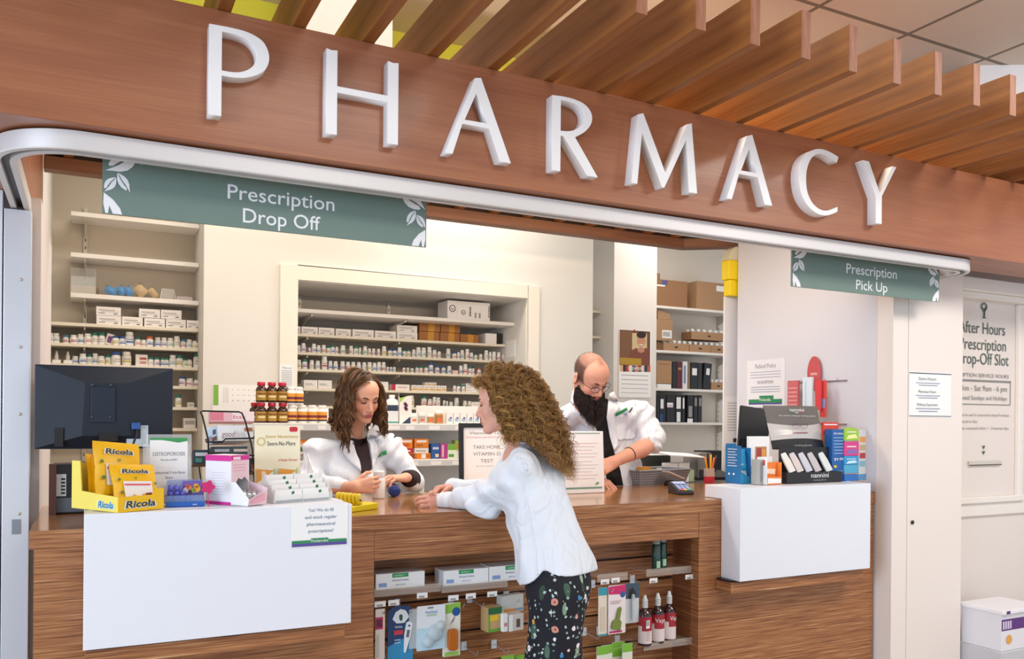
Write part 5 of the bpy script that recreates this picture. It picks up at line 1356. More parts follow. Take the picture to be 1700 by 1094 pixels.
# ------------------------------------------------------------------ snore remedy card, business card rack
yS_=.14
x0,x1=pxbox(423,499,yS_)
t=thing('product_card','cream upright card for an anti snoring remedy with two packs','card',((x0+x1)/2,yS_,CZ+.0005))
W9=x1-x0; H9=at_y(460,713,yS_)[2]-CZ; mb=MB(); mb.M=Matrix.Rotation(-.04,4,'X'); rd_=.012
mb.rbox(-W9/2,W9/2,0,.003,0,H9,rd_,mat('F0E8CC',.55,name='cream card'),axis='y'); mb.build('card_board',t)
mb=MB(); mb.M=Matrix.Rotation(-.04,4,'X'); yq=-.001
mb.text('Snore Nevermore',(W9*.08,yq,H9*.86),X,Z,H9*.035,mat('C9A23A',.5),width=W9*.72,shear=.3); mb.text('Snore-No-More',(W9*.08,yq,H9*.775),X,Z,H9*.048,M_blk,width=W9*.62)
mb.text('It Really Works!',(W9*.22,yq,H9*.60),X,Z,H9*.028,mat('D0403A',.5),width=W9*.42)
mb.rbox(W9*.26,W9*.44,yq,yq+.0005,H9*.93,H9*.985,.006,R_,axis='y')
mb.lathe([(.011,0),(.017,0)],mat('D8C48A',.5),20,c=(-W9*.36,yq,H9*.82),axis='y',cap=False)
mb.build('print',t)
for i,u in enumerate((-.27,.22)):
    pk=MB(); pk.M=Matrix.Rotation(-.04,4,'X'); pk.box(W9*(u-.2),W9*(u+.2),-.014,-.002,H9*.12,H9*.52,mat('F3F3EE',.4)); o=pk.build('blister_pack',t,bevel=.002)
    p=MB(); p.M=Matrix.Rotation(-.04,4,'X'); p.quad([(W9*(u-.2),-.0148,H9*.36),(W9*(u+.18),-.0148,H9*.5),(W9*(u-.2),-.0148,H9*.52)],mat('E8A03A',.5)); p.quad([(W9*(u+.13),-.0148,H9*.12),(W9*(u+.2),-.0148,H9*.12),(W9*(u+.2),-.0148,H9*.52),(W9*(u+.16),-.0148,H9*.52)],mat('B8D08A',.5)); p.lathe([(0,0),(.009,0)],mat('4A6A3A',.5),12,c=(W9*(u+.05),-.0152,H9*.17),axis='y',cap=False); p.build('print',o)
# business card rack, four tiers by two
a=at_z(*c2p(965,938),BZ); b=at_z(*c2p(1345,905),BZ); wu=np.linalg.norm((b-a)[:2]); th=math.atan2(b[1]-a[1],b[0]-a[0])
t=thing('card_rack','clear tiered rack of white business cards on the white box','card rack',a+Z*.0004,th)
mb=MB(); hC=.046
for r_ in range(4):
    yy,zz=r_*.022,r_*.017
    mb.box(-.006,wu+.006,yy-.004,yy-.0025,zz,zz+.03,M_acry); mb.box(-.006,wu+.006,yy-.002,yy+.018,zz,zz+.002,M_acry)
mb.prism([(-.006,0),(.09,0),(.09,.11),(.07,.115),(-.006,.03)],(-.008,0,0),Y,Z,(.002,0,0),acrylic('F4F8FA',.35)); mb.prism([(-.006,0),(.09,0),(.09,.11),(.07,.115),(-.006,.03)],(wu+.006,0,0),Y,Z,(.002,0,0),acrylic('F4F8FA',.35))
mb.build('clear_tiers',t)
Mb=Matrix.Translation(Vector(a+Z*.0004))@Matrix.Rotation(th,4,'Z')
card_p=None
for r_ in range(4):
    for c_ in range(2):
        wq=wu/2-.003
        if card_p is None:
            m_=MB(); m_.box(0,wq,0,.012,0,hC,M_paper); card_p=m_.build('business_cards')
            m_=MB(); m_.quad([(0.001,-.0006,0.001),(wq,-.0006,0.001),(wq,-.0006,.005),(0.001,-.0006,.005)],mat('5A5A9A',.5)); m_.quad([(0.001,-.0006,.005),(wq,-.0006,.005),(wq,-.0006,.0085),(0.001,-.0006,.0072)],mat('4A9A6A',.5))
            m_.quad([(wq*.62,-.0006,.026),(wq*.72,-.0006,.03),(wq*.70,-.0006,.04),(wq*.60,-.0006,.036)],mat('2A7A4A',.5)); m_.quad([(wq*.3,-.0006,.007),(wq*.6,-.0006,.007),(wq*.6,-.0006,.0095),(wq*.3,-.0006,.0095)],M_paper)
            m_.build('print',card_p); o=card_p
        else:
            o=card_p.copy(); COL.objects.link(o)
            for ch in card_p.children: c__=ch.copy(); COL.objects.link(c__); c__.parent=o
        o.matrix_world=Mb@Matrix.Translation((.001+c_*(wu/2),r_*.022+.0005,r_*.017+.0026))@Matrix.Rotation(-.12,4,'X')
        tag(o,f'stack of white business cards, {["front", "second", "third", "rear"][r_]} tier, {["left", "right"][c_]} column','business cards','business cards in the tiered rack')
# sloping clear screen by the rack
q=at_z(*c2p(1375,800),CZ); q2=at_z(*c2p(1140,700),CZ)
t=thing('clear_screen','sloping clear acrylic side screen behind the card rack','screen',(.80,.20,CZ+.0005))
mb=MB(); pA=at_y(*c2p(1130,590),.30); pB=at_y(*c2p(1388,765),.16)
mb.prism([(0,0),(.17,0),(.17,pA[2]-CZ),(.02,pB[2]-CZ)],(0.0,-.04,0),Y,Z,(.003,0,0),acrylic('EEF3F6',.3)); mb.build('pane',t)

# ------------------------------------------------------------------ yellow bee tray on the counter
c3p=lambda x,y: (480+x/3.907,590+y/3.907)
a=at_z(*c3p(422,1038),CZ); b=at_z(*c3p(597,1012),CZ); th=math.atan2(b[1]-a[1],b[0]-a[0]); wu=np.linalg.norm((b-a)[:2])
t=thing('honey_tray','bright yellow tray of bee printed honey packs on the counter edge','display tray',a+Z*.0004-X*.02,th)
M_y2=mat('EFDD16',.4,name='lemon yellow plastic'); wv=.15
MB().prism([(0,0),(wu+.02,0),(wu+.02,.026),(0,.02)],(0,0,0),X,Z,(0,.12,0),M_y2).build('tray_base',t,bevel=.003)
Mb=Matrix.Translation(Vector(t.location))@Matrix.Rotation(th,4,'Z'); hp=None
for i in range(6):
    if hp is None:
        m_=MB(); m_.lathe([(.004,0),(.0225,.001),(.0225,.012),(.004,.0125)],mat('F0D020',.3,name='yellow pack film'),20,axis='y'); hp=m_.build('honey_pack')
        m_=MB(); m_.lathe([(0,0),(.016,0)],mat('E8C84A',.4),16,c=(0,-.0005,0),axis='y',cap=False); m_.quad([(-.018,-.0009,.006),(.018,-.0009,.006),(.012,-.0009,.017),(-.012,-.0009,.017)],mat('F6E66A',.5)); m_.quad([(-.012,-.0009,-.006),(.006,-.0009,-.010),(.010,-.0009,-.004),(-.006,-.0009,0)],mat('4A3A20',.5)); m_.quad([(.002,-.001,-.002),(.014,-.001,-.004),(.014,-.001,.003),(.004,-.001,.004)],mat('F0F0E8',.5)); m_.build('bee_print',hp); o=hp
    else:
        o=hp.copy(); COL.objects.link(o)
        for ch in hp.children: c__=ch.copy(); COL.objects.link(c__); c__.parent=o
    o.matrix_world=Mb@Matrix.Translation((.075-i*.006+.01,.012+i*.0155,.047+.001*i))@Matrix.Rotation(-.16,4,'X')@Matrix.Rotation(.25,4,'Z')
    tag(o,f'round yellow honey pack with a bee, {ORD[i]} from the front of the lemon tray','honey pack','honey packs in the yellow tray')

# ------------------------------------------------------------------ notice on the white box, store hours, refund policy
gl=mat('2F8A5A',.5); vl=mat('5A4A9A',.5)
notice('counter_notice','white notice about stocking regular prescriptions taped to the big white box',486,839,580,917,-.1325,
       [('Yes! We do fill',.52,.82,.075,.44,M_inkblue),('and stock regular',.52,.66,.075,.56,M_inkblue),('pharmaceutical',.52,.50,.075,.5,M_inkblue),('prescriptions!',.52,.34,.075,.44,M_inkblue),('R',.02,.98,.10,.17,gl),('R',.35,.65,.17,.21,gl),('R',.02,.98,.03,.10,vl),('Finlandia',.5,.12,.06,.3,M_paper)])
pn=[o for o in bpy.data.objects if o.name=='counter_notice'][0]
notice('store_hours','white store hours sheet taped on the narrow white door',1509,608,1578,681,-.1025,
       [('R',0,1,.965,.985,M_navy),('R',0,1,.015,.03,M_navy),('Store Hours',.42,.82,.075,.42,gi),('R',.15,.72,.75,.77,il),('R',.22,.66,.70,.72,il),('Pharmacy Hours',.42,.54,.06,.42,gi),('R',.15,.72,.47,.49,il),('R',.22,.66,.42,.44,il),('Wellness Department',.42,.25,.06,.5,gi),('R',.15,.72,.18,.20,il),('R',.22,.66,.12,.14,il)])
def wall_notice(name,label,px0,py0,px1,py1,x,lines):
    a=at_x(px0,py1,x); b=at_x(px1,py0,x); W3=a[1]-b[1]; H3=(at_x((px0+px1)/2,py0,x)-at_x((px0+px1)/2,py1,x))[2]
    t=thing(name,label,'notice',(x-.0025,a[1],a[2]),-math.pi/2)
    MB().box(0,W3,0,.0015,0,H3,mat('E8E8EE',.5,name='laminated paper')).build('sheet',t)
    mb=MB()
    for li,ln in enumerate(lines):
        e_=-.0006-.0002*li
        if ln[0]=='R': _,u0,u1,v0,v1,mm=ln; mb.quad([(u0*W3,e_,v0*H3),(u1*W3,e_,v0*H3),(u1*W3,e_,v1*H3),(u0*W3,e_,v1*H3)],mm)
        else: s_,u,v,hh_,ww,mm=ln; mb.text(s_,(u*W3,e_,v*H3),X,Z,hh_*H3,mm,width=ww*W3)
    mb.build('print',t)
wall_notice('refund_notice','white refund policy notice with a green hill logo on the right wall',1240,590,1302,690,RX,
            [('Refund Policy',.5,.86,.07,.55,gi)]+[('R',.1,.9,.79-i*.045,.80-i*.045,il)for i in range(3)]+[('NO EXCEPTIONS',.5,.60,.05,.42,gi)]+[('R',.12,.88,.54-i*.04,.55-i*.04,il)for i in range(3)]+
            [('R',.06,.94,.28,.34,gl),('R',.35,.72,.34,.40,gl),('R',.06,.94,.255,.28,vl),('Finlandia',.5,.31,.05,.3,M_paper),('R',.04,.96,.19,.20,M_navy),('REFUNDS',.6,.13,.04,.3,gi)])

# ------------------------------------------------------------------ signs and gear in the middle of the counter
# black framed vitamin D poster
yV=min(at_z(772,812,CZ)[1],.76)
xV0,xV1=pxbox(763,862,yV)
t=thing('framed_poster','black framed vitamin D test poster standing on the counter','poster',(xV0,yV,CZ+.0005),-.06)
Wv,Hv=.30,at_y(765,704,yV)[2]-CZ
mb=MB(); fw=.022; mb.M=Matrix.Rotation(-.05,4,'X')
for bx in((0,Wv,0,fw),(0,Wv,Hv-fw,Hv),(0,fw,fw,Hv-fw),(Wv-fw,Wv,fw,Hv-fw)): mb.box(bx[0],bx[1],-.008,.008,bx[2],bx[3],M_dark)
mb.build('frame',t)
mb=MB(); mb.M=Matrix.Rotation(-.05,4,'X'); mb.box(fw,Wv-fw,.002,.004,fw,Hv-fw,M_paper); mb.build('sheet',t)
mb=MB(); mb.M=Matrix.Rotation(-.05,4,'X'); yq=.0012
mb.text('Vitamin D Test',(Wv*.5,yq,Hv*.84),X,Z,Hv*.04,gi,width=Wv*.62); mb.text('Are you getting enough vitamin D this winter?',(Wv*.5,yq,Hv*.79),X,Z,Hv*.018,mat('E05A8A',.5),width=Wv*.74)
for i,s_ in enumerate(('TAKE HOME','VITAMIN D','TEST')): mb.text(s_,(Wv*.5,yq,Hv*(.63-i*.1)),X,Z,Hv*.05,gi,width=Wv*(.5 if i<2 else .24))
mb.text('ask your pharmacist',(Wv*.5,yq,Hv*.37),X,Z,Hv*.02,il,width=Wv*.4); mb.build('lettering',t)
MB().prism([(.01,0),(.10,0),(.022,Hv*.6)],(Wv*.45,0,0),Y,Z,(.02,0,0),M_dark).build('easel_leg',t)
# white standing notice
yW=at_z(975,817,CZ)[1]
xa,xb=pxbox(921,1004,yW)
t=thing('standing_notice','white standing notice with rows of red text on the counter','notice board',((xa+xb)/2,yW,CZ+.0005))
Ww,Hw=xb-xa,at_y(965,714,yW)[2]-CZ
mb=MB(); mb.M=Matrix.Rotation(-.06,4,'X'); mb.box(-Ww/2,Ww/2,0,.012,0.0007,Hw,mat('F0EDEC',.4,name='white notice board')); mb.build('board',t,bevel=.002)
mb=MB(); mb.M=Matrix.Rotation(-.06,4,'X'); yq=-.001
def rq(u0,u1,v0,v1,m): mb.quad([(-Ww/2+u0*Ww,yq,v0*Hw),(-Ww/2+u1*Ww,yq,v0*Hw),(-Ww/2+u1*Ww,yq,v1*Hw),(-Ww/2+u0*Ww,yq,v1*Hw)],m)
rq(.1,.93,.955,.975,mat('9AA8A0',.5)); rq(.1,.95,.07,.10,mat('7A9A8A',.5))
for i in range(11):
    rq(.14,.88-.06*(i%3),.80-i*.055-(.02 if i>4 else 0),.807-i*.055-(.02 if i>4 else 0),mat('D88A8A' if i<3 else 'C8A8AC',.6))
mb.build('text_lines',t)
mb=MB(); mb.M=Matrix.Rotation(-.06,4,'X'); mb.quad([(Ww*.30,yq,Hw*.13),(Ww*.37,yq,Hw*.135),(Ww*.40,yq,Hw*.17),(Ww*.34,yq,Hw*.175)],mat('6AA07A',.5)); mb.build('leaf_emblem',t)
MB().prism([(.012,0),(.11,0),(.03,Hw*.5)],(0,0,0),Y,Z,(.02,0,0),M_white).build('easel_leg',t)

# card terminal
c5p=lambda x,y: (880+x/3.7735,550+y/3.7735)
a=at_z(1142,817,CZ); th=-.25
t=thing('card_terminal','dark card payment terminal with coloured keys on the counter','card terminal',a+Z*.0004+Y*.0,th)
sl=.32
mb=MB(); mb.prism([(-.0,0),(.14,0),(.14,.055),(.12,.058),(.0,.018)],(-.042,0,0),Y,Z,(.084,0,0),mat('23262E',.4,name='terminal plastic')); mb.build('body',t,bevel=.005)
def key(u,v,du,dv,m,nm='key'):
    zz=lambda yy: .018+(yy/.12)*.040+.0012
    mb=MB(); mb.add([(u,v,zz(v)),(u+du,v,zz(v)),(u+du,v+dv,zz(v+dv)),(u,v+dv,zz(v+dv)),(u,v,zz(v)+.003),(u+du,v,zz(v)+.003),(u+du,v+dv,zz(v+dv)+.003),(u,v+dv,zz(v+dv)+.003)],
                      [(0,1,5,4),(1,2,6,5),(2,3,7,6),(3,0,4,7),(4,5,6,7)],m); mb.build(nm,t)
for i,c in enumerate(('D8406A','E8C84A','3FA86A')): key(-.032+i*.023,.010,.018,.010,mat(c,.4))
for j in range(3):
    for i in range(3): key(-.032+i*.023,.026+j*.017,.018,.011,mat('8AA0D8',.4))
key(-.034,.082,.068,.03,mat('6A80B8',.3),'screen')
# grey perforated basket with papers
a=at_z(*c5p(690,955),CZ); b=at_z(*c5p(975,935),CZ); wu=np.linalg.norm((b-a)[:2]); th=math.atan2(b[1]-a[1],b[0]-a[0])
t=thing('plastic_basket','grey perforated plastic basket near the card terminal','basket',a+Z*.0004,th)
hB=.085; wv=.2; fl_=.025
m_bk=bpy.data.materials.new('perforated grey plastic'); m_bk.use_nodes=True
nt=m_bk.node_tree; bs=nt.nodes['Principled BSDF']; tc=nt.nodes.new('ShaderNodeTexCoord'); ch_=nt.nodes.new('ShaderNodeTexBrick')
ch_.inputs['Scale'].default_value=1; ch_.inputs['Brick Width'].default_value=.016; ch_.inputs['Row Height'].default_value=.014; ch_.inputs['Mortar Size'].default_value=.0045
ch_.inputs['Color1'].default_value=(0.03,0.03,0.035,1); ch_.inputs['Color2'].default_value=(0.04,0.04,0.045,1); ch_.inputs['Mortar'].default_value=(*lin('8E9098'),1)
sx_=nt.nodes.new('ShaderNodeSeparateXYZ'); ad_=nt.nodes.new('ShaderNodeMath'); cb_=nt.nodes.new('ShaderNodeCombineXYZ')
nt.links.new(tc.outputs['Object'],sx_.inputs[0]); nt.links.new(sx_.outputs[0],ad_.inputs[0]); nt.links.new(sx_.outputs[1],ad_.inputs[1]); nt.links.new(ad_.outputs[0],cb_.inputs[0]); nt.links.new(sx_.outputs[2],cb_.inputs[1]); nt.links.new(cb_.outputs[0],ch_.inputs['Vector']); nt.links.new(ch_.outputs['Color'],bs.inputs['Base Color']); bs.inputs['Roughness'].default_value=.5
M_bk=mat('8E9098',.5,name='grey plastic')
mb=MB()
def bq(p,m): mb.add(list(p)+[(q[0],q[1],q[2])for q in p],[(0,1,2,3)],m)
bot=[(0,0,0),(wu,0,0),(wu,wv,0),(0,wv,0)]; top=[(-fl_,-fl_,hB),(wu+fl_,-fl_,hB),(wu+fl_,wv+fl_,hB),(-fl_,wv+fl_,hB)]
mb.add(bot+top,[(0,1,5,4),(1,2,6,5),(2,3,7,6),(3,0,4,7)],m_bk); mb.add(bot,[(3,2,1,0)],M_bk)
mb.build('walls',t)
MB().tube(top,.005,M_bk,8,closed=True,smooth=False).build('rim',t)
Tm=np.array(t.location)
o=MB().box(-.04,.04,-.02,.02,0,.10,mat('E09A3A',.5)).build('orange_box',loc=tuple(Tm+np.array([.07,.05,.004])),rot=(0,0,.3)); tag(o,'orange box inside the grey basket','box')
# paperwork and small boxes behind the basket
def dbox(name,label,cat,x0,x1,yt,yb,y,faces,d=.08,zb=CZ,group='boxes behind the grey basket',lev=0):
    p0=880+x0/3.7735; p1=880+x1/3.7735
    a,b=pxbox(p0,p1,y); k=ppm(p0,y)/3.7735
    return carton(name,label,cat,a,b-.001,y,d,zb+lev,zb+lev+(yb-yt)*k,faces,group)
yD=.90
t=thing('back_desk','dark worktop behind the counter at the right','worktop',(3.36,1.0,0))
MB().box(3.02,3.70,.835,1.50,CZ-.05,CZ-.001,mat('4A4442',.4,name='dark laminate')).build('worktop',t,world=True,bevel=.003)
MB().box(3.05,3.65,1.44,1.48,0,CZ-.051,M_wallw).build('back_panel',t,world=True); MB().box(3.05,3.08,.86,1.43,0,CZ-.051,M_wallw).build('side_panel',t,world=True); MB().box(3.62,3.65,.86,1.43,0,CZ-.051,M_wallw).build('side_panel',t,world=True)
SB=[mat('E2DFDC',.6,name='white small carton'),(.1,.9,.2,.35,M_lay),(.1,.8,.5,.6,M_lay)]
dbox('paper_stack','white and red topped stack of papers at the back of the desk','papers',760,846,655,735,1.25,[M_paper,(.4,1,.1,.3,R_),(.3,.9,.6,.7,M_lay)],lev=.07)
dbox('dark_box','long black box behind the small cartons on the desk','box',720,880,700,850,1.18,[mat('2A2E2A',.5)],d=.05)
dbox('small_carton','white small carton left of the cartons behind the basket','carton',728,790,775,850,1.0,SB)
dbox('small_carton','white carton second from left behind the basket','carton',795,872,770,850,1.06,SB)
dbox('small_carton','tall pale carton with a red mark behind the basket','carton',874,928,738,850,1.02,[mat('C9C6C4',.6),(.3,.7,.6,.66,R_),(.1,.9,.2,.3,M_lay)])
dbox('small_carton','tall wide pale carton behind the basket','carton',932,1000,738,850,1.02,[mat('D4D2D0',.6),(.1,.9,.5,.6,M_lay)])
dbox('small_carton','white and pink carton right of the tall pale ones','carton',948,996,785,850,.93,[M_paper,(.1,.9,.5,.9,mat('D8B8B4',.6))])
dbox('small_carton','greenish carton at the right end behind the basket','carton',998,1030,778,850,.95,[mat('A8BCA0',.5)],d=.05)
yy=1.02; q=at_y(*c5p(970,720),yy)
o=MB(); o.M=Matrix.Rotation(.06,4,'Y')@Matrix.Rotation(.1,4,'X'); o.box(-.13,.13,-.06,.10,0,.006,M_paper); ob=o.build('paper_sheet',loc=(q[0],yy+.02,CZ+.155)); tag(ob,'loose white papers lying across the tall pale cartons','papers')
o=MB(); o.M=Matrix.Rotation(.35,4,'Y'); o.box(-.06,.06,-.03,.04,0,.003,M_paper); q=at_y(*c5p(865,825),.80); ob=o.build('receipt_slip',loc=(q[0],.74,CZ+.06)); tag(ob,'white receipt slip poking out of the basket','receipt')
# label printer, dark monitor foot, pen pot
dd=lambda px,py,y: at_y(*c5p(px,py),y)
q=dd(1085,800,1.1); t=thing('label_printer','grey label printer on the desk behind the terminal','printer',(q[0],1.08,CZ+.0005))
k=ppm(1170,1.1)/3.7735
mb=MB(); mb.rbox(-52*k,60*k,0,.15,0,165*k,.02,mat('7E7C7C',.45,name='grey printer plastic'),axis='y'); mb.build('body',t,bevel=.004)
MB().box(-40*k,50*k,-.01,-.0005,10*k,60*k,mat('3A3A3C',.5)).build('front_slot',t,bevel=.002)
q=dd(1115,660,1.35); o=MB().box(-.08,.08,0,.1,0,.17,M_dark).build('black_device',loc=(q[0],1.3,CZ+.0005),bevel=.004); tag(o,'black boxy device at the back of the desk','device')
q=dd(1135,880,.86); t=thing('pen_pot','red and clear pot of orange pens beside the blue box','pen pot',(q[0],.87,CZ+.0005))
MB().rbox(-.028,.028,-.02,.02,0,.035,.006,R_).build('red_base',t); mb=MB(); mb.rbox(-.028,.028,-.02,.02,.0352,.085,.006,acrylic('E8E4E0',.4)); mb.build('clear_cup',t)
TP=np.array(t.location)
for i,(c,dx,ln,ls)in enumerate((('E8901E',-.012,-.2,.12),('F0B030',.004,.05,.13),('E86A2A',.014,.2,.115),('1A1A1E',-.004,-.05,.14),('2A2A2E',.018,.3,.13))):
    m_=MB(); m_.M=Matrix.Rotation(ln,4,'Y'); m_.lathe([(.002,0),(.006,.006),(.006,ls-.004),(.004,ls)],mat(c,.4),8); o=m_.build('pen',loc=tuple(TP+np.array([dx,.002*i-.004,.0365])))
    tag(o,['orange pen leaning left in the pen pot','yellow orange pen upright in the pen pot','red orange pen leaning right in the pen pot','black upright pen in the pen pot','black pen leaning far right in the pen pot'][i],'pen','pens in the pot')
a=at_z(*c5p(1180,905),CZ)
t=thing('phone_set','black desk phone with cord left of the blue box','phone',(a[0]+.03,a[1]-.03,CZ+.0005),-.2)
MB().prism([(0,0),(.16,0),(.16,.05),(0,.015)],(-.09,0,0),Y,Z,(.16,0,0),M_dark).build('base',t,bevel=.004)
mb=MB(); mb.tube([(-.06,.03,.05),(-.06,.05,.062),(-.06,.11,.075),(-.06,.13,.07)],[.016,.012,.012,.017],M_dark,10); mb.build('handset',t)
mb=MB(); mb.tube([(.02*math.cos(i*1.3)-.12-i*.003,-.02+.004*math.sin(i*1.3),.006+.002*(i%2))for i in range(22)],.002,M_dark,5); mb.build('cord',t)
q=at_z(*c5p(905,950),CZ); o=MB(); o.lathe([(.03,0),(.035,.006),(.03,.02),(.015,.028),(0,.029)],M_dark,18); ob=o.build('computer_mouse',loc=(q[0],q[1]+.03,CZ+.0005)); ob.scale=(1.15,.8,1); tag(ob,'black computer mouse between basket and terminal','mouse')

# ------------------------------------------------------------------ pick up box display
c6p=lambda x,y: (1190+x/4.375,570+y/4.375)
# dark tablet screen behind, blue sachet box, pictures
yM=.33
pa=at_y(*c6p(170,700),yM); t=thing('customer_display','black tilted customer display behind the pick up box','screen',(pa[0]+.075,yM,CZ+.0005),-.35)
zz=at_y(*c6p(245,412),yM)[2]-CZ
mb=MB(); mb.M=Matrix.Rotation(-.22,4,'X')@Matrix.Rotation(.15,4,'Y'); mb.box(-.085,.085,0,.02,.02,zz,mat('0E121A',.25,name='glossy black')); mb.build('panel',t,bevel=.004)
MB().rbox(-.09,.09,-.03,.14,0,.012,.02,M_dark).build('foot',t); MB().box(-.03,.03,.035,.055,.012,zz*.6,M_dark).build('neck',t)
a=at_z(*c6p(182,995),BZ); th=.62
t=thing('sachet_box','blue open display box of sachets on the pick up box','display box',a+Z*.0004,0.12)
Hs=290/4.375*ppm(1230,a[1]); wl_,wf=.10,.075
B2=mat('1E6FA8',.45,name='blue sachet carton'); B3=mat('2F97C8',.45,name='light blue print')
mb=MB(); mb.box(0,.002,0,wl_,0,Hs*.96,B2); mb.box(.002,wf,wl_-.002,wl_,0,Hs,B2); mb.box(wf-.002,wf,.002,wl_-.002,0,Hs*.9,B2); mb.box(.002,wf-.002,.002,wl_-.002,0,.002,B2); mb.prism([(.002,0),(wf-.002,0),(wf-.002,Hs*.16),(wf*.5,Hs*.22),(.002,Hs*.3)],(0,0,0),X,Z,(0,.002,0),B3); mb.build('carton',t)
mb=MB(); e=.0008
for i in range(7): mb.quad([(-e,wl_*.85,Hs*(.86-i*.07)),(-e,wl_*(.25+.1*(i%2)),Hs*(.86-i*.07)),(-e,wl_*(.25+.1*(i%2)),Hs*(.875-i*.07)),(-e,wl_*.85,Hs*(.875-i*.07))],M_paper)
for u in(.75,.45): mb.lathe([(0,0),(.006,0)],M_paper,8,c=(-e,wl_*u,Hs*.24),axis='x',cap=False)
mb.build('print',t)
Mb=Matrix.Translation(Vector(t.location))@Matrix.Rotation(.12,4,'Z')
for i in range(3):
    m_=MB(); m_.box(-.033,.033,-.006,.006,0,Hs*.84,[B3,mat('D8E8F0',.4),mat('48B0D0',.4)][i]); o=m_.build('sachet',bevel=.003); o.matrix_world=Mb@Matrix.Translation((wf/2,.02+i*.024,.006))@Matrix.Rotation(-.12,4,'X')
    tag(o,['front blue sachet with ice picture in the blue box','pale sachet in the middle of the blue box','rear turquoise sachet in the blue box'][i],'sachet','sachets in the blue display box')
    p=MB()
    if i==0: p.quad([(-.03,-.0068,.03),(.03,-.0068,.02),(.02,-.0068,.055),(-.015,-.0068,.06)],mat('E8F2F8',.4)); p.text('ice',(0,-.0068,.085),X,Z,.012,M_paper); p.build('print',o)
yc=.02
cbx('picture_card','white card with a fruit bowl picture behind the blue box','card',*[1190+235/4.375,1190+381/4.375],570+646/4.375,.09,BZ,.02,[M_paper,(.28,.85,.42,.78,mat('C08A5A',.5)),(.35,.6,.5,.75,mat('A8404A',.5)),(.6,.8,.52,.72,mat('E0A040',.5)),('T','GUT',.5,.15,.05,.3,M_inkblue)])
cbx('grey_carton','grey carton squeezed between the blue and orange boxes','carton',*[1190+292/4.375,1190+335/4.375],570+815/4.375,.0,BZ,.04,[mat('A8A8A6',.5),(.5,1,.1,.9,mat('85878A',.5))])
a=at_z(*c6p(372,998),BZ)-Y*.0
t=thing('orange_dispenser','orange and white open carton in front of the reading glasses stand','carton',a+Z*.0004,.15)
Ho=200/4.375*ppm(1275,a[1]); M_og=mat('F08A3C',.45,name='orange print'); wf=.115
mb=MB(); mb.box(0,.0015,0,.06,0,Ho,M_paper); mb.box(.0015,wf,.058,.06,0,Ho,M_paper); mb.box(wf-.0015,wf,.0015,.058,0,Ho*.8,M_og); mb.box(.0015,wf-.0015,.0015,.058,0,.0015,M_og); mb.box(0.0015,wf-.0015,0,.0015,0,Ho*.28,M_og); mb.box(.0015,wf-.0015,.03,.0315,.0015,Ho*.8,M_og); mb.build('carton',t)
mb=MB(); mb.quad([(.006,-.0008,.006),(wf-.006,-.0008,.006),(wf-.006,-.0008,Ho*.2),(.006,-.0008,Ho*.24)],M_paper); mb.quad([(.01,.0292,Ho*.4),(wf-.015,.0292,Ho*.36),(wf-.012,.0292,Ho*.55),(.01,.0292,Ho*.58)],mat('FBE4D0',.5)); mb.quad([(-.0008,.05,Ho*.7),(-.0008,.012,Ho*.7),(-.0008,.012,Ho*.9),(-.0008,.05,Ho*.9)],mat('D8503A',.5)); mb.build('print',t)
# reading glasses stand
yN=at_z(*c6p(560,985),BZ)[1]
x0,x1=pxbox(1190+510/4.375,1190+940/4.375,yN); N0=at_y(*c6p(510,985),yN)
t=thing('glasses_stand','black and silver reading glasses display stand on the pick up box','display stand',((x0+x1)/2,yN,BZ+.0004))
Wn=x1-x0; kN=ppm(1350,yN)/4.375; M_nb=mat('1C1B1D',.4,name='black display card'); M_ns=mat('C9C4C0',.35,.3,name='silver display card'); M_nd=mat('6A645F',.45,name='taupe display card')
MB().box(-Wn/2,Wn/2-.03,0,.085,0,78*kN,M_nb).build('base',t,bevel=.002)
mb=MB(); mb.text('nannini',(Wn*.04,-.0012,38*kN),X,Z,34*kN,M_paper,width=Wn*.30); mb.text('reading glasses',(Wn*.04,-.0012,16*kN),X,Z,9*kN,M_lay,width=Wn*.22); mb.build('base_lettering',t)
MB().box(-Wn/2+.002,Wn/2-.01,.055,.06,78*kN+.0005,255*kN,M_nb).build('case_back',t)
Hh0,Hh1=240*kN,560*kN
mb=MB(); n=14; vs=[]; rows=10; tops=Wn*.47
cols=[M_nb,M_nb,M_ns,M_ns,M_ns,M_ns,M_nd,M_nd,M_nd,M_nd]
wX=lambda v: (.43+.0*v)*Wn*(1.0+.06*v)
xo=-Wn*.10
for j in range(rows+1):
    v=j/rows
    for i in range(n+1):
        u=i/n*2-1; vs.append((xo-Wn*.035*v+u*wX(v),.085-.03*(1-u*u)+.045*v,Hh0+(Hh1-Hh0)*v+(.0 if j in(0,rows)else(.012*(1-u*u)if 1<=j<=3 else(-.012*(1-u*u)if 5<=j<=8 else 0)))))
vb=[(x,y+.003,z)for x,y,z in vs]
for j in range(rows):
    mb.add(vs[j*(n+1):(j+2)*(n+1)],[(i,i+1,n+2+i,n+1+i)for i in range(n)],cols[j]); mb.add(vb[j*(n+1):(j+2)*(n+1)],[(i,n+1+i,n+2+i,i+1)for i in range(n)],M_nb)
mb.build('header_card',t)
mb=MB(); hz=lambda v: Hh0+(Hh1-Hh0)*v; hy=lambda v: .085-.03+.045*v-.004
mb.text('nannini',(xo-Wn*.03,hy(.86),hz(.87)),X,Z,.018,M_paper,width=Wn*.25); mb.text("The world's thinnest reading glasses",(xo-Wn*.03,hy(.78),hz(.755)),X,Z,.008,mat('D8D2CC',.5),width=Wn*.62)
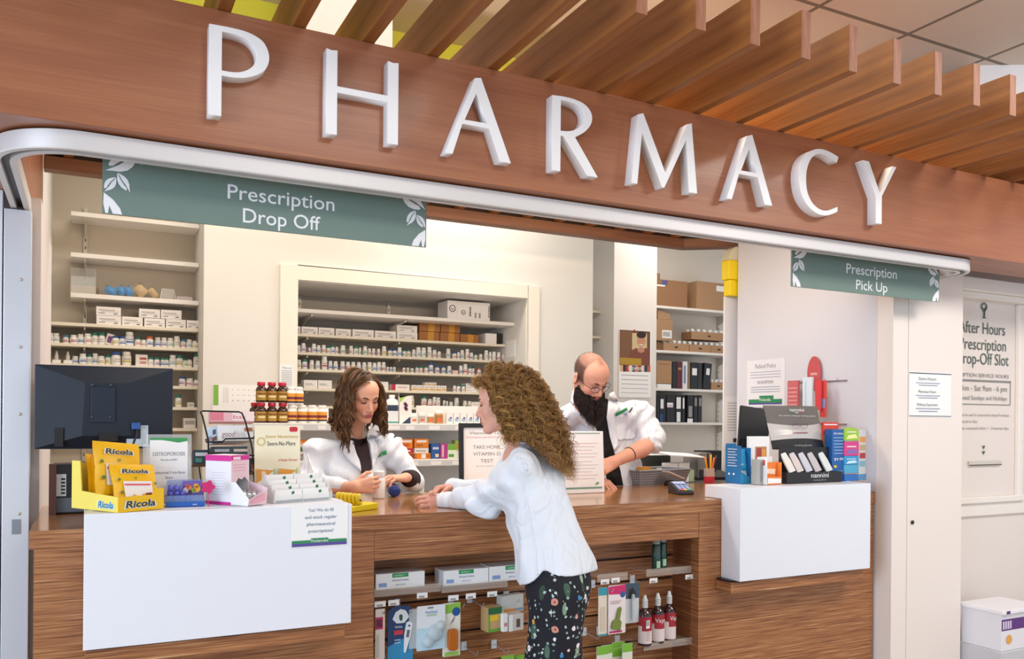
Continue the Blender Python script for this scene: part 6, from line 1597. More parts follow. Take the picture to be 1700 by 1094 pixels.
for i,c in enumerate(('3A8A4A','E8E8E8','C83A3A')): mb.quad([(xo-Wn*.03+(i-1.5)*Wn*.06,hy(.84),hz(.835)),(xo-Wn*.03+(i-.5)*Wn*.06,hy(.84),hz(.835)),(xo-Wn*.03+(i-.5)*Wn*.06,hy(.84),hz(.85)),(xo-Wn*.03+(i-1.5)*Wn*.06,hy(.84),hz(.85))],mat(c,.5))
mb.text('reading glasses',(xo,hy(.1),hz(.08)),X,Z,.008,M_lay,width=Wn*.3)
mb.build('header_lettering',t)
mb=MB(); ccx=xo-Wn*.02; mt=mat('8A4A6A',.4)
for s_ in(-1,1): mb.tube([(ccx+s_*.0275+.024*math.cos(a_),hy(.45)-.002,hz(.53)+.012*math.sin(a_))for a_ in np.linspace(0,2*math.pi,21)[:-1]],.0010,mt,6,closed=True)
mb.tube([(ccx-.0525,hy(.45)-.002,hz(.55)),(ccx-.058,hy(.45)-.002,hz(.57)),(ccx,hy(.45)-.0022,hz(.60)),(ccx+.055,hy(.45)-.002,hz(.575)),(ccx+.0525,hy(.45)-.002,hz(.55))],.0009,mt,6); mb.box(ccx-.05,ccx+.05,hy(.35)-.0018,hy(.35)-.0008,hz(.375),hz(.39),mat('8A1A4A',.4))
mb.build('picture',t)
Tn=np.array(t.location); gp=None
for i,(cx,c)in enumerate(((500,'E6E4DE'),(560,'D6CCC8'),(625,'C9CAD6'),(690,'C4BEC2'),(770,'DCE4E2'))):
    m_=MB(); L_=165*kN; w2=30*kN
    m_.M=Matrix.Rotation(-.24,4,'Y')@Matrix.Rotation(-.42,4,'X')
    m_.prism([(-w2,0),(w2,0),(w2*1.05,L_*.5),(w2*.7,L_*.96),(0,L_),(-w2*.9,L_*.9),(-w2*1.05,L_*.4)],(0,0,0),X,Z,(0,.010,0),mat(c,.25,name='translucent case',coat=.3))
    p_=at_y(*c6p(cx+40,900),yN+.03); o=m_.build('glasses_case',loc=(p_[0],yN+.012,BZ+80*kN+.002),bevel=.002); tag(o,['white glasses case, far left in the stand','beige glasses case, second in the stand','bluish glasses case in the middle of the stand','grey glasses case, fourth in the stand','pale green glasses case standing apart at the right'][i],'glasses case','glasses cases in the stand')
    if i in(0,3): MB().quad([(w2*-.5,-.001,0),(w2*.3,-.001,0),(w2*.3,-.001,.006),(w2*-.5,-.001,.006)],O_)
# leaflets, arnica box and travel tissue strip at the right
yA=.03
RL=[mat('D8453E',.45,name='red leaflet')]
a_=cbx('red_folder','tall red folder with grey leaflets right of the glasses stand','folder',*[1190+772/4.375,1190+882/4.375],570+535/4.375,.09,BZ,.015,[mat('E0463C',.45),(.05,.9,.95,.97,M_paper)])
cbx('grey_leaflet','narrow dark grey leaflet standing in front of the red folder','leaflet',*[1190+780/4.375,1190+830/4.375],570+628/4.375,.07,BZ,.008,[mat('5A5A5E',.45),(.55,.75,0,.98,mat('C8C4C2',.5)),(.8,1,0,1,mat('C83A3A',.5))])
cbx('arnica_box','tall blue Arnica box at the right of the pick up display','box',*[1190+836/4.375,1190+926/4.375],570+585/4.375,yA,BZ,.05,
    [mat('1F5FA6',.45),('T','Arnica',.5,.9,.045,.8,M_paper)]+[(.12,.88,.83-i*.06,.845-i*.06,mat('9ABCE0',.5))for i in range(6)]+[('T','$9.99',.5,.40,.05,.75,M_paper),(.1,.35,.26,.31,mat('D8C04A',.5)),(.3,.8,.18,.2,mat('9ABCE0',.5))])
for i,(c,v0,v1,nm,tx_)in enumerate((('2A6FC0',0,.12,'blue bottom',''),('4FA8CC',.14,.30,'aqua',''),('2E9AD0',.30,.46,'sky blue',''),('D8408A',.46,.72,'pink',''),('9AC83A',.74,.98,'lime green',''))):
    px0,px1=1190+926/4.375,1190+1030/4.375; a,b=pxbox(px0,px1,yA-.01); zb_,zt_=BZ,at_y(1415,570+562/4.375,yA-.01)[2]; H_=zt_-zb_
    m_=MB(); w2=(b-a)/2; h_=(v1-v0)*H_-.001
    if i==4: m_.prism([(-w2,0),(w2,0),(w2,h_*.75),(w2*.7,h_*.92),(0,h_),(-w2*.7,h_*.92),(-w2,h_*.75)],(0,0,0),X,Z,(0,.03,0),mat(c,.35))
    else: m_.box(-w2,w2,0,.03,0,h_,mat(c,.35))
    o=m_.build('tissue_pack',loc=((a+b)/2,yA-.01,zb_+v0*H_+.0005),bevel=.002); tag(o,f'{nm} pack in the coloured tower beside the blue Arnica box','pack','coloured packs in the tower')
    p=MB()
    if i in(2,3,4): p.quad([(-w2*.8,-.0012,h_*.1),(w2*.8,-.0012,h_*.2),(w2*.5,-.0012,h_*.5),(-w2*.5,-.0012,h_*.42)],mat(['','','C8E8F4','8A6AB0','E8F0A0'][i],.4)); p.quad([(-w2*.7,-.0014,h_*.62),(w2*.6,-.0014,h_*.62),(w2*.6,-.0014,h_*.7),(-w2*.7,-.0014,h_*.7)],mat('F0E8F0',.5)); p.build('print',o)
a,b=pxbox(1190+1031/4.375,1190+1082/4.375,yA+.02)
cbx('side_leaflet','narrow side strip of round pictures beside the coloured tower','leaflet',1190+1031/4.375,1190+1082/4.375,570+585/4.375,yA+.02,BZ,.012,
    [mat('D8DCE0',.45)]+[(.1,.9,.75-i*.16,.86-i*.16,mat(c,.5))for i,c in enumerate(('E8A05A','C8B08A','B8484A','8ABCD0'))]+[(0,1,.0,.12,mat('5A9ACC',.5))])

# hooks and hanging packs on the right wall
def hook_bar(px0,px1,py,label):
    a,b=at_x(px0,py,RX),at_x(px1,py,RX)
    t=thing('hook_rail',label,'hook rail',(RX-.001,(a[1]+b[1])/2,(a[2]+b[2])/2),group='chrome hook rails on the right wall')
    h=(a[1]-b[1])/2; M_ch=mat('B8B4B4',.25,.9,name='chrome')
    MB().box(-.006,0,-h,h,-.004,.004,M_ch).build('bar',t)
    for i in range(5):
        yy=h-.02-i*(2*h-.04)/4; MB().tube([(-.006,yy,0),(-.05,yy,0),(-.06,yy,.012)],.0018,M_ch,6).build('peg',t)
    return t
hook_bar(1318,1406,625,'upper chrome hook rail on the right wall')
hook_bar(1360,1406,695,'lower chrome hook rail on the right wall')
def hung(name,label,px0,px1,py0,py1,xo,m,prints=(),d=.012,shape=None):
    x=RX-.05-xo; a,b=at_x(px0,py1,x),at_x(px1,py0,x); W3=a[1]-b[1]; zt_=at_x((px0+px1)/2,py0,x)[2]; zb_=at_x((px0+px1)/2,py1,x)[2]; H3=zt_-zb_
    t=thing(name,label,'hanging pack',(x,a[1],zb_),-math.pi/2,group='packs hanging on the right wall')
    mb=MB()
    if shape: mb.prism([(W3*(.5+.5*math.cos(q)*(1 if math.sin(q)>0 else 1)),H3*(.5+.5*math.sin(q)))for q in np.linspace(0,2*math.pi,33)[:-1]],(0,0,0),X,Z,(0,d,0),m)
    else: mb.box(0,W3,0,d,0,H3,m)
    mb.build('card_board',t)
    p=MB()
    for(u0,u1,v0,v1,mm)in prints: p.quad([(u0*W3,-.0008,v0*H3),(u1*W3,-.0008,v0*H3),(u1*W3,-.0008,v1*H3),(u0*W3,-.0008,v1*H3)],mm)
    if prints: p.build('print',t)
hung('nail_file_pack','red striped hanging pack left of the white one',1307,1324,624,700,0.02,mat('C86A6E',.5),[(.1,.9,.1+i*.09,.13+i*.09,mat('E0A0A0',.5))for i in range(9)])
hung('white_pack','pale blue white hanging pack in the middle of the hooks',1332,1347,618,690,.06,mat('DCE8F2',.3),[(.25,.4,.05,.9,mat('B8D8F0',.4))])
hung('red_pack','red hanging pack with blue lenses at the right of the hooks',1353,1361,622,672,.05,mat('D8424A',.45))
hung('red_blue_pack','tall red and blue hanging pack beside the red one',1361,1369,623,684,.03,mat('E04A48',.45),[(0,1,.25,.5,mat('8AA8D8',.3))])
hung('red_header','red oval header board above the hooks',1339,1361,583,640,-.03,mat('C4565A',.5),[(.25,.75,.45,.52,mat('E0A8A8',.5))],d=.004,shape=True)

# ------------------------------------------------------------------ goods in the counter recess
c7p=lambda x,y: (600+x/4.677,860+y/4.677)
c9p=lambda x,y: (850+x/4.674,860+y/4.674)
YB=RB-.002
def acr_shelf(px0,px1,py,label,y0=.05):
    a=at_y(px0,py,y0); b=at_y(px1,py,y0)
    t=thing('acrylic_shelf',label,'shelf',((a[0]+b[0])/2,YB,a[2]),group='clear acrylic shelves in the recess')
    h=(b[0]-a[0])/2
    MB().box(-h,h,y0-YB,0,-.003,0,acrylic('E8E0D8',.16)).build('plate',t); MB().box(-h,h,y0-YB-.002,y0-YB-.0001,-.022,.012,acrylic('E8E0D8',.2)).build('front_lip',t)
    return t,a[2]
def ticket(t,px,py,y,w_=.045,h_=.022):
    q=at_y(px,py,y)-np.array(t.location); mb=MB(); mb.box(q[0]-w_/2,q[0]+w_/2,q[1]-.001,q[1],q[2]-h_/2,q[2]+h_/2,M_paper); o=mb.build('price_ticket',t)
    mb=MB()
    for i in range(6): mb.quad([(q[0]-w_*.3+i*w_*.09,q[1]-.0015,q[2]-h_*.4),(q[0]-w_*.3+i*w_*.09+w_*.05,q[1]-.0015,q[2]-h_*.4),(q[0]-w_*.3+i*w_*.09+w_*.05,q[1]-.0015,q[2]-h_*.05),(q[0]-w_*.3+i*w_*.09,q[1]-.0015,q[2]-h_*.05)],M_blk)
    mb.build('barcode',o)
s1,z1=acr_shelf(626,737,986,'clear acrylic shelf under the left alcohol swab box')
s2,z2=acr_shelf(738,847,977.5,'clear acrylic shelf under the right alcohol swab boxes')
for(x,y)in((170,685),(275,672)): ticket(s1,*c7p(x,y),.046)
ticket(s1,*c7p(495,612),.046)
for(x,y)in((738,627),(872,610),(1038,592)): ticket(s2,*c7p(x,y),.046)
M_sw=mat('EEF2F6',.4,name='white swab carton'); gsw=mat('2A9A5A',.45)
def swab(x0,x1,yt,yb,z,label,rot=0.0):
    y_=.065; p0,p1=600+x0/4.677,600+x1/4.677; a,b=pxbox(p0,p1,y_); h_=(yb-yt)/4.677*ppm((p0+p1)/2,y_)
    o=carton('swab_box',label,'box',a,b-.002,y_,.10,z+.0006,z+h_,[M_sw,(.33,.66,.72,.98,gsw),('T','medical +',.48,.80,.1,.22,M_paper),('T','Alcohol Swabs',.5,.48,.13,.34,M_inkblue),('T','200 Swabs',.5,.22,.08,.2,M_inkblue),(.06,.22,.18,.42,mat('8AA4D8',.5))],'alcohol swab boxes in the recess',rot)
swab(118,502,470,592,z1,'white alcohol swab box alone at the left of the recess')
swab(645,998,428,546,z2,'white alcohol swab box, left of the pair on the right acrylic shelf')
swab(1001,1370,402,520,z2,'white alcohol swab box half hidden behind the white shirt')
def hook(px,py,label,y=.06,L_=.0):
    """wire display hook from the slat wall"""
    q=at_y(px,py,y); t=thing('display_hook',label,'hook',(q[0],YB,q[2]),group='wire display hooks in the recess')
    MB().tube([(0,0,.006),(0,-.005,.006),(0,y-YB,0),(0,y-YB-.012,.016)],.0022,mat('D8DCE0',.3,.6,name='bright wire'),6).build('wire',t)
    MB().box(-.012,.012,-.008,0,-.012,.025,mat('DCE2E8',.4)).build('back_clip',t)
    return t,q
def hangcard(crop,x0,x1,yt,yb,y,label,m,prints=(),shape='r',name='hang_pack',d=.004):
    o_,s_=(600,860,4.677),None
    if crop==9: o_=(850,860,4.674)
    p0,p1=o_[0]+x0/o_[2],o_[0]+x1/o_[2]; pyt,pyb=o_[1]+yt/o_[2],o_[1]+yb/o_[2]
    a,b=pxbox(p0,p1,y); zt_,zb_=at_y((p0+p1)/2,pyt,y)[2],at_y((p0+p1)/2,pyb,y)[2]; W3,H3=b-a,zt_-zb_
    t=thing(name,label,'hanging pack',((a+b)/2,y,zb_),group='packs hanging in the recess')
    mb=MB(); mb.rbox(-W3/2,W3/2,0,d,0,H3,min(W3,H3)*(.3 if shape=='o' else .06),m,n=6,axis='y'); mb.build('backing_card',t)
    p=MB()
    for pi_,pr in enumerate(prints):
        e_=-.0008-.0003*pi_
        if pr[0]=='T': _,s2_,u,v,hh_,ww,mm=pr; p.text(s2_,(-W3/2+u*W3,e_,v*H3),X,Z,hh_*H3,mm,width=ww*W3)
        elif pr[0]=='P': _,pts,mm=pr; p.quad([(-W3/2+u*W3,e_,v*H3)for u,v in pts],mm)
        else: u0,u1,v0,v1,mm=pr; p.quad([(-W3/2+u0*W3,e_,v0*H3),(-W3/2+u1*W3,e_,v0*H3),(-W3/2+u1*W3,e_,v1*H3),(-W3/2+u0*W3,e_,v1*H3)],mm)
    if prints: p.build('print',t)
    return t,W3,H3
hangcard(7,118,192,725,1120,.05,'pinkish white hanging pack cut by the left edge of the recess',mat('E6DCD6',.45),[(.0,.8,.60,.84,mat('C02A6A',.5)),(.1,.7,.64,.80,mat('5A2A3A',.5)),(.1,.4,.05,.5,mat('C9C4BE',.5))])
t,W3,H3=hangcard(7,214,410,700,1140,.055,'dark blue digital thermometer pack',mat('14396A',.35),[('P',[(0,0),(1,0),(1,.5),(0,.3)],mat('2A8ABC',.4)),('P',[(.18,.78),(.35,.70),(.65,.70),(.85,.80),(.7,.92),(.5,.95),(.3,.9)],mat('DCE4EC',.4)),('P',[(.44,.84),(.5,.86),(.58,.84),(.58,.77),(.52,.73),(.45,.77)],mat('2A5A4A',.5)),(.24,.60,.50,.58,mat('C03A4A',.5)),('T','Vicks',.42,.62,.04,.3,M_paper),(.26,.5,.40,.42,mat('A8C4E0',.5)),(.26,.5,.35,.37,mat('A8C4E0',.5))],shape='o')
th_=MB(); th_.M=Matrix.Translation((W3*.15,-.008,H3*.18))@Matrix.Rotation(.16,4,'Y'); kk=H3
th_.prism([(-.012,kk*.52),(.0,kk*.55),(.014,kk*.52),(.014,kk*.3),(.004,kk*.0),(-.002,kk*.0),(-.012,kk*.3)],(0,0,0),X,Z,(0,.007,0),mat('E6EAEE',.3)); o=th_.build('thermometer',t)
m_=MB(); m_.M=th_.M; m_.quad([(-.005,-.001,kk*.27),(.007,-.001,kk*.27),(.007,-.001,kk*.4),(-.005,-.001,kk*.4)],mat('5A6A72',.3)); m_.quad([(-.004,-.001,kk*.46),(.006,-.001,kk*.46),(.006,-.001,kk*.49),(-.004,-.001,kk*.49)],mat('3A4AA0',.4)); m_.build('display',o)
t,W3,H3=hangcard(7,440,660,690,1035,.045,'white and blue blister pack of a clear respirator cup',mat('E4EAF0',.35),[(0,1,0,.5,mat('BCDCEC',.4)),('T','MediShield',.5,.82,.06,.42,mat('3A8AC8',.5)),('T','InhalAid',.5,.76,.05,.36,mat('6AB84A',.5)),('P',[(.36,.93),(.58,.93),(.56,.97),(.38,.97)],mat('8A8E92',.5))])
M_bl2=mat('D8E4EA',.08,name='clear blister',alpha=.55)
for(u,v,r_)in((.62,.38,.034),(.38,.2,.026),(.8,.52,.022)):
    m_=MB(); m_.lathe([(r_,0),(r_*.95,-.012),(r_*.6,-.022),(0,-.025)],M_bl2,18,c=(W3*(u-.5),-.001,H3*v),axis='y',cap=False); m_.build('blister_dome',t)
MB().box(-W3/2-.03,W3/2-.02,.004,.02,.01,H3-.01,M_bl2).build('blister_tray',t,bevel=.003)
t,W3,H3=hangcard(7,642,778,668,1082,.055,'white and green pack with an amber pill splitter',mat('E6E8DC',.4),[('P',[(0,.80),(1,.82),(1,1),(0,.97)],mat('8CC04A',.5)),(.1,.92,.01,.08,mat('9AC85A',.5)),('P',[(.35,.58),(.6,.66),(.72,.78),(.62,.72),(.4,.6)],mat('5A3A8A',.5))])
mb=MB(); mb.lathe([(0,0),(.018,0)],mat('2A5A9A',.4),14,c=(W3*.25,-.0016,H3*.83),axis='y',cap=False); mb.build('badge',t)
m_=MB(); m_.rbox(-W3*.25,W3*.28,-.022,-.001,H3*.12,H3*.52,.012,mat('C8702A',.15,name='amber plastic',alpha=.85),axis='y'); m_.build('amber_splitter',t,bevel=.003)
hook(*c7p(815,700),'wire hook right of the amber splitter pack'); hook(*c7p(965,690),'wire hook left of the green pill box')
hook(*c7p(1240,650),'wire hook behind the white shirt edge',.08); hook(*c7p(200,760),'wire hook above the thermometer pack',.03); hook(*c7p(410,750),'wire hook left of the respirator pack',.03)
# boxed items in the middle
def rbx(x0,x1,yt,yb,y,label,m,prints=(),d=.06,crop=7,name='pill_organiser'):
    o_=(600,860,4.677)if crop==7 else(850,860,4.674)
    p0,p1=o_[0]+x0/o_[2],o_[0]+x1/o_[2]; a,b=pxbox(p0,p1,y); zt_,zb_=at_y(p0,o_[1]+yt/o_[2],y)[2],at_y(p0,o_[1]+yb/o_[2],y)[2]
    return carton(name,label,'box',a,b-.001,y,d,zb_,zt_,[m]+list(prints),'boxed goods on recess hooks',.12)
rbx(990,1105,705,895,.06,'green and yellow boxed pill organiser on a hook',mat('C9A878',.3),[(0,1,.72,1,mat('2A6A3A',.5)),(.1,.75,.45,.68,mat('E8C82A',.5)),(0,1,0,.12,mat('6AAA3A',.5)),(0,.12,.1,.7,mat('6AAA3A',.5))],name='pill_organiser')
rbx(1110,1150,750,890,.045,'white leaflet box right of the pill organiser',M_paper,[(.2,.8,.3,.5,mat('D08A8A',.5))],d=.05,name='leaflet_box')
rbx(1152,1275,755,885,.05,'clear box with a dark tube right of the leaflet box',mat('CFCAC4',.3),[(0,.25,0,1,M_paper),(.5,.75,.2,.7,mat('5A4A44',.5))],d=.05,name='clear_box')
rbx(1090,1275,610,745,.09,'clear blister box with an orange base behind the white ones',mat('BFC4C2',.2),[(.1,.95,.05,.22,mat('D8863A',.5)),(.6,1,.1,.2,mat('3AA0C0',.5))],d=.04,name='blister_box')
hangcard(7,1100,1200,1070,1250,.05,'green hanging pack at the bottom beside the trousers',mat('8CC04A',.45)); hangcard(7,1205,1300,1062,1250,.06,'second green hanging pack at the bottom beside the trousers',mat('7DB53E',.45))
hook(*c7p(925,1070),'wire hook at the bottom middle of the recess',.06); hook(*c7p(1165,1050),'wire hook above the bottom green packs',.06)
# right half
s3,z3=acr_shelf(1077,1152,946,'clear acrylic shelf under the green mouthwash bottles'); s4,z4=acr_shelf(996,1046,956,'small clear acrylic shelf right of the white shirt'); s5,z5=acr_shelf(1075,1158,1069,'clear acrylic shelf under the three spray bottles')
ticket(s3,*c9p(1118,466),.046); ticket(s3,*c9p(1395,433),.046); ticket(s4,*c9p(742,482),.046); ticket(s4,*c9p(824,468),.046)
for i,(x,w_)in enumerate(((1138,70),(1185,44))):
    y_=.08+i*.035; q=at_y(*c9p(x,380),y_); k=ppm(1094,y_)/4.674; r_=36*k; H_=238*k
    t=thing('mouthwash_bottle',['dark green bottle with clear cap, front one on the recess shelf','dark green bottle with clear cap, rear one on the recess shelf'][i],'bottle',(q[0],y_,z3+.0005),group='green bottles in the recess')
    MB().lathe([(0,0),(r_*.95,0),(r_,.004),(r_,H_*.78),(r_*.8,H_*.84)],mat('123F38',.12,name='green bottle',coat=.5),18,cap=False).build('body',t); MB().lathe([(r_*.82,H_*.84),(r_*.82,H_*.98),(0,H_)],acrylic('C8D4D4',.6),16,cap=False).build('cap',t)
    mb=MB(); mb.lathe([(r_*1.01,H_*.08),(r_*1.01,H_*.3)],mat('A8D0B8',.5),14,cap=False,a0=-2.1,a1=-1.2); mb.build('label_patch',t)
hangcard(9,680,745,530,905,.05,'white and teal brush pack right of the white shirt',mat('E6DCCE',.45),[(0,1,.84,1,mat('3A9AB0',.5)),(0,1,0,.04,mat('3A9AB0',.5)),(.2,.8,.1,.6,mat('D8C8B4',.5))])
hangcard(9,752,800,520,880,.075,'pink topped pack hidden behind the green handle pack',mat('DCD6D2',.45),[(0,1,.8,1,mat('B82A6A',.5))])
t,W3,H3=hangcard(9,757,890,508,885,.045,'white and pink pack with an olive green handle',mat('F0E8EA',.45),[('P',[(0,.82),(1,.80),(1,1),(0,.98)],mat('D02A6E',.5)),(.05,.8,.02,.06,mat('D02A6E',.5)),(.1,.75,.66,.68,mat('C8A8AE',.5)),(.1,.65,.62,.64,mat('C8A8AE',.5))])
mb=MB(); mb.lathe([(0,0),(.014,0)],mat('3A5AA0',.4),14,c=(W3*.32,-.0016,H3*.80),axis='y',cap=False); mb.build('badge',t)
m_=MB(); m_.M=Matrix.Translation((0,-.012,0))@Matrix.Rotation(.12,4,'Y'); m_.prism([(-W3*.42,H3*.1),(W3*.12,H3*.07),(W3*.14,H3*.25),(W3*.02,H3*.3),(W3*.06,H3*.52),(-.0,H3*.56),(-W3*.14,H3*.52),(-W3*.2,H3*.3),(-W3*.38,H3*.26)],(0,0,0),X,Z,(0,.011,0),mat('7A8A3E',.4,name='olive plastic')); m_.build('olive_handle',t,bevel=.003)
t,W3,H3=hangcard(9,884,993,492,800,.07,'dark topped pack with a clear tube',mat('CDD2D8',.4),[(0,1,.62,1,mat('3E5468',.5)),('P',[(.2,.62),(.3,.85),(.55,.9),(.8,.7),(.7,.6)],mat('1E2228',.5))])
MB().lathe([(.009,0),(.009,H3*.6),(.004,H3*.64)],M_bl2,12,c=(0,-.010,H3*.1)).build('clear_tube',t)
hook(*c9p(1085,505),'wire hook right of the dark topped pack'); hook(*c9p(800,560),'wire hook through the olive handle pack',.03)
def spray(x,y_,rotz,label,front):
    q=at_y(*c9p(x,950),y_); k=ppm(1085,y_)/4.674; r_=54*k; H_=385*k
    t=thing('spray_bottle',label,'bottle',(q[0],y_,z5+.0005),rotz,group='dark red spray bottles in the recess')
    MB().lathe([(0,0),(r_*.95,0),(r_,.004),(r_,H_*.60),(r_*.85,H_*.66),(r_*.42,H_*.71),(r_*.42,H_*.75)],mat('32151A',.15,name='dark amber glass',coat=.5),20,cap=False).build('body',t)
    mb=MB(); pr=[]
    for i in range(5): z_=H_*(.75+i*.032); pr+=[(r_*.44,z_),(r_*.44,z_+H_*.018),(r_*.36,z_+H_*.02),(r_*.36,z_+H_*.03)]
    mb.lathe(pr+[(r_*.3,H_*.93),(r_*.2,H_*.99),(0,H_)],mat('D8DCDE',.35),16,cap=False); mb.build('spray_cap',t)
    mb=MB(); mb.lathe([(r_*1.012,H_*.05),(r_*1.012,H_*.40)],mat('E8DADA',.45),24,cap=False,a0=-3.4,a1=.3); mb.lathe([(r_*1.012,H_*.40),(r_*1.012,H_*.58)],mat('A82838',.45),24,cap=False,a0=-3.4,a1=.3); mb.lathe([(r_*1.02,H_*.30),(r_*1.02,H_*.42)],mat('A82838',.45),24,cap=False,a0=-2.6,a1=-.9); mb.build('label_band',t)
    mb=MB()
    if front=='v':
        for i,ch in enumerate('Vapp'):
            an=-math.pi/2-.62+i*.42; mb.text(ch,(r_*1.03*math.cos(an),r_*1.03*math.sin(an),H_*.43),np.array([-math.sin(an),math.cos(an),0]),Z,H_*.085,M_paper)
    else:
        mb.quad([(-r_*.5,-r_*1.05,H_*.36),(r_*.1,-r_*1.05,H_*.36),(r_*.1,-r_*1.05,H_*.52),(-r_*.5,-r_*1.05,H_*.52)],M_paper)
        for i in range(7): mb.quad([(-r_*.44+i*r_*.07,-r_*1.06,H_*.41),(-r_*.41+i*r_*.07,-r_*1.06,H_*.41),(-r_*.41+i*r_*.07,-r_*1.06,H_*.51),(-r_*.44+i*r_*.07,-r_*1.06,H_*.51)],M_blk)
        for i in range(4): mb.quad([(-r_*.45,-r_*1.06,H_*(.12+i*.05)),(r_*.2,-r_*1.06,H_*(.12+i*.05)),(r_*.2,-r_*1.06,H_*(.135+i*.05)),(-r_*.45,-r_*1.06,H_*(.135+i*.05))],mat('C09A9A',.5))
    mb.build('print',t)
spray(1058,.068,0,'dark spray bottle showing its barcode, left of the three','b'); spray(1158,.078,-.1,'dark spray bottle with the red lettering, middle of the three','v'); spray(1246,.088,.35,'dark spray bottle at the right of the three','v')
for i,(x0,x1,y0,c)in enumerate(((670,760,985,'C84A3A'),(705,790,975,'B8C8A0'),(750,868,1000,'E8C84A'),(868,946,960,'E0983A'),(790,885,950,'C8D0B0'))):
    t,W3,H3=hangcard(9,x0,x1,y0,y0+300,.05+.018*(i%3)+(.03 if i==4 else 0),['green topped pack with a red item at the bottom left of the trousers side','green topped pack second from left at the bottom of the recess','green topped pack in front with a yellow item at the bottom','green topped pack with an orange item at the bottom right','green topped pack standing behind the front ones at the bottom'][i],mat('E2E6D6',.45),[(0,1,.78,1,mat('7DBA3E',.5)),(.2,.7,.3,.55,mat(c,.4))])
hook(*c9p(975,990),'wire hook right of the bottom green packs',.06); hook(*c9p(700,930),'wire hook above the bottom packs, left one',.07); hook(*c9p(820,915),'wire hook above the bottom packs, right one',.07)

# ------------------------------------------------------------------ product stand at the lower right
cap_=lambda x,y: (1400+x/3.277,760+y/3.277)
yP=-.32
q=at_y(1700,1094,yP); a=at_y(*cap_(882,900),yP)
t=thing('product_stand','purple and white carton on a stand at the lower right edge','display stand',(a[0],yP,0))
zt_=at_y(*cap_(885,790),yP)[2]; M_pu=mat('5A2A7A',.45,name='purple carton')
MB().box(0,.36,0,.25,0,zt_-.22,mat('C8C8CC',.5,name='grey stand')).build('pedestal',t,bevel=.004)
MB().box(.012,.35,.01,.24,zt_-.2195,zt_-.02,mat('E6E4EA',.45,name='white carton')).build('carton',t,bevel=.003)
mb=MB(); z_=zt_-.2195; mb.quad([(.012,.0085,z_+.11),(.35,.0085,z_+.11),(.35,.0085,z_+.17),(.012,.0085,z_+.17)],M_pu)
for i in range(4): mb.quad([(.02+i*.02,.0078,z_+.118),(.034+i*.02,.0078,z_+.118),(.034+i*.02,.0078,z_+.16),(.02+i*.02,.0078,z_+.16)],mat('D8CCE4',.5))
mb.lathe([(0,0),(.025,0)],mat('E0A84A',.5),16,c=(.075,.0078,z_+.06),axis='y',cap=False); mb.build('print',t)
MB().box(0,.36,-.006,.25,zt_-.0195,zt_,mat('F0EEF2',.4)).build('white_tray',t,bevel=.003)
MB().box(.03,.06,-.0075,-.0065,zt_-.018,zt_-.002,M_pu).build('purple_tab',t)
# ================================================================== people: implicit surfaces meshed in numpy
F32=np.float32
def A3(*v): return np.array(v,float)
def rotz(a): return np.array([[math.cos(a),-math.sin(a),0],[math.sin(a),math.cos(a),0],[0,0,1.0]])
def rotx(a): return np.array([[1.0,0,0],[0,math.cos(a),-math.sin(a)],[0,math.sin(a),math.cos(a)]])
def roty(a): return np.array([[math.cos(a),0,math.sin(a)],[0,1.0,0],[-math.sin(a),0,math.cos(a)]])
def smin(a,b,k):
    if k<=0: return np.minimum(a,b)
    h=np.clip(.5+.5*(b-a)/k,0,1)
    return b+(a-b)*h-k*h*(1-h)
def smax(a,b,k): return-smin(-a,-b,k)
class Sdf:
    """ordered list of soft unions / cuts of tapered capsules and ellipsoids"""
    def __init__(s,k=.02): s.p=[]; s.k=k; s.post=[]
    def cone(s,a,b,ra,rb,k=None,cut=False): s.p.append(('c',np.array(a,float),np.array(b,float),ra,rb,s.k if k is None else k,cut)); return s
    def chain(s,pts,rs,k=None):
        for i in range(len(pts)-1): s.cone(pts[i],pts[i+1],rs[i],rs[i+1],k)
        return s
    def ell(s,c,r,R=None,k=None,cut=False): s.p.append(('e',np.array(c,float),np.array(r,float),np.eye(3)if R is None else np.array(R),None,s.k if k is None else k,cut)); return s
    def xf(s,R,t,g=1.0):
        o=Sdf(s.k); R=np.array(R); t=np.array(t)
        for q in s.p:
            if q[0]=='c': o.p.append(('c',R@q[1]*g+t,R@q[2]*g+t,q[3]*g,q[4]*g,q[5]*g,q[6]))
            else: o.p.append(('e',R@q[1]*g+t,q[2]*g,R@q[3],None,q[5]*g,q[6]))
        return o
    def join(s,o): s.p+=o.p; return s
    def __call__(s,P):
        P=np.asarray(P,float); d=None
        for q in s.p:
            if q[0]=='c':
                _,a,b,ra,rb,k,cut=q; ab=b-a; L=ab@ab
                v=P-a; t=np.clip((v@ab)/max(L,1e-12),0,1)
                e=np.sqrt(((v-t[:,None]*ab)**2).sum(1))-(ra+(rb-ra)*t)
            else:
                _,c,r,R,_,k,cut=q; v=(P-c)@R
                k0=np.sqrt(((v/r)**2).sum(1)); k1=np.sqrt(((v/(r*r))**2).sum(1))+1e-9
                e=k0*(k0-1)/k1
            if d is None: d=e
            elif cut: d=smax(d,-e,k)
            else: d=smin(d,e,k)
        for f in s.post: d=f(P,d)
        return d
    def bounds(s,m=.03):
        lo=np.full(3,1e9); hi=-lo
        for q in s.p:
            if q[-1]: continue
            if q[0]=='c':
                r=max(q[3],q[4]); lo=np.minimum(lo,np.minimum(q[1],q[2])-r); hi=np.maximum(hi,np.maximum(q[1],q[2])+r)
            else:
                r=np.abs(q[3])@q[2]; lo=np.minimum(lo,q[1]-r); hi=np.maximum(hi,q[1]+r)
        return lo-m,hi+m
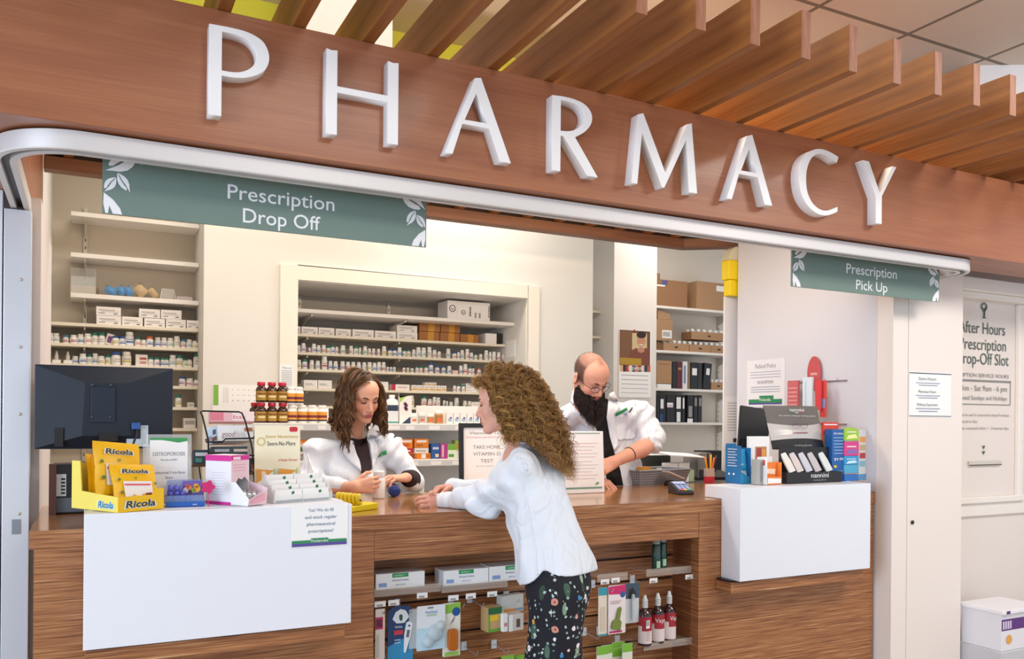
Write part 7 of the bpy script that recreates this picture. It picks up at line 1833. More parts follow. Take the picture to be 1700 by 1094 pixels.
def mesh_sdf(f,h,lo=None,hi=None):
    if lo is None: lo,hi=f.bounds()
    lo=np.array(lo,float); hi=np.array(hi,float)
    B=8; nb=np.ceil((hi-lo)/h/B).astype(int)+1; n=nb*B
    bc=np.stack(np.meshgrid(*[np.arange(k)for k in nb],indexing='ij'),-1).reshape(-1,3)
    cen=lo+(bc*B+(B-1)/2)*h
    dc=f(cen); act=np.abs(dc)<B*h*1.25+.012
    D=np.repeat(np.repeat(np.repeat(np.where(dc>0,1.0,-1.0).reshape(nb),B,0),B,1),B,2).astype(F32)
    off=np.stack(np.meshgrid(*[np.arange(B)]*3,indexing='ij'),-1).reshape(-1,3)
    ab=bc[act]
    for s in range(0,len(ab),400):
        g=(ab[s:s+400,None,:]*B+off[None]).reshape(-1,3)
        D[g[:,0],g[:,1],g[:,2]]=f(lo+g*h)
    ins=D<0
    cs=[ins[i:n[0]-1+i,j:n[1]-1+j,k:n[2]-1+k]for i in(0,1)for j in(0,1)for k in(0,1)]
    cnt=sum(c.astype(np.int8)for c in cs); mask=(cnt>0)&(cnt<8)
    idx=-np.ones(mask.shape,int); cells=np.argwhere(mask); idx[mask]=np.arange(len(cells))
    acc=np.zeros((len(cells),3)); num=np.zeros(len(cells))
    corners=[(i,j,k)for i in(0,1)for j in(0,1)for k in(0,1)]
    for a in corners:
        for ax in range(3):
            if a[ax]: continue
            b=list(a); b[ax]=1
            d0=D[cells[:,0]+a[0],cells[:,1]+a[1],cells[:,2]+a[2]]; d1=D[cells[:,0]+b[0],cells[:,1]+b[1],cells[:,2]+b[2]]
            m=(d0<0)!=(d1<0); t=np.where(m,d0/np.where(m,d0-d1,1),0)
            p=np.tile(np.array(a,float),(len(cells),1)); p[:,ax]+=t
            acc[m]+=p[m]; num[m]+=1
    V=lo+(cells+acc/np.maximum(num,1)[:,None])*h
    Q=[]
    for ax in range(3):
        sl0=[slice(None)]*3; sl1=[slice(None)]*3; sl0[ax]=slice(0,-1); sl1[ax]=slice(1,None)
        ch=ins[tuple(sl0)]!=ins[tuple(sl1)]; e=np.argwhere(ch)
        o1,o2=(ax+1)%3,(ax+2)%3
        ok=(e[:,o1]>0)&(e[:,o2]>0)&(e[:,o1]<n[o1]-1)&(e[:,o2]<n[o2]-1); e=e[ok]
        def cell(d1_,d2_):
            c=e.copy(); c[:,o1]-=d1_; c[:,o2]-=d2_; return idx[c[:,0],c[:,1],c[:,2]]
        q=np.stack([cell(0,0),cell(1,0),cell(1,1),cell(0,1)],1)
        fl=ins[e[:,0],e[:,1],e[:,2]]
        q[~fl]=q[~fl][:,::-1]; Q.append(q[(q>=0).all(1)])
    return V,np.concatenate(Q)
def grad(f,P,e=.002):
    return np.stack([f(P+e*np.eye(3)[i])-f(P-e*np.eye(3)[i])for i in range(3)],1)/(2*e)
def fast_mesh(name,V,Q,mats,parent=None,col=None,smooth=True):
    me=bpy.data.meshes.new(name); k=Q.shape[1]
    pl=np.array(parent.location)if parent is not None else np.zeros(3)
    me.vertices.add(len(V)); me.vertices.foreach_set('co',(V-pl).astype(F32).ravel())
    me.loops.add(Q.size); me.loops.foreach_set('vertex_index',Q.ravel().astype(np.int32))
    me.polygons.add(len(Q)); me.polygons.foreach_set('loop_start',np.arange(0,Q.size,k,dtype=np.int32)); me.polygons.foreach_set('loop_total',np.full(len(Q),k,np.int32))
    me.polygons.foreach_set('use_smooth',np.full(len(Q),smooth))
    for m in mats: me.materials.append(m)
    me.update(calc_edges=True); me.validate()
    if col is not None:
        at=me.color_attributes.new('Col','FLOAT_COLOR','POINT'); at.data.foreach_set('color',np.concatenate([col,np.ones((len(col),1))],1).astype(F32).ravel())
    o=bpy.data.objects.new(name,me); COL.objects.link(o)
    if parent is not None: o.parent=parent
    return o
def attr_mat(name,rough,sss=0.0,spec=.4,bump=0,bscale=300,aniso=0):
    m=bpy.data.materials.new(name); m.use_nodes=True; nt=m.node_tree; b=nt.nodes['Principled BSDF']
    a=nt.nodes.new('ShaderNodeVertexColor'); a.layer_name='Col'; nt.links.new(a.outputs['Color'],b.inputs['Base Color']); b.inputs['Roughness'].default_value=rough
    b.inputs['Specular IOR Level'].default_value=spec
    if sss: b.inputs['Subsurface Weight'].default_value=sss; b.inputs['Subsurface Radius'].default_value=(.012,.005,.003); b.inputs['Subsurface Scale'].default_value=.6
    if bump:
        tc=nt.nodes.new('ShaderNodeTexCoord'); n=nt.nodes.new('ShaderNodeTexNoise'); bp=nt.nodes.new('ShaderNodeBump'); n.inputs['Scale'].default_value=bscale; bp.inputs['Strength'].default_value=bump; bp.inputs['Distance'].default_value=.002
        nt.links.new(tc.outputs['Object'],n.inputs['Vector']); nt.links.new(n.outputs['Fac'],bp.inputs['Height']); nt.links.new(bp.outputs['Normal'],b.inputs['Normal'])
    return m
M_skin=attr_mat('skin',.5,.12,.35,.15,350); M_hair=attr_mat('hair strands',.36,0,.45)
def cloth(name,col,rough=.8,bs=900,sh=.1):
    m=mat(col,rough,name=name,sheen=sh,bump=.12,bscale=bs)
    nt=m.node_tree; N=nt.nodes.new; L=nt.links.new; b=nt.nodes['Principled BSDF']   # broad creases in the weave
    tc=N('ShaderNodeTexCoord'); mp=N('ShaderNodeMapping'); mp.inputs['Scale'].default_value=(1,1,.55); mp.inputs['Rotation'].default_value=(.5,.3,.6)
    n=N('ShaderNodeTexNoise'); n.inputs['Scale'].default_value=8.5; n.inputs['Detail'].default_value=2.5; n.inputs['Distortion'].default_value=.9
    s_=N('ShaderNodeMath'); s_.operation='SUBTRACT'; s_.inputs[1].default_value=.5; a_=N('ShaderNodeMath'); a_.operation='ABSOLUTE'; p_=N('ShaderNodeMath'); p_.operation='POWER'; p_.inputs[1].default_value=.7
    bp=N('ShaderNodeBump'); bp.inputs['Strength'].default_value=.42; bp.inputs['Distance'].default_value=.045
    L(tc.outputs['Object'],mp.inputs['Vector']); L(mp.outputs['Vector'],n.inputs['Vector']); L(n.outputs['Fac'],s_.inputs[0]); L(s_.outputs[0],a_.inputs[0]); L(a_.outputs[0],p_.inputs[0]); L(p_.outputs[0],bp.inputs['Height'])
    old=b.inputs['Normal'].links[0].from_node; L(bp.outputs['Normal'],old.inputs['Normal']); return m
M_coat=cloth('white coat cotton','DEE3EC'); M_blouse=cloth('white blouse cotton','E0E6EF'); M_shirt=cloth('black shirt jersey','060506',.9,900,0); M_plum=cloth('dark plum top','241019',.8,900,0)

# ---------------------------------------------------------------- anatomy
def head_sdf(male=False):
    s=Sdf(.02)
    w=1.05 if male else 1.0
    s.ell((0,.014,.036),(.074*w,.094,.083)); s.ell((0,-.034,-.028),(.060*w,.058,.082),k=.03); s.ell((0,-.040,.042),(.058*w,.050,.048),k=.03)
    for x in(-1,1):
        s.cone((x*.052*w,.004,-.052),(x*.018,-.066,-.101),.021,.016,k=.025)
        s.ell((x*.037,-.062,-.034),(.022,.018,.020),k=.02)
        s.cone((x*.012,-.087,.017),(x*.042,-.071,.017),.0085 if not male else .011,.008,k=.014)
    s.ell((0,-.077,-.103),(.018,.014,.014)if not male else(.022,.016,.016),k=.018)
    for x in(-1,1): s.ell((x*.031,-.103,-.001),(.018,.017,.012),k=.014,cut=True)
    for x in(-1,1): s.ell((x*.031,-.0745,-.002),(.0145,.0125,.0122),k=.004)
    s.cone((0,-.088,.004),(0,-.106,-.036),.0075,.0105,k=.010); s.ell((0,-.108,-.041),(.0105,.0095,.009),k=.006)
    for x in(-1,1): s.ell((x*.0115,-.097,-.044),(.0072,.010,.0075),k=.005)
    s.ell((0,-.083,-.066),(.030,.014,.020),k=.012)
    s.cone((-.020,-.087,-.0690),(-.004,-.0975,-.0665),.0032,.0052,k=.004); s.cone((.020,-.087,-.0690),(.004,-.0975,-.0665),.0032,.0052,k=.004)
    s.cone((-.016,-.088,-.0765),(.016,-.088,-.0765),.0042,.0042,k=.004); s.ell((0,-.0925,-.0775),(.012,.006,.0058),k=.004)
    s.cone((-.019,-.1,-.0722),(.019,-.1,-.0722),.0016,.0016,k=.002,cut=True)
    for x in(-1,1):
        R=rotz(x*.35)@rotx(-.15)
        s.ell((x*.077*w,.016,-.012),(.008,.019,.031),R,k=.008); s.ell((x*.086*w,.012,-.008),(.008,.010,.017),R,k=.005,cut=True)
    return s
def hand_sdf(bends,splay=(.10,.03,-.04,-.12),thumb=((.022,.026,-.008),(.052,.050,-.020),(.080,.062,-.026),(.102,.066,-.030)),left=False,sc=1.0,wrist=(.026,.019)):
    """wrist at origin, fingers +x, palm towards -z, thumb +y (mirrored for a left hand); bends = 4 x (mcp, pip, dip)"""
    s=Sdf(.01); K=[(.088,.028,0),(.092,.008,.003),(.087,-.012,.001),(.078,-.030,-.004)]
    Ls=[(.042,.026,.020),(.047,.030,.021),(.043,.028,.020),(.034,.021,.018)]; rr=[(.0092,.0084,.0078,.0066),(.0095,.0086,.008,.0068),(.009,.0083,.0076,.0065),(.008,.0074,.0068,.0058)]
    my=-1 if left else 1
    Mv=lambda v: np.array([v[0],v[1]*my,v[2]])*sc
    s.ell(Mv((-.004,0,0)),A3(.028,.027,.018)*sc,k=.01)
    for i,kp in enumerate(K):
        s.cone(Mv((.004,kp[1]*.55,-.001)),Mv(kp),.0155*sc,.0115*sc,k=.012*sc)
    s.ell(Mv((.035,.024,-.012)),A3(.030,.016,.014)*sc,k=.012*sc); s.ell(Mv((.035,-.022,-.009)),A3(.034,.013,.012)*sc,k=.012*sc)
    body=s.p; fingers=[]
    for i,kp in enumerate(K):
        f=Sdf(.003); p=np.array(kp,float); a=0; fr=[p.copy()]
        for L,b in zip(Ls[i],bends[i]):
            a+=b; d=A3(math.cos(a)*math.cos(splay[i]),math.cos(a)*math.sin(splay[i]),-math.sin(a)); p=p+d*L; fr.append(p.copy())
        fingers.append(([Mv(q)for q in fr],[r*sc for r in rr[i]]))
    fingers.append(([Mv(q)for q in thumb],[.0135*sc,.0112*sc,.0098*sc,.0078*sc]))
    for pts,rs in fingers: s.chain(pts,rs,k=.0035*sc)
    s.tips=[(pts[-1],pts[-2])for pts,rs in fingers]
    return s
def frame(x,z):
    """rotation whose local x, z map to the given directions"""
    x=np.array(x,float); x/=np.linalg.norm(x); z=np.array(z,float); z-=x*(z@x); z/=np.linalg.norm(z); y=np.cross(z,x)
    return np.stack([x,y,z],1)
def folds(amp,seed,f0=14,f1=34,n=7):
    r=np.random.RandomState(seed); k=r.randn(n,3); k/=np.linalg.norm(k,axis=1)[:,None]; k*=r.uniform(f0,f1,(n,1)); ph=r.uniform(0,6.28,n)
    def g(P,d):
        t=np.zeros(len(P))
        for i in range(n): t+=np.sin(P@k[i]+ph[i]+1.3*np.sin(P@k[(i+1)%n]*.6))
        t/=n
        return d+amp*(1.1-2.4*np.exp(-(t/.16)**2))
    return g
def sleeve_folds(a,b,amp,freq,ph=0.0,tilt=(0,0,0)):
    """creases across a limb, strongest near its end b"""
    a=np.array(a); b=np.array(b); ax=(b-a); L=np.linalg.norm(ax); ax=ax/L; tl=np.array(tilt,float)
    def g(P,d):
        t=(P-a)@ax; q=np.linalg.norm((P-a)-t[:,None]*ax,axis=1)
        wgt=np.exp(-((t-L)/(.55*L))**2)*(q<.16)*np.clip((.14-q)/.04,0,1)
        return d+amp*wgt*(np.sin(t*freq+ph+(P@tl))-.2)
    return g
def skin_col(V,base,R,t,lips=None,extra=None):
    """per vertex colour in head coordinates: lips, warm nose and cheeks"""
    q=(V-t)@R; c=np.tile(np.array(lin(base)),(len(V),1))
    blush=np.exp(-(((np.abs(q[:,0])-.038)/.02)**2+((q[:,2]+.035)/.022)**2))*(q[:,1]<-.03)
    nose=np.exp(-((q[:,0]/.015)**2+((q[:,2]+.04)/.014)**2))*(q[:,1]<-.085)
    red=np.array(lin('C4705E')); w_=np.clip(.35*blush+.4*nose,0,1)[:,None]; c=c*(1-w_)+red*w_
    for x in(-1,1):
        e=np.clip(1.2-np.sqrt(((q[:,0]-x*.031)/.019)**2+((q[:,2]-.001)/.010)**2),0,.6)*.75*(q[:,1]<-.06); c=c*(1-e[:,None])+np.array(lin('8E5A4C'))*e[:,None]
    if lips:
        l=np.clip(1.35-np.sqrt((q[:,0]/.021)**2+((q[:,2]+.0722)/.0098)**2),0,.35)/.35*(q[:,1]<-.084)
        c=c*(1-l[:,None])+np.array(lin(lips))*l[:,None]
    if extra is not None: c=extra(q,c)
    return c
# ---------------------------------------------------------------- hair
def strand_mesh(name,paths,rad,cols,parent,sides=3,mat_=None):
    S,K,_=paths.shape; T=np.gradient(paths,axis=1); T/=np.linalg.norm(T,axis=2,keepdims=True)+1e-9
    ref=np.array([.31,.52,.79]); a=np.cross(T,ref); a/=np.linalg.norm(a,axis=2,keepdims=True)+1e-9; b=np.cross(T,a)
    rr_=rad*np.concatenate([np.ones(max(K-4,1)),np.linspace(1,.25,K-max(K-4,1))])[:K]
    V=np.stack([paths+rr_[None,:,None]*(a*math.cos(2*math.pi*i/sides)+b*math.sin(2*math.pi*i/sides))for i in range(sides)],2)
    V=V.reshape(-1,3); base=np.arange(S)[:,None,None]*K*sides+np.arange(K-1)[None,:,None]*sides; i=np.arange(sides); j=(i+1)%sides
    Q=np.stack([base+i,base+j,base+sides+j,base+sides+i],-1).reshape(-1,4)
    C=np.repeat(cols,K*sides,axis=0)
    return fast_mesh(name,V,Q,[mat_ or M_hair],parent,C)
def grow(roots,nrm,L,K,col_sdf,gap,dirs,out=.5,seed=0,grav=1.0,pull=None):
    """guides from roots: leave along the normal, fall, and keep off the body by gap(s)"""
    P=roots.copy(); path=[P.copy()]; st=L/(K-1); v=nrm*out+dirs
    v/=np.linalg.norm(v,axis=1,keepdims=True)
    for s in range(1,K):
        t=s/(K-1)
        acc=np.array([0,0,-1.0])*grav
        if pull is not None: acc=acc+pull(P,t)
        v=v*.62+acc*.38+nrm*.05*(1-t); v/=np.linalg.norm(v,axis=1,keepdims=True)
        P=P+v*st[:,None]
        for _ in range(2):
            d=col_sdf(P); g=grad(col_sdf,P,.004); g/=np.linalg.norm(g,axis=1,keepdims=True)+1e-9
            need=gap(t,len(P)); m=d<need; P[m]+=g[m]*(need-d)[m][:,None]if np.ndim(need)else g[m]*(need-d[m])[:,None]
        path.append(P.copy())
    return np.stack(path,1)
def locks(guides,per,spread0,spread1,amp,wl,seed,jitter=.3,curl_in=.12,lenvar=.15,pw_=1.0):
    """copies round each guide with a shared curl"""
    r=np.random.RandomState(seed); S,K,_=guides.shape
    T=np.gradient(guides,axis=1); seg=np.linalg.norm(T,axis=2); T=T/(seg[...,None]+1e-9); s=np.cumsum(seg,1)
    ref=np.array([.2,.9,.37]); a=np.cross(T,ref); a/=np.linalg.norm(a,axis=2,keepdims=True)+1e-9; b=np.cross(T,a)
    ph=r.uniform(0,6.28,S); hw=r.choice([-1,1],S); w_l=wl*r.uniform(.75,1.3,S); am=amp*r.uniform(.5,1.4,S)
    out=[]
    for i in range(per):
        th=r.uniform(0,6.28,S); ra=np.sqrt(r.uniform(0,1,S)); t=np.linspace(0,1,K)
        sp=(spread0+(spread1-spread0)*t)[None,:]*ra[:,None]
        env=np.clip(s/curl_in,0,1)**pw_*am[:,None]*(1+jitter*r.randn(S))[:,None]
        an=hw[:,None]*2*math.pi*s/w_l[:,None]+ph[:,None]+jitter*r.randn(S)[:,None]
        o=a*(sp*np.cos(th)[:,None]+env*np.cos(an))[...,None]+b*(sp*np.sin(th)[:,None]+env*np.sin(an))[...,None]
        p=guides+o; cut=1-lenvar*r.uniform(0,1,S)
        tt=t[None,:]*cut[:,None]*(K-1); i0=np.clip(tt.astype(int),0,K-2); fr=(tt-i0)[...,None]
        p=np.take_along_axis(p,i0[...,None],1)*(1-fr)+np.take_along_axis(p,i0[...,None]+1,1)*fr
        out.append(p)
    return np.concatenate(out,0),np.tile(np.arange(S),per)
def scalp_roots(n,seed,cond,c=(0,.014,.036),r=(.076,.096,.085)):
    g=np.random.RandomState(seed); out=[]
    while len(out)<n:
        v=g.randn(3); v/=np.linalg.norm(v); p=np.array(c)+v*np.array(r)
        if cond(p): out.append((p,v/np.array(r)))
    P=np.array([o[0]for o in out]); N=np.array([o[1]for o in out]); N/=np.linalg.norm(N,axis=1,keepdims=True)
    return P,N
# ---------------------------------------------------------------- patches laid on a surface, outlined as seen from the front
def hit(f,px,py,t0=2.5,t1=6.5):
    d=ray(px,py); d=d/np.linalg.norm(d); t=t0
    for _ in range(90):
        e=float(f((CAM+d*t)[None])[0])
        if e<.0004: break
        t+=max(e*.8,.0006)
        if t>t1: return None
    return CAM+d*t
def patch(name,f,poly,m,parent,off=.004,thick=.003,step=5.0,lm=None):
    bm=bmesh.new(); vs=[bm.verts.new((x,y,0))for x,y in poly]; bm.faces.new(vs)
    bmesh.ops.triangulate(bm,faces=bm.faces)
    for _ in range(5):
        es=[e for e in bm.edges if e.calc_length()>step]
        if not es: break
        bmesh.ops.subdivide_edges(bm,edges=es,cuts=1); bmesh.ops.triangulate(bm,faces=bm.faces)
    last=None; pts=[]
    for v in bm.verts:
        h=hit(f,v.co.x,v.co.y); pts.append(h)
    dep=np.median([np.linalg.norm(h-CAM)for h in pts if h is not None])
    for v,h in zip(bm.verts,pts):
        if h is None:
            d=ray(v.co.x,v.co.y); h=CAM+d/np.linalg.norm(d)*dep
        g=grad(f,h[None])[0]; g=g/(np.linalg.norm(g)+1e-9)
        v.co=Vector(h+g*off-np.array(parent.location))
    bmesh.ops.recalc_face_normals(bm,faces=bm.faces)
    if bm.faces and sum((fc.normal.dot(Vector(CAM)-Vector(parent.location)-fc.calc_center_median())>0)for fc in bm.faces)<len(bm.faces)/2: bmesh.ops.reverse_faces(bm,faces=bm.faces)
    for fc in bm.faces: fc.smooth=True
    me=bpy.data.meshes.new(name); bm.to_mesh(me); bm.free(); me.materials.append(m)
    o=bpy.data.objects.new(name,me); COL.objects.link(o); o.parent=parent
    so=o.modifiers.new('s','SOLIDIFY'); so.thickness=thick; so.offset=-1
    if lm: o['label']=lm
    return o
def concat(parts):
    V=[]; Q=[]; C=[]; n=0
    for v,q,c in parts: V.append(v); Q.append(q+n); C.append(c); n+=len(v)
    return np.concatenate(V),np.concatenate(Q),np.concatenate(C)
def flat_col(V,c): return np.tile(np.array(lin(c)),(len(V),1))
def person(label,loc):
    return np.array(loc,float),label

# ================================================================== pharmacist behind the counter
base=A3(*(at_y(592,740,1.0)[:2]),0.0)
SK='D9A58C'
hc=at_y(599,661,.93); hR=rotz(.26)@rotx(.36)@roty(-.07)
nb=at_y(593,742,.985); RSh,LSh=at_y(529,748,1.01),at_y(648,738,.97)
REl,LEl=at_y(511,806,.99),at_y(690,800,.90); RWr,LWr=at_y(592,820,.70),at_y(681,813,.705)
hip=A3(nb[0],1.02,.93)
hs=head_sdf().xf(hR,hc); hs.cone(hR@A3(0,.018,-.07)+hc,nb+A3(0,.034,.03),.046,.042,k=.02); hs.cone(nb+A3(0,.04,-.02),(RSh+nb)/2+A3(0,.03,-.04),.036,.03,k=.03); hs.cone(nb+A3(0,.04,-.02),(LSh+nb)/2+A3(0,.03,-.04),.036,.03,k=.03)
V1,Q1=mesh_sdf(hs,.0028); c1_=skin_col(V1,SK,hR,hc,lips='B0646A')
bot_c=at_z(631,831,CZ); bot_top=.128
rhd=at_y(604,812,.665)
# right hand round the white bottle, thumb up over its shoulder
bx_,by_=bot_c[0],bot_c[1]
bend=[(.35,.55,.45),(.42,.6,.5),(.48,.6,.5),(.6,.6,.5)]
hnd=hand_sdf(bend,thumb=((.022,.026,-.008),(.050,.048,-.006),(.074,.060,-.010),(.094,.062,-.018)),sc=.92)
RH=frame((.97,.0,.10),(-.05,-1,.12)); wr=A3(bx_-.128,by_-.040,CZ+.060)
hw1=hnd.xf(RH,wr); hw1.cone(wr,wr+(REl-wr)*.45+A3(0,0,-.01),.022,.034,k=.015)
V2,Q2=mesh_sdf(hw1,.0021)
# left hand over the lying blue bottle
bb=at_z(657,829,CZ);
hl_=hand_sdf([(.35,.7,.5),(.4,.8,.5),(.45,.8,.5),(.5,.8,.5)],left=True,sc=.9,thumb=((.022,.026,-.010),(.046,.05,-.022),(.066,.062,-.040),(.080,.062,-.056)))
lw=A3(bb[0]+.075,bb[1]+.055,CZ+.088); LH=frame((-.93,-.22,.04),(.1,-.05,1))
hw2_=hl_.xf(LH,lw); hw2_.cone(lw,lw+(LEl-lw)*.5,.021,.033,k=.015)
V3,Q3=mesh_sdf(hw2_,.0021)
und=Sdf(.06); und.ell((nb+hip)/2+A3(0,.02,.0),(.13,.085,.15)).ell(hip,(.145,.10,.14)); und.cone(RSh,REl,.045,.04).cone(LSh,LEl,.045,.04)
for sx in(-.085,.085): und.chain([hip+A3(sx,0,-.05),A3(hip[0]+sx*1.05,1.0,.50),A3(hip[0]+sx*1.1,1.02,.09)],[.082,.055,.04]); und.cone(A3(hip[0]+sx*1.1,1.03,.05),A3(hip[0]+sx*1.2,.90,.03),.038,.028)
V0,Q0=mesh_sdf(und,.014)
V_,Q_,C_=concat([(V1,Q1,c1_),(V2,Q2,flat_col(V2,SK)),(V3,Q3,flat_col(V3,SK)),(V0,Q0,flat_col(V0,'2A2A32'))])
pw=fast_mesh('person',V_-base,Q_,[M_skin],None,C_); pw.location=tuple(base)
tag(pw,'person in a white lab coat with shoulder length brown hair holding two bottles','person')
# coat
co=Sdf(.05); az=.12; Rz=rotz(az)
co.ell(nb+A3(0,.012,-.19),(.165,.112,.215),Rz).ell(nb+A3(.0,-.035,-.20),(.125,.085,.11),Rz,k=.05).ell(hip+A3(0,0,.06),(.165,.12,.22),Rz).ell(hip+A3(0,.01,-.18),(.175,.125,.25),Rz)
co.cone(nb+A3(-.05,.02,-.045),RSh+A3(.0,0,-.02),.055,.066).cone(nb+A3(.05,.02,-.045),LSh+A3(0,0,-.02),.055,.062)
co.cone(RSh+A3(0,0,-.02),REl,.066,.056,k=.03).cone(LSh+A3(0,0,-.02),LEl,.062,.056,k=.03).cone(REl,REl+(wr-REl)*.80,.056,.038,k=.025).cone(LEl,LEl+(lw-LEl)*.42,.056,.050,k=.025)
co.post+=[folds(.0050,4,7,18),folds(.003,41,18,34),sleeve_folds(RSh,REl,.010,62,.5,(40,10,30)),sleeve_folds(LSh,LEl,.010,66,1.0,(-40,20,30)),sleeve_folds(LEl,LSh,.006,50,1.0,(-60,20,30))]
ncut=Sdf(.01).cone(nb+A3(0,-.02,.045),nb+A3(0,.02,.13),.058,.07)
co.post.append(lambda P,d: smax(d,-ncut(P),.008))
Vc,Qc=mesh_sdf(co,.006); fast_mesh('lab_coat',Vc,Qc,[M_coat],pw)
# inner sleeve end of the dark top at the left wrist
sl=Sdf(.01).cone(LEl+(lw-LEl)*.38,LEl+(lw-LEl)*.80,.047,.036); sl.post.append(sleeve_folds(LEl,lw,.004,120)); Vc,Qc=mesh_sdf(sl,.005); fast_mesh('dark_sleeve',Vc,Qc,[M_plum],pw)
c2q=lambda L: [(490+x/6.836,690+y/6.836)for x,y in L]
hs_w=hs; bust=lambda P: np.minimum(co(P),hs_w(P)-.002)
patch('dark_top',bust,c2q([(625,270),(665,285),(730,293),(800,270),(825,330),(855,520),(870,640),(800,700),(762,740),(755,660),(715,520),(670,390)]),M_plum,pw,off=.008)
M_lap=M_coat
patch('lapel',co,c2q([(575,135),(625,250),(672,395),(720,530),(755,665),(690,610),(610,540),(520,410),(540,330),(470,295),(520,190)]),M_lap,pw,off=.015,thick=.005)
patch('lapel',co,c2q([(812,225),(835,330),(862,520),(872,640),(890,600),(925,480),(955,370),(930,330),(975,300),(890,190)]),M_lap,pw,off=.015,thick=.005)
o=patch('name_badge',co,c2q([(940,495),(985,432),(1045,418),(1048,462)]),mat('1E9A4A',.4),pw,off=.006,thick=.003)
patch('badge_lettering',co,c2q([(985,448),(1015,440),(1014,446),(984,455)]),M_paper,pw,off=.0075,thick=.001); patch('badge_lettering',co,c2q([(975,470),(1008,462),(1007,468),(974,476)]),M_paper,pw,off=.0075,thick=.001)
patch('button',co,c2q([(908,340),(922,332),(934,342),(922,354)]),mat('B8BCC4',.4),pw,off=.013,thick=.003)
# brows, lashes
def face_bits(R,t,parent,brow,brow_r=.0030,lash=True,lashc='1A1210'):
    for x in(-1,1):
        mb=MB(); pts=[(x*.014,-.0955,.0155),(x*.026,-.0945,.0195),(x*.038,-.0855,.0195),(x*.047,-.074,.0145)]
        mb.tube([R@np.array(p)+t-np.array(parent.location)for p in pts],[brow_r,brow_r*1.25,brow_r,brow_r*.4],mat(brow,.7),6); mb.build('eyebrow',parent)
        if lash:
            mb=MB(); pts=[(x*.0185,-.0855,-.005),(x*.025,-.0885,-.0072),(x*.032,-.0885,-.0078),(x*.040,-.0848,-.0060),(x*.0455,-.079,-.003)]
            mb.tube([R@np.array(p)+t-np.array(parent.location)for p in pts],[.0010,.0024,.0027,.0024,.0010],mat(lashc,.6),6); mb.build('eyelashes',parent)
face_bits(hR,hc,pw,'3A2418')
# hair: side parted wavy bob
hcol=Sdf(.02).join(head_sdf().xf(hR,hc)); hcol.p=hcol.p[:8]
hcol.cone(hc+hR@A3(0,.02,-.05),nb,.062,.062,k=.03).cone(nb,RSh,.085,.085,k=.05).cone(nb,LSh,.085,.085,k=.05).ell(nb+A3(0,.02,-.18),(.18,.12,.21),k=.05)
part=A3(.028,-.03,.118)
def hcond(p):
    face=p[1]<-.048 and p[2]<.080 and abs(p[0])<.062
    low=p[2]<-.03 and p[1]<.03
    return not face and not low and p[2]>-.06
P0,N0=scalp_roots(330,2,hcond)
# comb away from the side parting
sd=np.where(P0[:,0]>part[0]-.004,1.0,-1.0)
dl=np.stack([sd*.9,np.where(P0[:,1]<-.02,.10,.15),-.1*np.ones(len(P0))],1)
Pw=P0@hR.T+hc; Nw=N0@hR.T; Dw=dl@hR.T
r_=np.random.RandomState(8); Ln=np.clip(.235+r_.uniform(-.03,.03,len(Pw))+.05*(P0[:,2]>.07),.15,.31)
gr=np.where(P0[:,0]>.02,r_.uniform(.003,.010,len(Pw)),r_.uniform(.006,.036,len(Pw)))
fwdw=hR@A3(0,-1,0); sidew=hR@A3(1,0,0)
def pl(P,t):
    q=(P-hc)@hR
    # keep hair off the face: push strands that drift in front back to the side
    m=((q[:,1]<-.045)&(np.abs(q[:,0])<.075))[:,None]
    return m*(np.sign(q[:,0]-.01)[:,None]*sidew*1.0-fwdw*.7)
G=grow(Pw,Nw,Ln,26,hcol,lambda t,n: .005+(gr[:n]+.006)*min(1,t*1.8),Dw,out=.22,pull=pl)
paths,gid=locks(G,20,.006,.005,.0085,.105,3,jitter=.06,curl_in=.2,lenvar=.08,pw_=2.2)
def tones(gid,seed,a,b_,mix=.72):
    r=np.random.RandomState(seed); g=r.beta(a,b_,gid.max()+1)[gid]; return np.clip(mix*g+(1-mix)*r.beta(a,b_,len(gid)),0,1)[:,None]
q=(paths-hc)@hR; bad=((q[...,1]<-.050)&(np.abs(q[...,0]-.004)<.050)&(q[...,2]<.085)&(q[...,2]>-.115)).any(1)
paths,gid=paths[~bad],gid[~bad]; tone=tones(gid,4,1.6,2.0)
cols=np.array(lin('2E1B10'))*(1-tone)+np.array(lin('966A40'))*tone
strand_mesh('hair',paths,.00085,cols,pw)
# scalp cap under the strands
cap_s=Sdf(.02).ell((0,.016,.038),(.080,.100,.088)); cap_s.ell((0,.035,-.03),(.074,.07,.08),k=.03)
cap_s.post.append(lambda P,d: smax(d,-(Sdf(.02).ell((.006,-.088,-.022),(.056,.058,.098))(P)),.02))
Vc,Qc=mesh_sdf(cap_s.xf(hR,hc)if False else cap_s,.004); Vc=Vc@hR.T+hc
fast_mesh('hair_base',Vc,Qc,[M_hair],pw,flat_col(Vc,'24150D'))
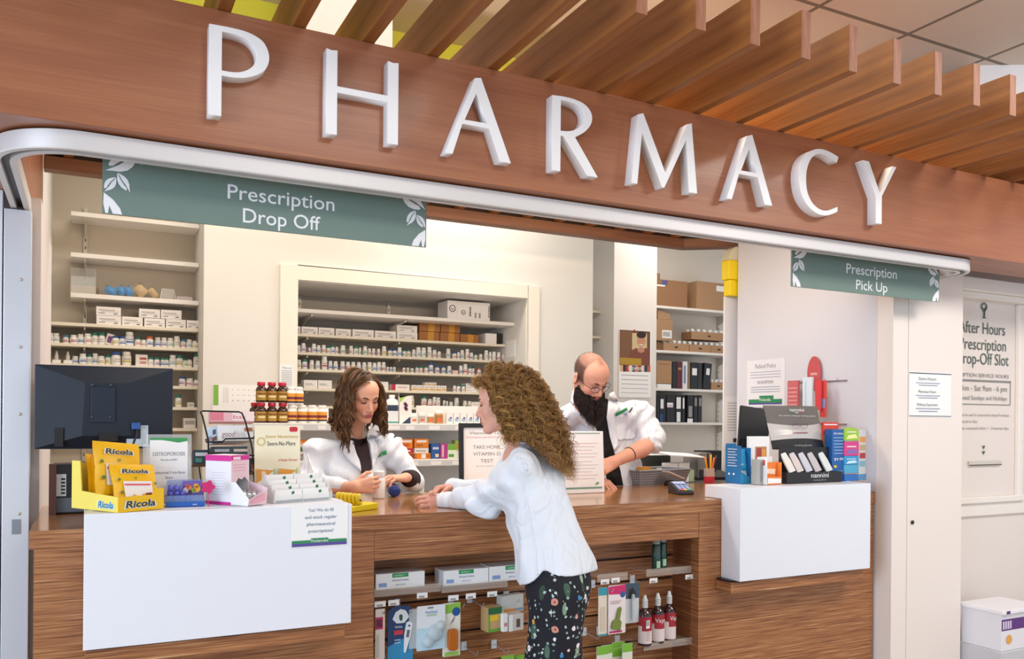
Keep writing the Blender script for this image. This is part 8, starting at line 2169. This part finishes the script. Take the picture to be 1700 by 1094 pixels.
# the two bottles she holds
t=thing('white_bottle','white supplement bottle standing in the hand of the brown haired pharmacist','bottle',(bx_,by_,CZ+.0006))
MB().lathe([(0,0),(.027,0),(.029,.003),(.029,.088),(.0265,.094),(.0245,.096)],mat('EDEDF0',.35),24,cap=False).build('body',t); MB().lathe([(.0255,.0965),(.026,.0975),(.026,.124),(.024,.127),(0,.127)],mat('E4E4E8',.4),24,cap=False).build('cap',t)
mb=MB()
for z in(.102,.108,.114,.120): mb.lathe([(.0262,z),(.0265,z+.001),(.0262,z+.002)],mat('D8D8DC',.4),24,cap=False)
mb.build('cap_ridges',t)
t=thing('blue_bottle','dark amber bottle with a blue cap lying under the pharmacist hand','bottle',(bb[0],bb[1],CZ+.031),-.25)
MB().lathe([(0,.11),(.026,.108),(.0285,.10),(.0285,.02),(.024,.012),(.021,.008)],mat('1C1620',.15,name='dark glass',coat=.6),24,cap=False,axis='y').build('body',t)
MB().lathe([(0,-.016),(.0262,-.016),(.0275,-.013),(.0275,.0075),(0,.0078)],mat('17307E',.35),24,cap=False,axis='y').build('cap',t)
MB().lathe([(.0289,.03),(.0289,.09)],mat('8A94A4',.3,.4),24,cap=False,axis='y').build('label_band',t)

# ================================================================== customer leaning on the counter
SK2='E0AC98'
hc=at_y(836,668,-.12); ha=-2.20; hR=rotz(ha)@rotx(.10)
fw=hR@A3(0,-1,0); fwh=A3(fw[0],fw[1],0); fwh/=np.linalg.norm(fwh); rt=np.cross(fwh,A3(0,0,1))   # her right
nb=at_y(872,742,-.16); smid=nb+A3(0,0,-.055)
LSh=at_y(868,774,-.285); RSh=at_y(862,756,.02)
LEl=at_y(812,829,-.055); LWr=at_y(733,833,.20); REl=at_y(822,822,.22); RWr=at_y(752,814,.30)
hip=at_y(932,985,-.34); hip[2]=max(hip[2],.80)
base=A3(hip[0],hip[1],0.0)
hs=head_sdf().xf(hR,hc); hs.cone(hR@A3(0,.02,-.07)+hc,nb+A3(0,0,-.03),.048,.052,k=.03)
V1,Q1=mesh_sdf(hs,.003); c1_=skin_col(V1,SK2,hR,hc,lips='B8706C')
# clasped hands: left hand below, right hand over it
lwv=LWr+A3(.0,0,-.012); cl=at_z(700,836,CZ+.03)
dv=cl-lwv; dv/=np.linalg.norm(dv)
hl_=hand_sdf([(.75,1.2,.6),(.8,1.25,.6),(.85,1.25,.6),(.9,1.2,.6)],left=True,sc=.88,thumb=((.022,.026,-.006),(.046,.044,.004),(.068,.048,.010),(.086,.042,.010)))
LH=frame(dv,np.cross(dv,A3(0,0,1))*-1*-1)   # back of the hand towards the camera
LH=frame(dv,-np.cross(A3(0,0,1),dv)*-1)if False else frame(dv,A3(-.55,-.80,.25))
hw1=hl_.xf(LH,lwv); hw1.cone(lwv,lwv+(LEl-lwv)*.35,.021,.03,k=.012)
V2,Q2=mesh_sdf(hw1,.0022)
rwv=RWr.copy(); rwv[2]+=.012; cr=at_z(704,818,CZ+.060); dr_=cr-rwv; dr_/=np.linalg.norm(dr_)
hr_=hand_sdf([(.6,.9,.5),(.65,.95,.5),(.65,.95,.5),(.7,.95,.5)],sc=.88,thumb=((.022,.026,-.008),(.048,.042,-.014),(.070,.046,-.022),(.088,.042,-.030)))
RH=frame(dr_,A3(.15,.35,.93)); hw2_=hr_.xf(RH,rwv); hw2_.cone(rwv,rwv+(REl-rwv)*.35,.021,.03,k=.012)
V3,Q3=mesh_sdf(hw2_,.0022)
und=Sdf(.06); und.cone(smid,hip+A3(0,0,.1),.09,.10).cone(LSh,LEl,.04,.036).cone(RSh,REl,.04,.036)
ft=[]
for sx in(-1,1):
    f0=hip+rt*(.085*sx+.012); kn=A3(*(f0[:2]+fwh[:2]*.02),.47); an=A3(*(f0[:2]-fwh[:2]*.02),.09); to=an+fwh*.16; to[2]=.03
    ft.append((f0,kn,an,to)); und.chain([f0,kn,an],[.07,.05,.035]); und.cone(an+A3(0,0,-.045),to,.036,.026)
V0,Q0=mesh_sdf(und,.014)
V_,Q_,C_=concat([(V1,Q1,c1_),(V2,Q2,flat_col(V2,'DFA592')),(V3,Q3,flat_col(V3,'DFA592')),(V0,Q0,flat_col(V0,SK2))])
pc=fast_mesh('person',V_-base,Q_,[M_skin],None,C_); pc.location=tuple(base)
tag(pc,'person with long curly ginger hair in a white blouse leaning on the counter','person')
# blouse
bl=Sdf(.06); torso=[smid+A3(0,0,-.03),smid+(hip-smid)*.38,smid+(hip-smid)*.70,hip+A3(0,0,.02)]
Rb=rotz(ha)
bl.ell(torso[0]+fwh*.0+A3(0,0,-.05),(.150,.110,.135),Rb).ell(torso[1],(.150,.128,.19),Rb).ell(torso[2],(.148,.128,.20),Rb).ell(torso[3]+A3(0,0,.03),(.158,.138,.17),Rb)
bl.cone(nb+A3(0,0,-.05),LSh+A3(0,0,.0),.055,.062,k=.04).cone(nb+A3(0,0,-.05),RSh,.055,.06,k=.04)
bl.cone(LSh,LEl+A3(0,0,.004),.068,.066,k=.03).cone(LEl+A3(0,0,.004),LEl+(lwv-LEl)*.55+A3(0,0,.012),.062,.052,k=.03).cone(LEl+(lwv-LEl)*.55+A3(0,0,.012),LEl+(lwv-LEl)*.90+A3(0,0,.008),.052,.036,k=.02)
bl.cone(RSh,REl,.062,.055,k=.03).cone(REl,REl+(rwv-REl)*.9,.052,.036,k=.02)
bl.post+=[folds(.0075,9,6,15),folds(.003,19,16,30),sleeve_folds(LEl,LSh,.006,55,.3,(30,20,0)),sleeve_folds(lwv,LEl,.010,58,0,(0,30,50)),sleeve_folds(LSh,LEl,.008,48,1,(30,0,40)),sleeve_folds(hip,smid,.005,26,0,(50,-30,0))]
hz0=at_y(935,962,-.47)[2]
def hem(P,d):
    v=P-hip; s_=v@rt; f_=v@fwh
    z0=hz0+.010-.050*np.clip((f_-.045)/.09,0,1)**.8+.020*np.exp(-((f_-.035)/.03)**2)*(s_<.05)+.006*np.clip((-f_-.06)/.06,0,1)
    return smax(d,z0-P[:,2],.004)
bl.post.append(hem)
cz_=lambda P,d: smax(d,CZ+.002-P[:,2],.004)
arm_y=lambda P,d: np.where((P[:,1]>-.004)&(P[:,2]<1.2),np.maximum(d,CZ+.0015-P[:,2]),d)
bl.post.append(arm_y)
Vc,Qc=mesh_sdf(bl,.006); fast_mesh('blouse',Vc,Qc,[M_blouse],pc)
cf_=Sdf(.004)
e0=LEl+(lwv-LEl)*.80+A3(0,0,.006); e1=LEl+(lwv-LEl)*.98+A3(0,0,.004); cf_.cone(e0,e1,.041,.040); cf_.post+=[sleeve_folds(e0,e1,.002,160),arm_y]; Vc,Qc=mesh_sdf(cf_,.004); fast_mesh('cuff',Vc,Qc,[M_blouse],pc)
cf_=Sdf(.004); e0=REl+(rwv-REl)*.78; e1=REl+(rwv-REl)*.97; cf_.cone(e0,e1,.040,.039); cf_.post.append(arm_y); Vc,Qc=mesh_sdf(cf_,.004); fast_mesh('cuff',Vc,Qc,[M_blouse],pc)
# side and armhole seams
for poly in([(906,764),(910,764),(925,800),(935,806),(931,806),(921,801)],):
    pass
cl2=Sdf(.01).cone(nb+A3(0,0,-.035)-fwh*.02,nb+A3(0,0,.012)-fwh*.01,.062,.058); cl2.post.append(lambda P,d: np.maximum(d,-(np.linalg.norm((P-nb)[:,:2],axis=1)-.046))); Vc,Qc=mesh_sdf(cl2,.005); fast_mesh('collar',Vc,Qc,[M_blouse],pc)
patch('side_seam',bl,[(868,800),(871,800),(882,850),(893,905),(897,954),(894,954),(890,906),(879,851)],M_blouse,pc,off=.0025,thick=.002)
patch('armhole_seam',bl,[(858,757),(862,757),(874,768),(878,780),(875,782),(870,770)],M_blouse,pc,off=.0025,thick=.002)
# trousers with a floral print
tr_=Sdf(.05);
tr_.ell(hip+A3(0,0,.02),(.150,.128,.15),Rb)
for f0,kn,an,to in ft: tr_.chain([f0+A3(0,0,-.02),kn,an+A3(0,0,.03)],[.104,.098,.094],k=.03)
tr_.post.append(folds(.003,21,10,22))
Vc,Qc=mesh_sdf(tr_,.008)
m_fl=bpy.data.materials.new('navy floral print'); m_fl.use_nodes=True; nt=m_fl.node_tree; bs=nt.nodes['Principled BSDF']; bs.inputs['Roughness'].default_value=.8
tc=nt.nodes.new('ShaderNodeTexCoord'); prev=None
def nd(t,**k):
    n=nt.nodes.new(t)
    for a,b_ in k.items(): setattr(n,a,b_)
    return n
cur=nd('ShaderNodeRGB'); cur.outputs[0].default_value=(*lin('0C0E1C'),1); cur=cur.outputs[0]
def layer(cur,scale,thr,stops,keep,stretch=(1,1,1),rot=(0,0,0),seed=0.0,petals=0):
    mp=nd('ShaderNodeMapping'); mp.inputs['Scale'].default_value=stretch; mp.inputs['Rotation'].default_value=rot; mp.inputs['Location'].default_value=(seed,seed*.7,seed*1.3)
    ns=nd('ShaderNodeTexNoise'); ns.inputs['Scale'].default_value=40; ad=nd('ShaderNodeMixRGB',blend_type='ADD'); ad.inputs[0].default_value=.012
    vo=nd('ShaderNodeTexVoronoi'); vo.inputs['Scale'].default_value=scale
    L=nt.links.new; L(tc.outputs['Object'],mp.inputs['Vector']); L(mp.outputs['Vector'],ns.inputs['Vector']); L(mp.outputs['Vector'],ad.inputs[1]); L(ns.outputs['Color'],ad.inputs[2]); L(ad.outputs[0],vo.inputs['Vector'])
    lt=nd('ShaderNodeMath',operation='LESS_THAN'); lt.inputs[1].default_value=thr; L(vo.outputs['Distance'],lt.inputs[0])
    sp=nd('ShaderNodeSeparateColor'); L(vo.outputs['Color'],sp.inputs['Color']); kp=nd('ShaderNodeMath',operation='LESS_THAN'); kp.inputs[1].default_value=keep; L(sp.outputs[1],kp.inputs[0])
    mu=nd('ShaderNodeMath',operation='MULTIPLY'); L(lt.outputs[0],mu.inputs[0]); L(kp.outputs[0],mu.inputs[1])
    cr=nd('ShaderNodeValToRGB'); cr.color_ramp.interpolation='CONSTANT'; el=cr.color_ramp.elements
    while len(el)<len(stops): el.new(.5)
    for i,(e,c)in enumerate(zip(el,stops)): e.position=i/len(stops); e.color=(*lin(c),1)
    L(sp.outputs[0],cr.inputs[0]); mx=nd('ShaderNodeMix',data_type='RGBA'); L(mu.outputs[0],mx.inputs[0]); L(cur,mx.inputs[6]); L(cr.outputs[0],mx.inputs[7])
    return mx.outputs[2]
cur=layer(cur,20,.30,['3A5A4A','6E8A72','2A4438','88A08A'],.55,(1,1,.42),(.5,.2,0),0)
cur=layer(cur,21,.27,['7A9880','4A6A58','9AB0A0'],.45,(1,1,.4),(-.7,.3,0),3.1)
cur=layer(cur,62,.34,['A8BCBA','8AA4A0','B8C8C4'],.40,seed=1.7)
cur=layer(cur,27,.24,['E8D0D8','3A8AC4','C89A3A','E4E0E4','8A2A3A','D89AA8'],.55,seed=5.3)
cur=layer(cur,12.5,.16,['F0E6EC','E8DCE4','C88A7A','F2ECF0'],.8,seed=7.9)
cur=layer(cur,12.5,.05,['A86A7A','B87A5A','7A3A3A','C08A6A'],.8,seed=7.9)
nt.links.new(cur,bs.inputs['Base Color'])
fast_mesh('floral_trousers',Vc,Qc,[m_fl],pc)
for i,(f0,kn,an,to)in enumerate(ft):
    sh=Sdf(.02).cone(an+A3(0,0,-.05),to,.046,.036); sh.post.append(lambda P,d: np.maximum(d,.002-P[:,2])); Vc,Qc=mesh_sdf(sh,.008); fast_mesh('shoe',Vc,Qc,[mat('1A1A1E',.4)],pc)
# hair
hcol=Sdf(.02); hcol.p=head_sdf().xf(hR,hc).p[:8]
hcol.cone(hc+hR@A3(0,.02,-.05),nb,.06,.06,k=.03).cone(nb,LSh,.062,.066,k=.04).cone(nb,RSh,.062,.066,k=.04).ell(torso[0]+A3(0,0,-.05),(.155,.115,.14),Rb,k=.05).ell(torso[1],(.155,.133,.19),Rb,k=.05)
def hcond(p):
    face=p[1]<-.040 and p[2]<.072 and abs(p[0])<.070
    low=p[2]<-.02 and p[1]<.035
    return not face and not low and p[2]>-.06
P0,N0=scalp_roots(430,12,hcond)
r_=np.random.RandomState(18)
fr_=(P0[:,1]<-.045)
dl=np.stack([np.sign(P0[:,0])*.45,np.where(fr_,-.25,.75),.05*np.ones(len(P0))],1)
Pw=P0@hR.T+hc; Nw=N0@hR.T; Dw=dl@hR.T
back=-fwh
Ln=.285+r_.uniform(-.06,.045,len(P0))+.045*(P0[:,1]>.02); Ln[fr_]=r_.uniform(.045,.08,fr_.sum())
gr=r_.uniform(.006,.044,len(P0)); gr[fr_]=r_.uniform(.006,.018,fr_.sum())
def pl(P,t):
    q=(P-hc)@hR
    m=((q[:,1]<-.02)&(q[:,2]<.05)&(t>.15))[:,None]
    return(.42*back+.0*rt)[None]+m*back*.9
G=grow(Pw,Nw,Ln,30,hcol,lambda t,n: gr[:n]+.018*t,Dw,out=.55,pull=pl)
paths,gid=locks(G,19,.007,.013,.0125,.046,5,jitter=.32,curl_in=.07,lenvar=.32)
q=(paths-hc)@hR
bad=((q[...,1]<-.060)&(q[...,2]<.058)&(q[...,2]>-.12)&(np.abs(q[...,0])<.085)).any(1)|((q[...,1]<-.035)&(q[...,2]<-.02)&(q[...,2]>-.13)).any(1)
paths,gid=paths[~bad],gid[~bad]
nS=len(paths); rc_=np.random.RandomState(6); tone=tones(gid,6,1.8,1.8,.6)
cols=np.array(lin('5C361B'))*(1-tone)+np.array(lin('CB9858'))*tone; gold=rc_.uniform(0,1,nS)[:,None]>.86; cols=np.where(gold,np.array(lin('D8AC5C')),cols)
strand_mesh('hair',paths,.00062,cols,pc)
cap_s=Sdf(.03).ell((0,.018,.038),(.086,.104,.092)); cap_s.ell((0,.045,-.04),(.080,.075,.10),k=.04)
cap_s.post.append(lambda P,d: smax(d,-(Sdf(.02).ell((0,-.098,-.03),(.10,.062,.095))(P)),.02))
Vc,Qc=mesh_sdf(cap_s,.004); Vc=Vc@hR.T+hc; fast_mesh('hair_base',Vc,Qc,[M_hair],pc,flat_col(Vc,'5A351B'))
face_bits(hR,hc,pc,'6A4A2C')

# ================================================================== bearded man
SK3='D69C86'
hc=at_y(979,624,.72); HG=1.06; hR=rotz(.16)@rotx(.60)@roty(-.10)
nb=at_y(975,672,.90); RSh,LSh=at_y(920,704,1.03),at_y(1066,684,.88)
LEl=at_y(1090,728,.80); LWr=at_y(1018,765,.70); REl=at_y(925,790,.98); RWr=at_y(985,790,.74)
hip=A3(nb[0]+.06,1.03,.98); base=A3(hip[0],hip[1],0)
hs=head_sdf(True).xf(hR,hc,HG); hs.cone(hR@A3(0,.02,-.06)+hc,nb+A3(0,.03,-.03),.060,.064,k=.03)
V1,Q1=mesh_sdf(hs,.0028)
def stubble(q,c):
    # close cropped hair: back and sides, thin over the top, receding temples
    top=np.clip((q[:,2]-.0)/.02,0,1)
    side=np.clip((q[:,1]+.028+.25*np.clip(.055-q[:,2],0,.1))/.012,0,1)
    mid=np.clip((q[:,1]+.062)/.02,0,1)*np.clip(1-np.abs(q[:,0])/.034,0,1)*(q[:,2]>.06)
    crown=np.clip((.100-q[:,2])/.035,.55,1)
    m=np.clip(np.maximum(side*crown,mid*.62),0,1)*np.clip((q[:,2]+.035)/.03,0,1)*np.clip((np.abs(q[:,0])<.079),0,1)
    m=m*.86
    return c*(1-m[:,None])+np.array(lin('2E2220'))*m[:,None]
c1_=skin_col((V1-hc)/HG+hc,SK3,hR,hc,lips='9A5A52',extra=stubble)
dv=(LWr-LEl); dv/=np.linalg.norm(dv)
hl_=hand_sdf([(.3,.5,.3),(.35,.55,.3),(.4,.6,.3),(.45,.6,.3)],left=True,sc=1.03)
LH=frame(dv,A3(.25,-.75,.6)); hw1=hl_.xf(LH,LWr); mid_=LEl+(LWr-LEl)*.35
hw1.chain([LWr,mid_+A3(0,0,-.004),LEl],[.029,.046,.044],k=.02)
V2,Q2=mesh_sdf(hw1,.003)
rv=RWr; dr_=A3(.6,-.5,-.3); hr_=hand_sdf([(.4,.5,.4)]*4,sc=1.03); hw2_=hr_.xf(frame(dr_,A3(0,-.3,1)),rv); hw2_.chain([rv,rv+(REl-rv)*.6,REl],[.028,.042,.044],k=.02); V3,Q3=mesh_sdf(hw2_,.003)
und=Sdf(.06); und.ell(A3(at_y(1003,740,.99)[0],1.02,(nb[2]+hip[2])/2-.02),(.13,.075,.19)).ell(hip,(.15,.10,.15)); und.cone(RSh,REl,.05,.045).cone(LSh,LEl,.05,.045)
for sx in(-.095,.095): und.chain([hip+A3(sx,0,-.05),A3(hip[0]+sx*1.05,1.02,.52),A3(hip[0]+sx*1.1,1.04,.09)],[.09,.062,.046]); und.cone(A3(hip[0]+sx*1.1,1.05,.05),A3(hip[0]+sx*1.2,.90,.03),.042,.032)
V0,Q0=mesh_sdf(und,.014)
V_,Q_,C_=concat([(V1,Q1,c1_),(V2,Q2,flat_col(V2,SK3)),(V3,Q3,flat_col(V3,SK3)),(V0,Q0,flat_col(V0,'22222A'))])
pm=fast_mesh('person',V_-base,Q_,[M_skin],None,C_); pm.location=tuple(base)
tag(pm,'person with shaved head, glasses and long dark beard in a rolled sleeve lab coat','person')
co=Sdf(.05); Rz=rotz(-.35); tc0=at_y(1003,740,.99)
co.ell(A3(tc0[0]-.01,1.0,nb[2]-.19),(.215,.125,.22),Rz).ell(A3(tc0[0]+.01,1.0,hip[2]+.10),(.235,.145,.26),Rz).ell(A3(tc0[0]+.02,1.01,hip[2]-.14),(.25,.155,.28),Rz)
co.cone(nb+A3(-.04,.06,-.03),RSh,.07,.078).cone(nb+A3(.05,.06,-.03),LSh+A3(-.01,0,.0),.072,.072)
co.cone(RSh,REl,.078,.066,k=.03).cone(LSh,LEl+(LSh-LEl)*.12,.073,.068,k=.03)
co.post+=[folds(.0065,14,7,18),folds(.003,42,18,34),sleeve_folds(LSh,LEl,.012,56,.2,(-30,10,50)),sleeve_folds(LEl,LSh,.006,46,.8,(-50,10,30)),sleeve_folds(RSh,REl,.005,60)]
ncut=Sdf(.01).cone(nb+A3(0,.02,.04),nb+A3(.0,.04,.14),.052,.07); co.post.append(lambda P,d: smax(d,-ncut(P),.008))
Vc,Qc=mesh_sdf(co,.006); fast_mesh('lab_coat',Vc,Qc,[M_coat],pm)
# rolled cuff
rc=Sdf(.01); e0=LSh+(LEl-LSh)*.78; e1=LSh+(LEl-LSh)*.98+(LWr-LEl)*.10; rc.cone(e0,e1,.070,.062); rc.post+=[sleeve_folds(e0,e1,.006,150,0,(50,30,0)),folds(.004,30,30,60)]; Vc,Qc=mesh_sdf(rc,.005); fast_mesh('rolled_cuff',Vc,Qc,[M_coat],pm)
m6=lambda L: [(910+x/5.471,620+y/5.471)for x,y in L]
patch('dark_shirt',co,m6([(300,240),(420,190),(545,230),(530,380),(560,560),(600,690),(660,860),(690,1000),(540,1000),(535,900),(490,700),(440,510),(395,400),(350,310)]),M_shirt,pm,off=.004)
patch('lapel',co,m6([(250,120),(290,240),(355,330),(400,410),(442,512),(395,500),(300,430),(255,340),(225,285),(300,275),(205,265),(220,170)]),M_coat,pm,off=.012,thick=.004)
patch('lapel',co,m6([(545,190),(528,380),(560,560),(600,690),(640,640),(610,470),(600,360),(640,300),(625,230),(590,160),(560,175)]),M_coat,pm,off=.010,thick=.004)
patch('chest_pocket',co,m6([(600,372),(760,335),(800,345),(800,560),(780,575),(640,590),(615,560)]),M_coat,pm,off=.007,thick=.004)
patch('name_badge',co,m6([(604,345),(710,298),(718,318),(612,368)]),mat('1A7A4A',.4),pm,off=.014,thick=.003)
patch('pocket_pen',co,m6([(735,330),(752,300),(766,296),(768,318),(740,345)]),mat('2A3038',.3),pm,off=.016,thick=.004)
patch('pocket_pen',co,m6([(690,340),(712,330),(716,350),(694,360)]),mat('9AB4D0',.3),pm,off=.015,thick=.003)
# bracelet like tattoo mark and watch stud on the forearm
# glasses: oval rims, bridge, temples
mb=MB(); M_gl=mat('2A2A30',.3,.6,name='dark glasses metal')
L=lambda p: hR@np.array(p)*HG+hc-np.array(pm.location)
gl_=thing  # frames are a part of the figure's worn things
fr_m=MB()
for x in(-1,1):
    fr_m.tube([L((x*.033+.024*math.cos(a),-.102+.010*(abs(x*.033+.024*math.cos(a))/.06)**2,-.012+.0155*math.sin(a)))for a in np.linspace(0,2*math.pi,25)[:-1]],.0012,M_gl,6,closed=True)
    fr_m.tube([L((x*.056,-.094,-.006)),L((x*.074,-.078,-.001)),L((x*.081,-.02,.0)),L((x*.082,.012,.004)),L((x*.082,.026,-.012))],.0016,M_gl,6)
fr_m.tube([L((-.0095,-.102,-.008)),L((0,-.106,-.004)),L((.0095,-.102,-.008))],.0012,M_gl,6)
fo=fr_m.build('eyeglasses',pm)
for x in(-1,1):
    ln=MB(); ln.quad([L((x*.033+.023*math.cos(a),-.1015+.010*(abs(x*.033+.023*math.cos(a))/.06)**2,-.012+.0148*math.sin(a)))for a in np.linspace(0,2*math.pi,25)[:-1]],acrylic('F0F4F8',.12)); ln.build('lens',fo)
face_bits(hR*HG,hc,pm,'2A1C16',.0032)
# beard
g=np.random.RandomState(31); R0=[]; N0=[]
while len(R0)<260:
    u=g.uniform(-1,1); v=g.uniform(0,1)
    x=u*.066; zj=-.040-.068*(1-abs(u)**1.6)*v-.010*abs(u)
    y=-.084+.075*abs(u)**1.7+.008*(1-v)
    if abs(x)<.021 and-.081<zj<-.066: continue
    if zj>-.060 and abs(u)<.30 and zj>-.064: continue
    R0.append((x,y,zj)); N0.append((u*.6,-.8+.4*abs(u),-.5*v))
R0=np.array(R0); N0=np.array(N0); N0/=np.linalg.norm(N0,axis=1,keepdims=True)
Pw=R0@hR.T*HG+hc; Nw=N0@hR.T
chest=Sdf(.04).join(co); chest.post=[]
for q in head_sdf(True).xf(hR,hc,HG).p[:8]: chest.p.append(q)
Ln=g.uniform(.10,.17,len(Pw))*(1-.35*np.abs(R0[:,0])/.066); gr=g.uniform(.004,.022,len(Pw))
Dw=np.tile(hR@A3(0,-.35,-.8),(len(Pw),1))
G=grow(Pw,Nw,Ln,16,chest,lambda t,n: gr[:n]*(.4+t),Dw,out=.5,grav=.9)
paths,gid=locks(G,26,.006,.013,.004,.05,7,jitter=.4,curl_in=.06,lenvar=.3)
nS=len(paths); tone=np.clip(np.random.RandomState(3).beta(1.4,4,nS),0,1)[:,None]
cols=np.array(lin('120B0A'))*(1-tone)+np.array(lin('4A2C1E'))*tone
strand_mesh('beard',paths,.0006,cols,pm)
bs_=Sdf(.02); bs_.ell((0,-.060,-.098),(.060,.034,.040)).ell((0,-.078,-.128),(.046,.026,.040),k=.02).cone((-.058,-.012,-.045),(-.030,-.062,-.095),.016,.024).cone((.058,-.012,-.045),(.030,-.062,-.095),.016,.024).cone((-.022,-.092,-.061),(.022,-.092,-.061),.006,.006,k=.01)
Vc,Qc=mesh_sdf(bs_,.004); Vc=Vc@hR.T*HG+hc; fast_mesh('beard_base',Vc,Qc,[M_hair],pm,flat_col(Vc,'150D0B'))
# short stubble standing on the scalp
P0,N0=scalp_roots(1500,77,lambda p: p[2]>-.03 and(p[1]>-.02 or(abs(p[0])<.03 and p[2]>.08 and p[1]>-.05))and(p[2]<.105 or np.random.rand()<.35),r=(.0785,.0955,.0845))
pa=np.stack([P0,P0+N0*.0015+A3(0,.0008,0),P0+N0*.0028+A3(0,.002,0)],1)@hR.T*HG+hc
strand_mesh('cropped_hair',pa,.00035,np.tile(np.array(lin('2A1E1A')),(len(pa),1)),pm)
mb=MB(); wl=LEl+(LWr-LEl)*.62; ax=dv; R_=frame(ax,A3(0,0,1)); mb.tube([wl-np.array(pm.location)+R_@A3(0,.0395*math.cos(a),.0385*math.sin(a))for a in np.linspace(0,2*math.pi,25)[:-1]],.003,mat('3A3430',.4),6,closed=True); mb.build('bracelet',pm)
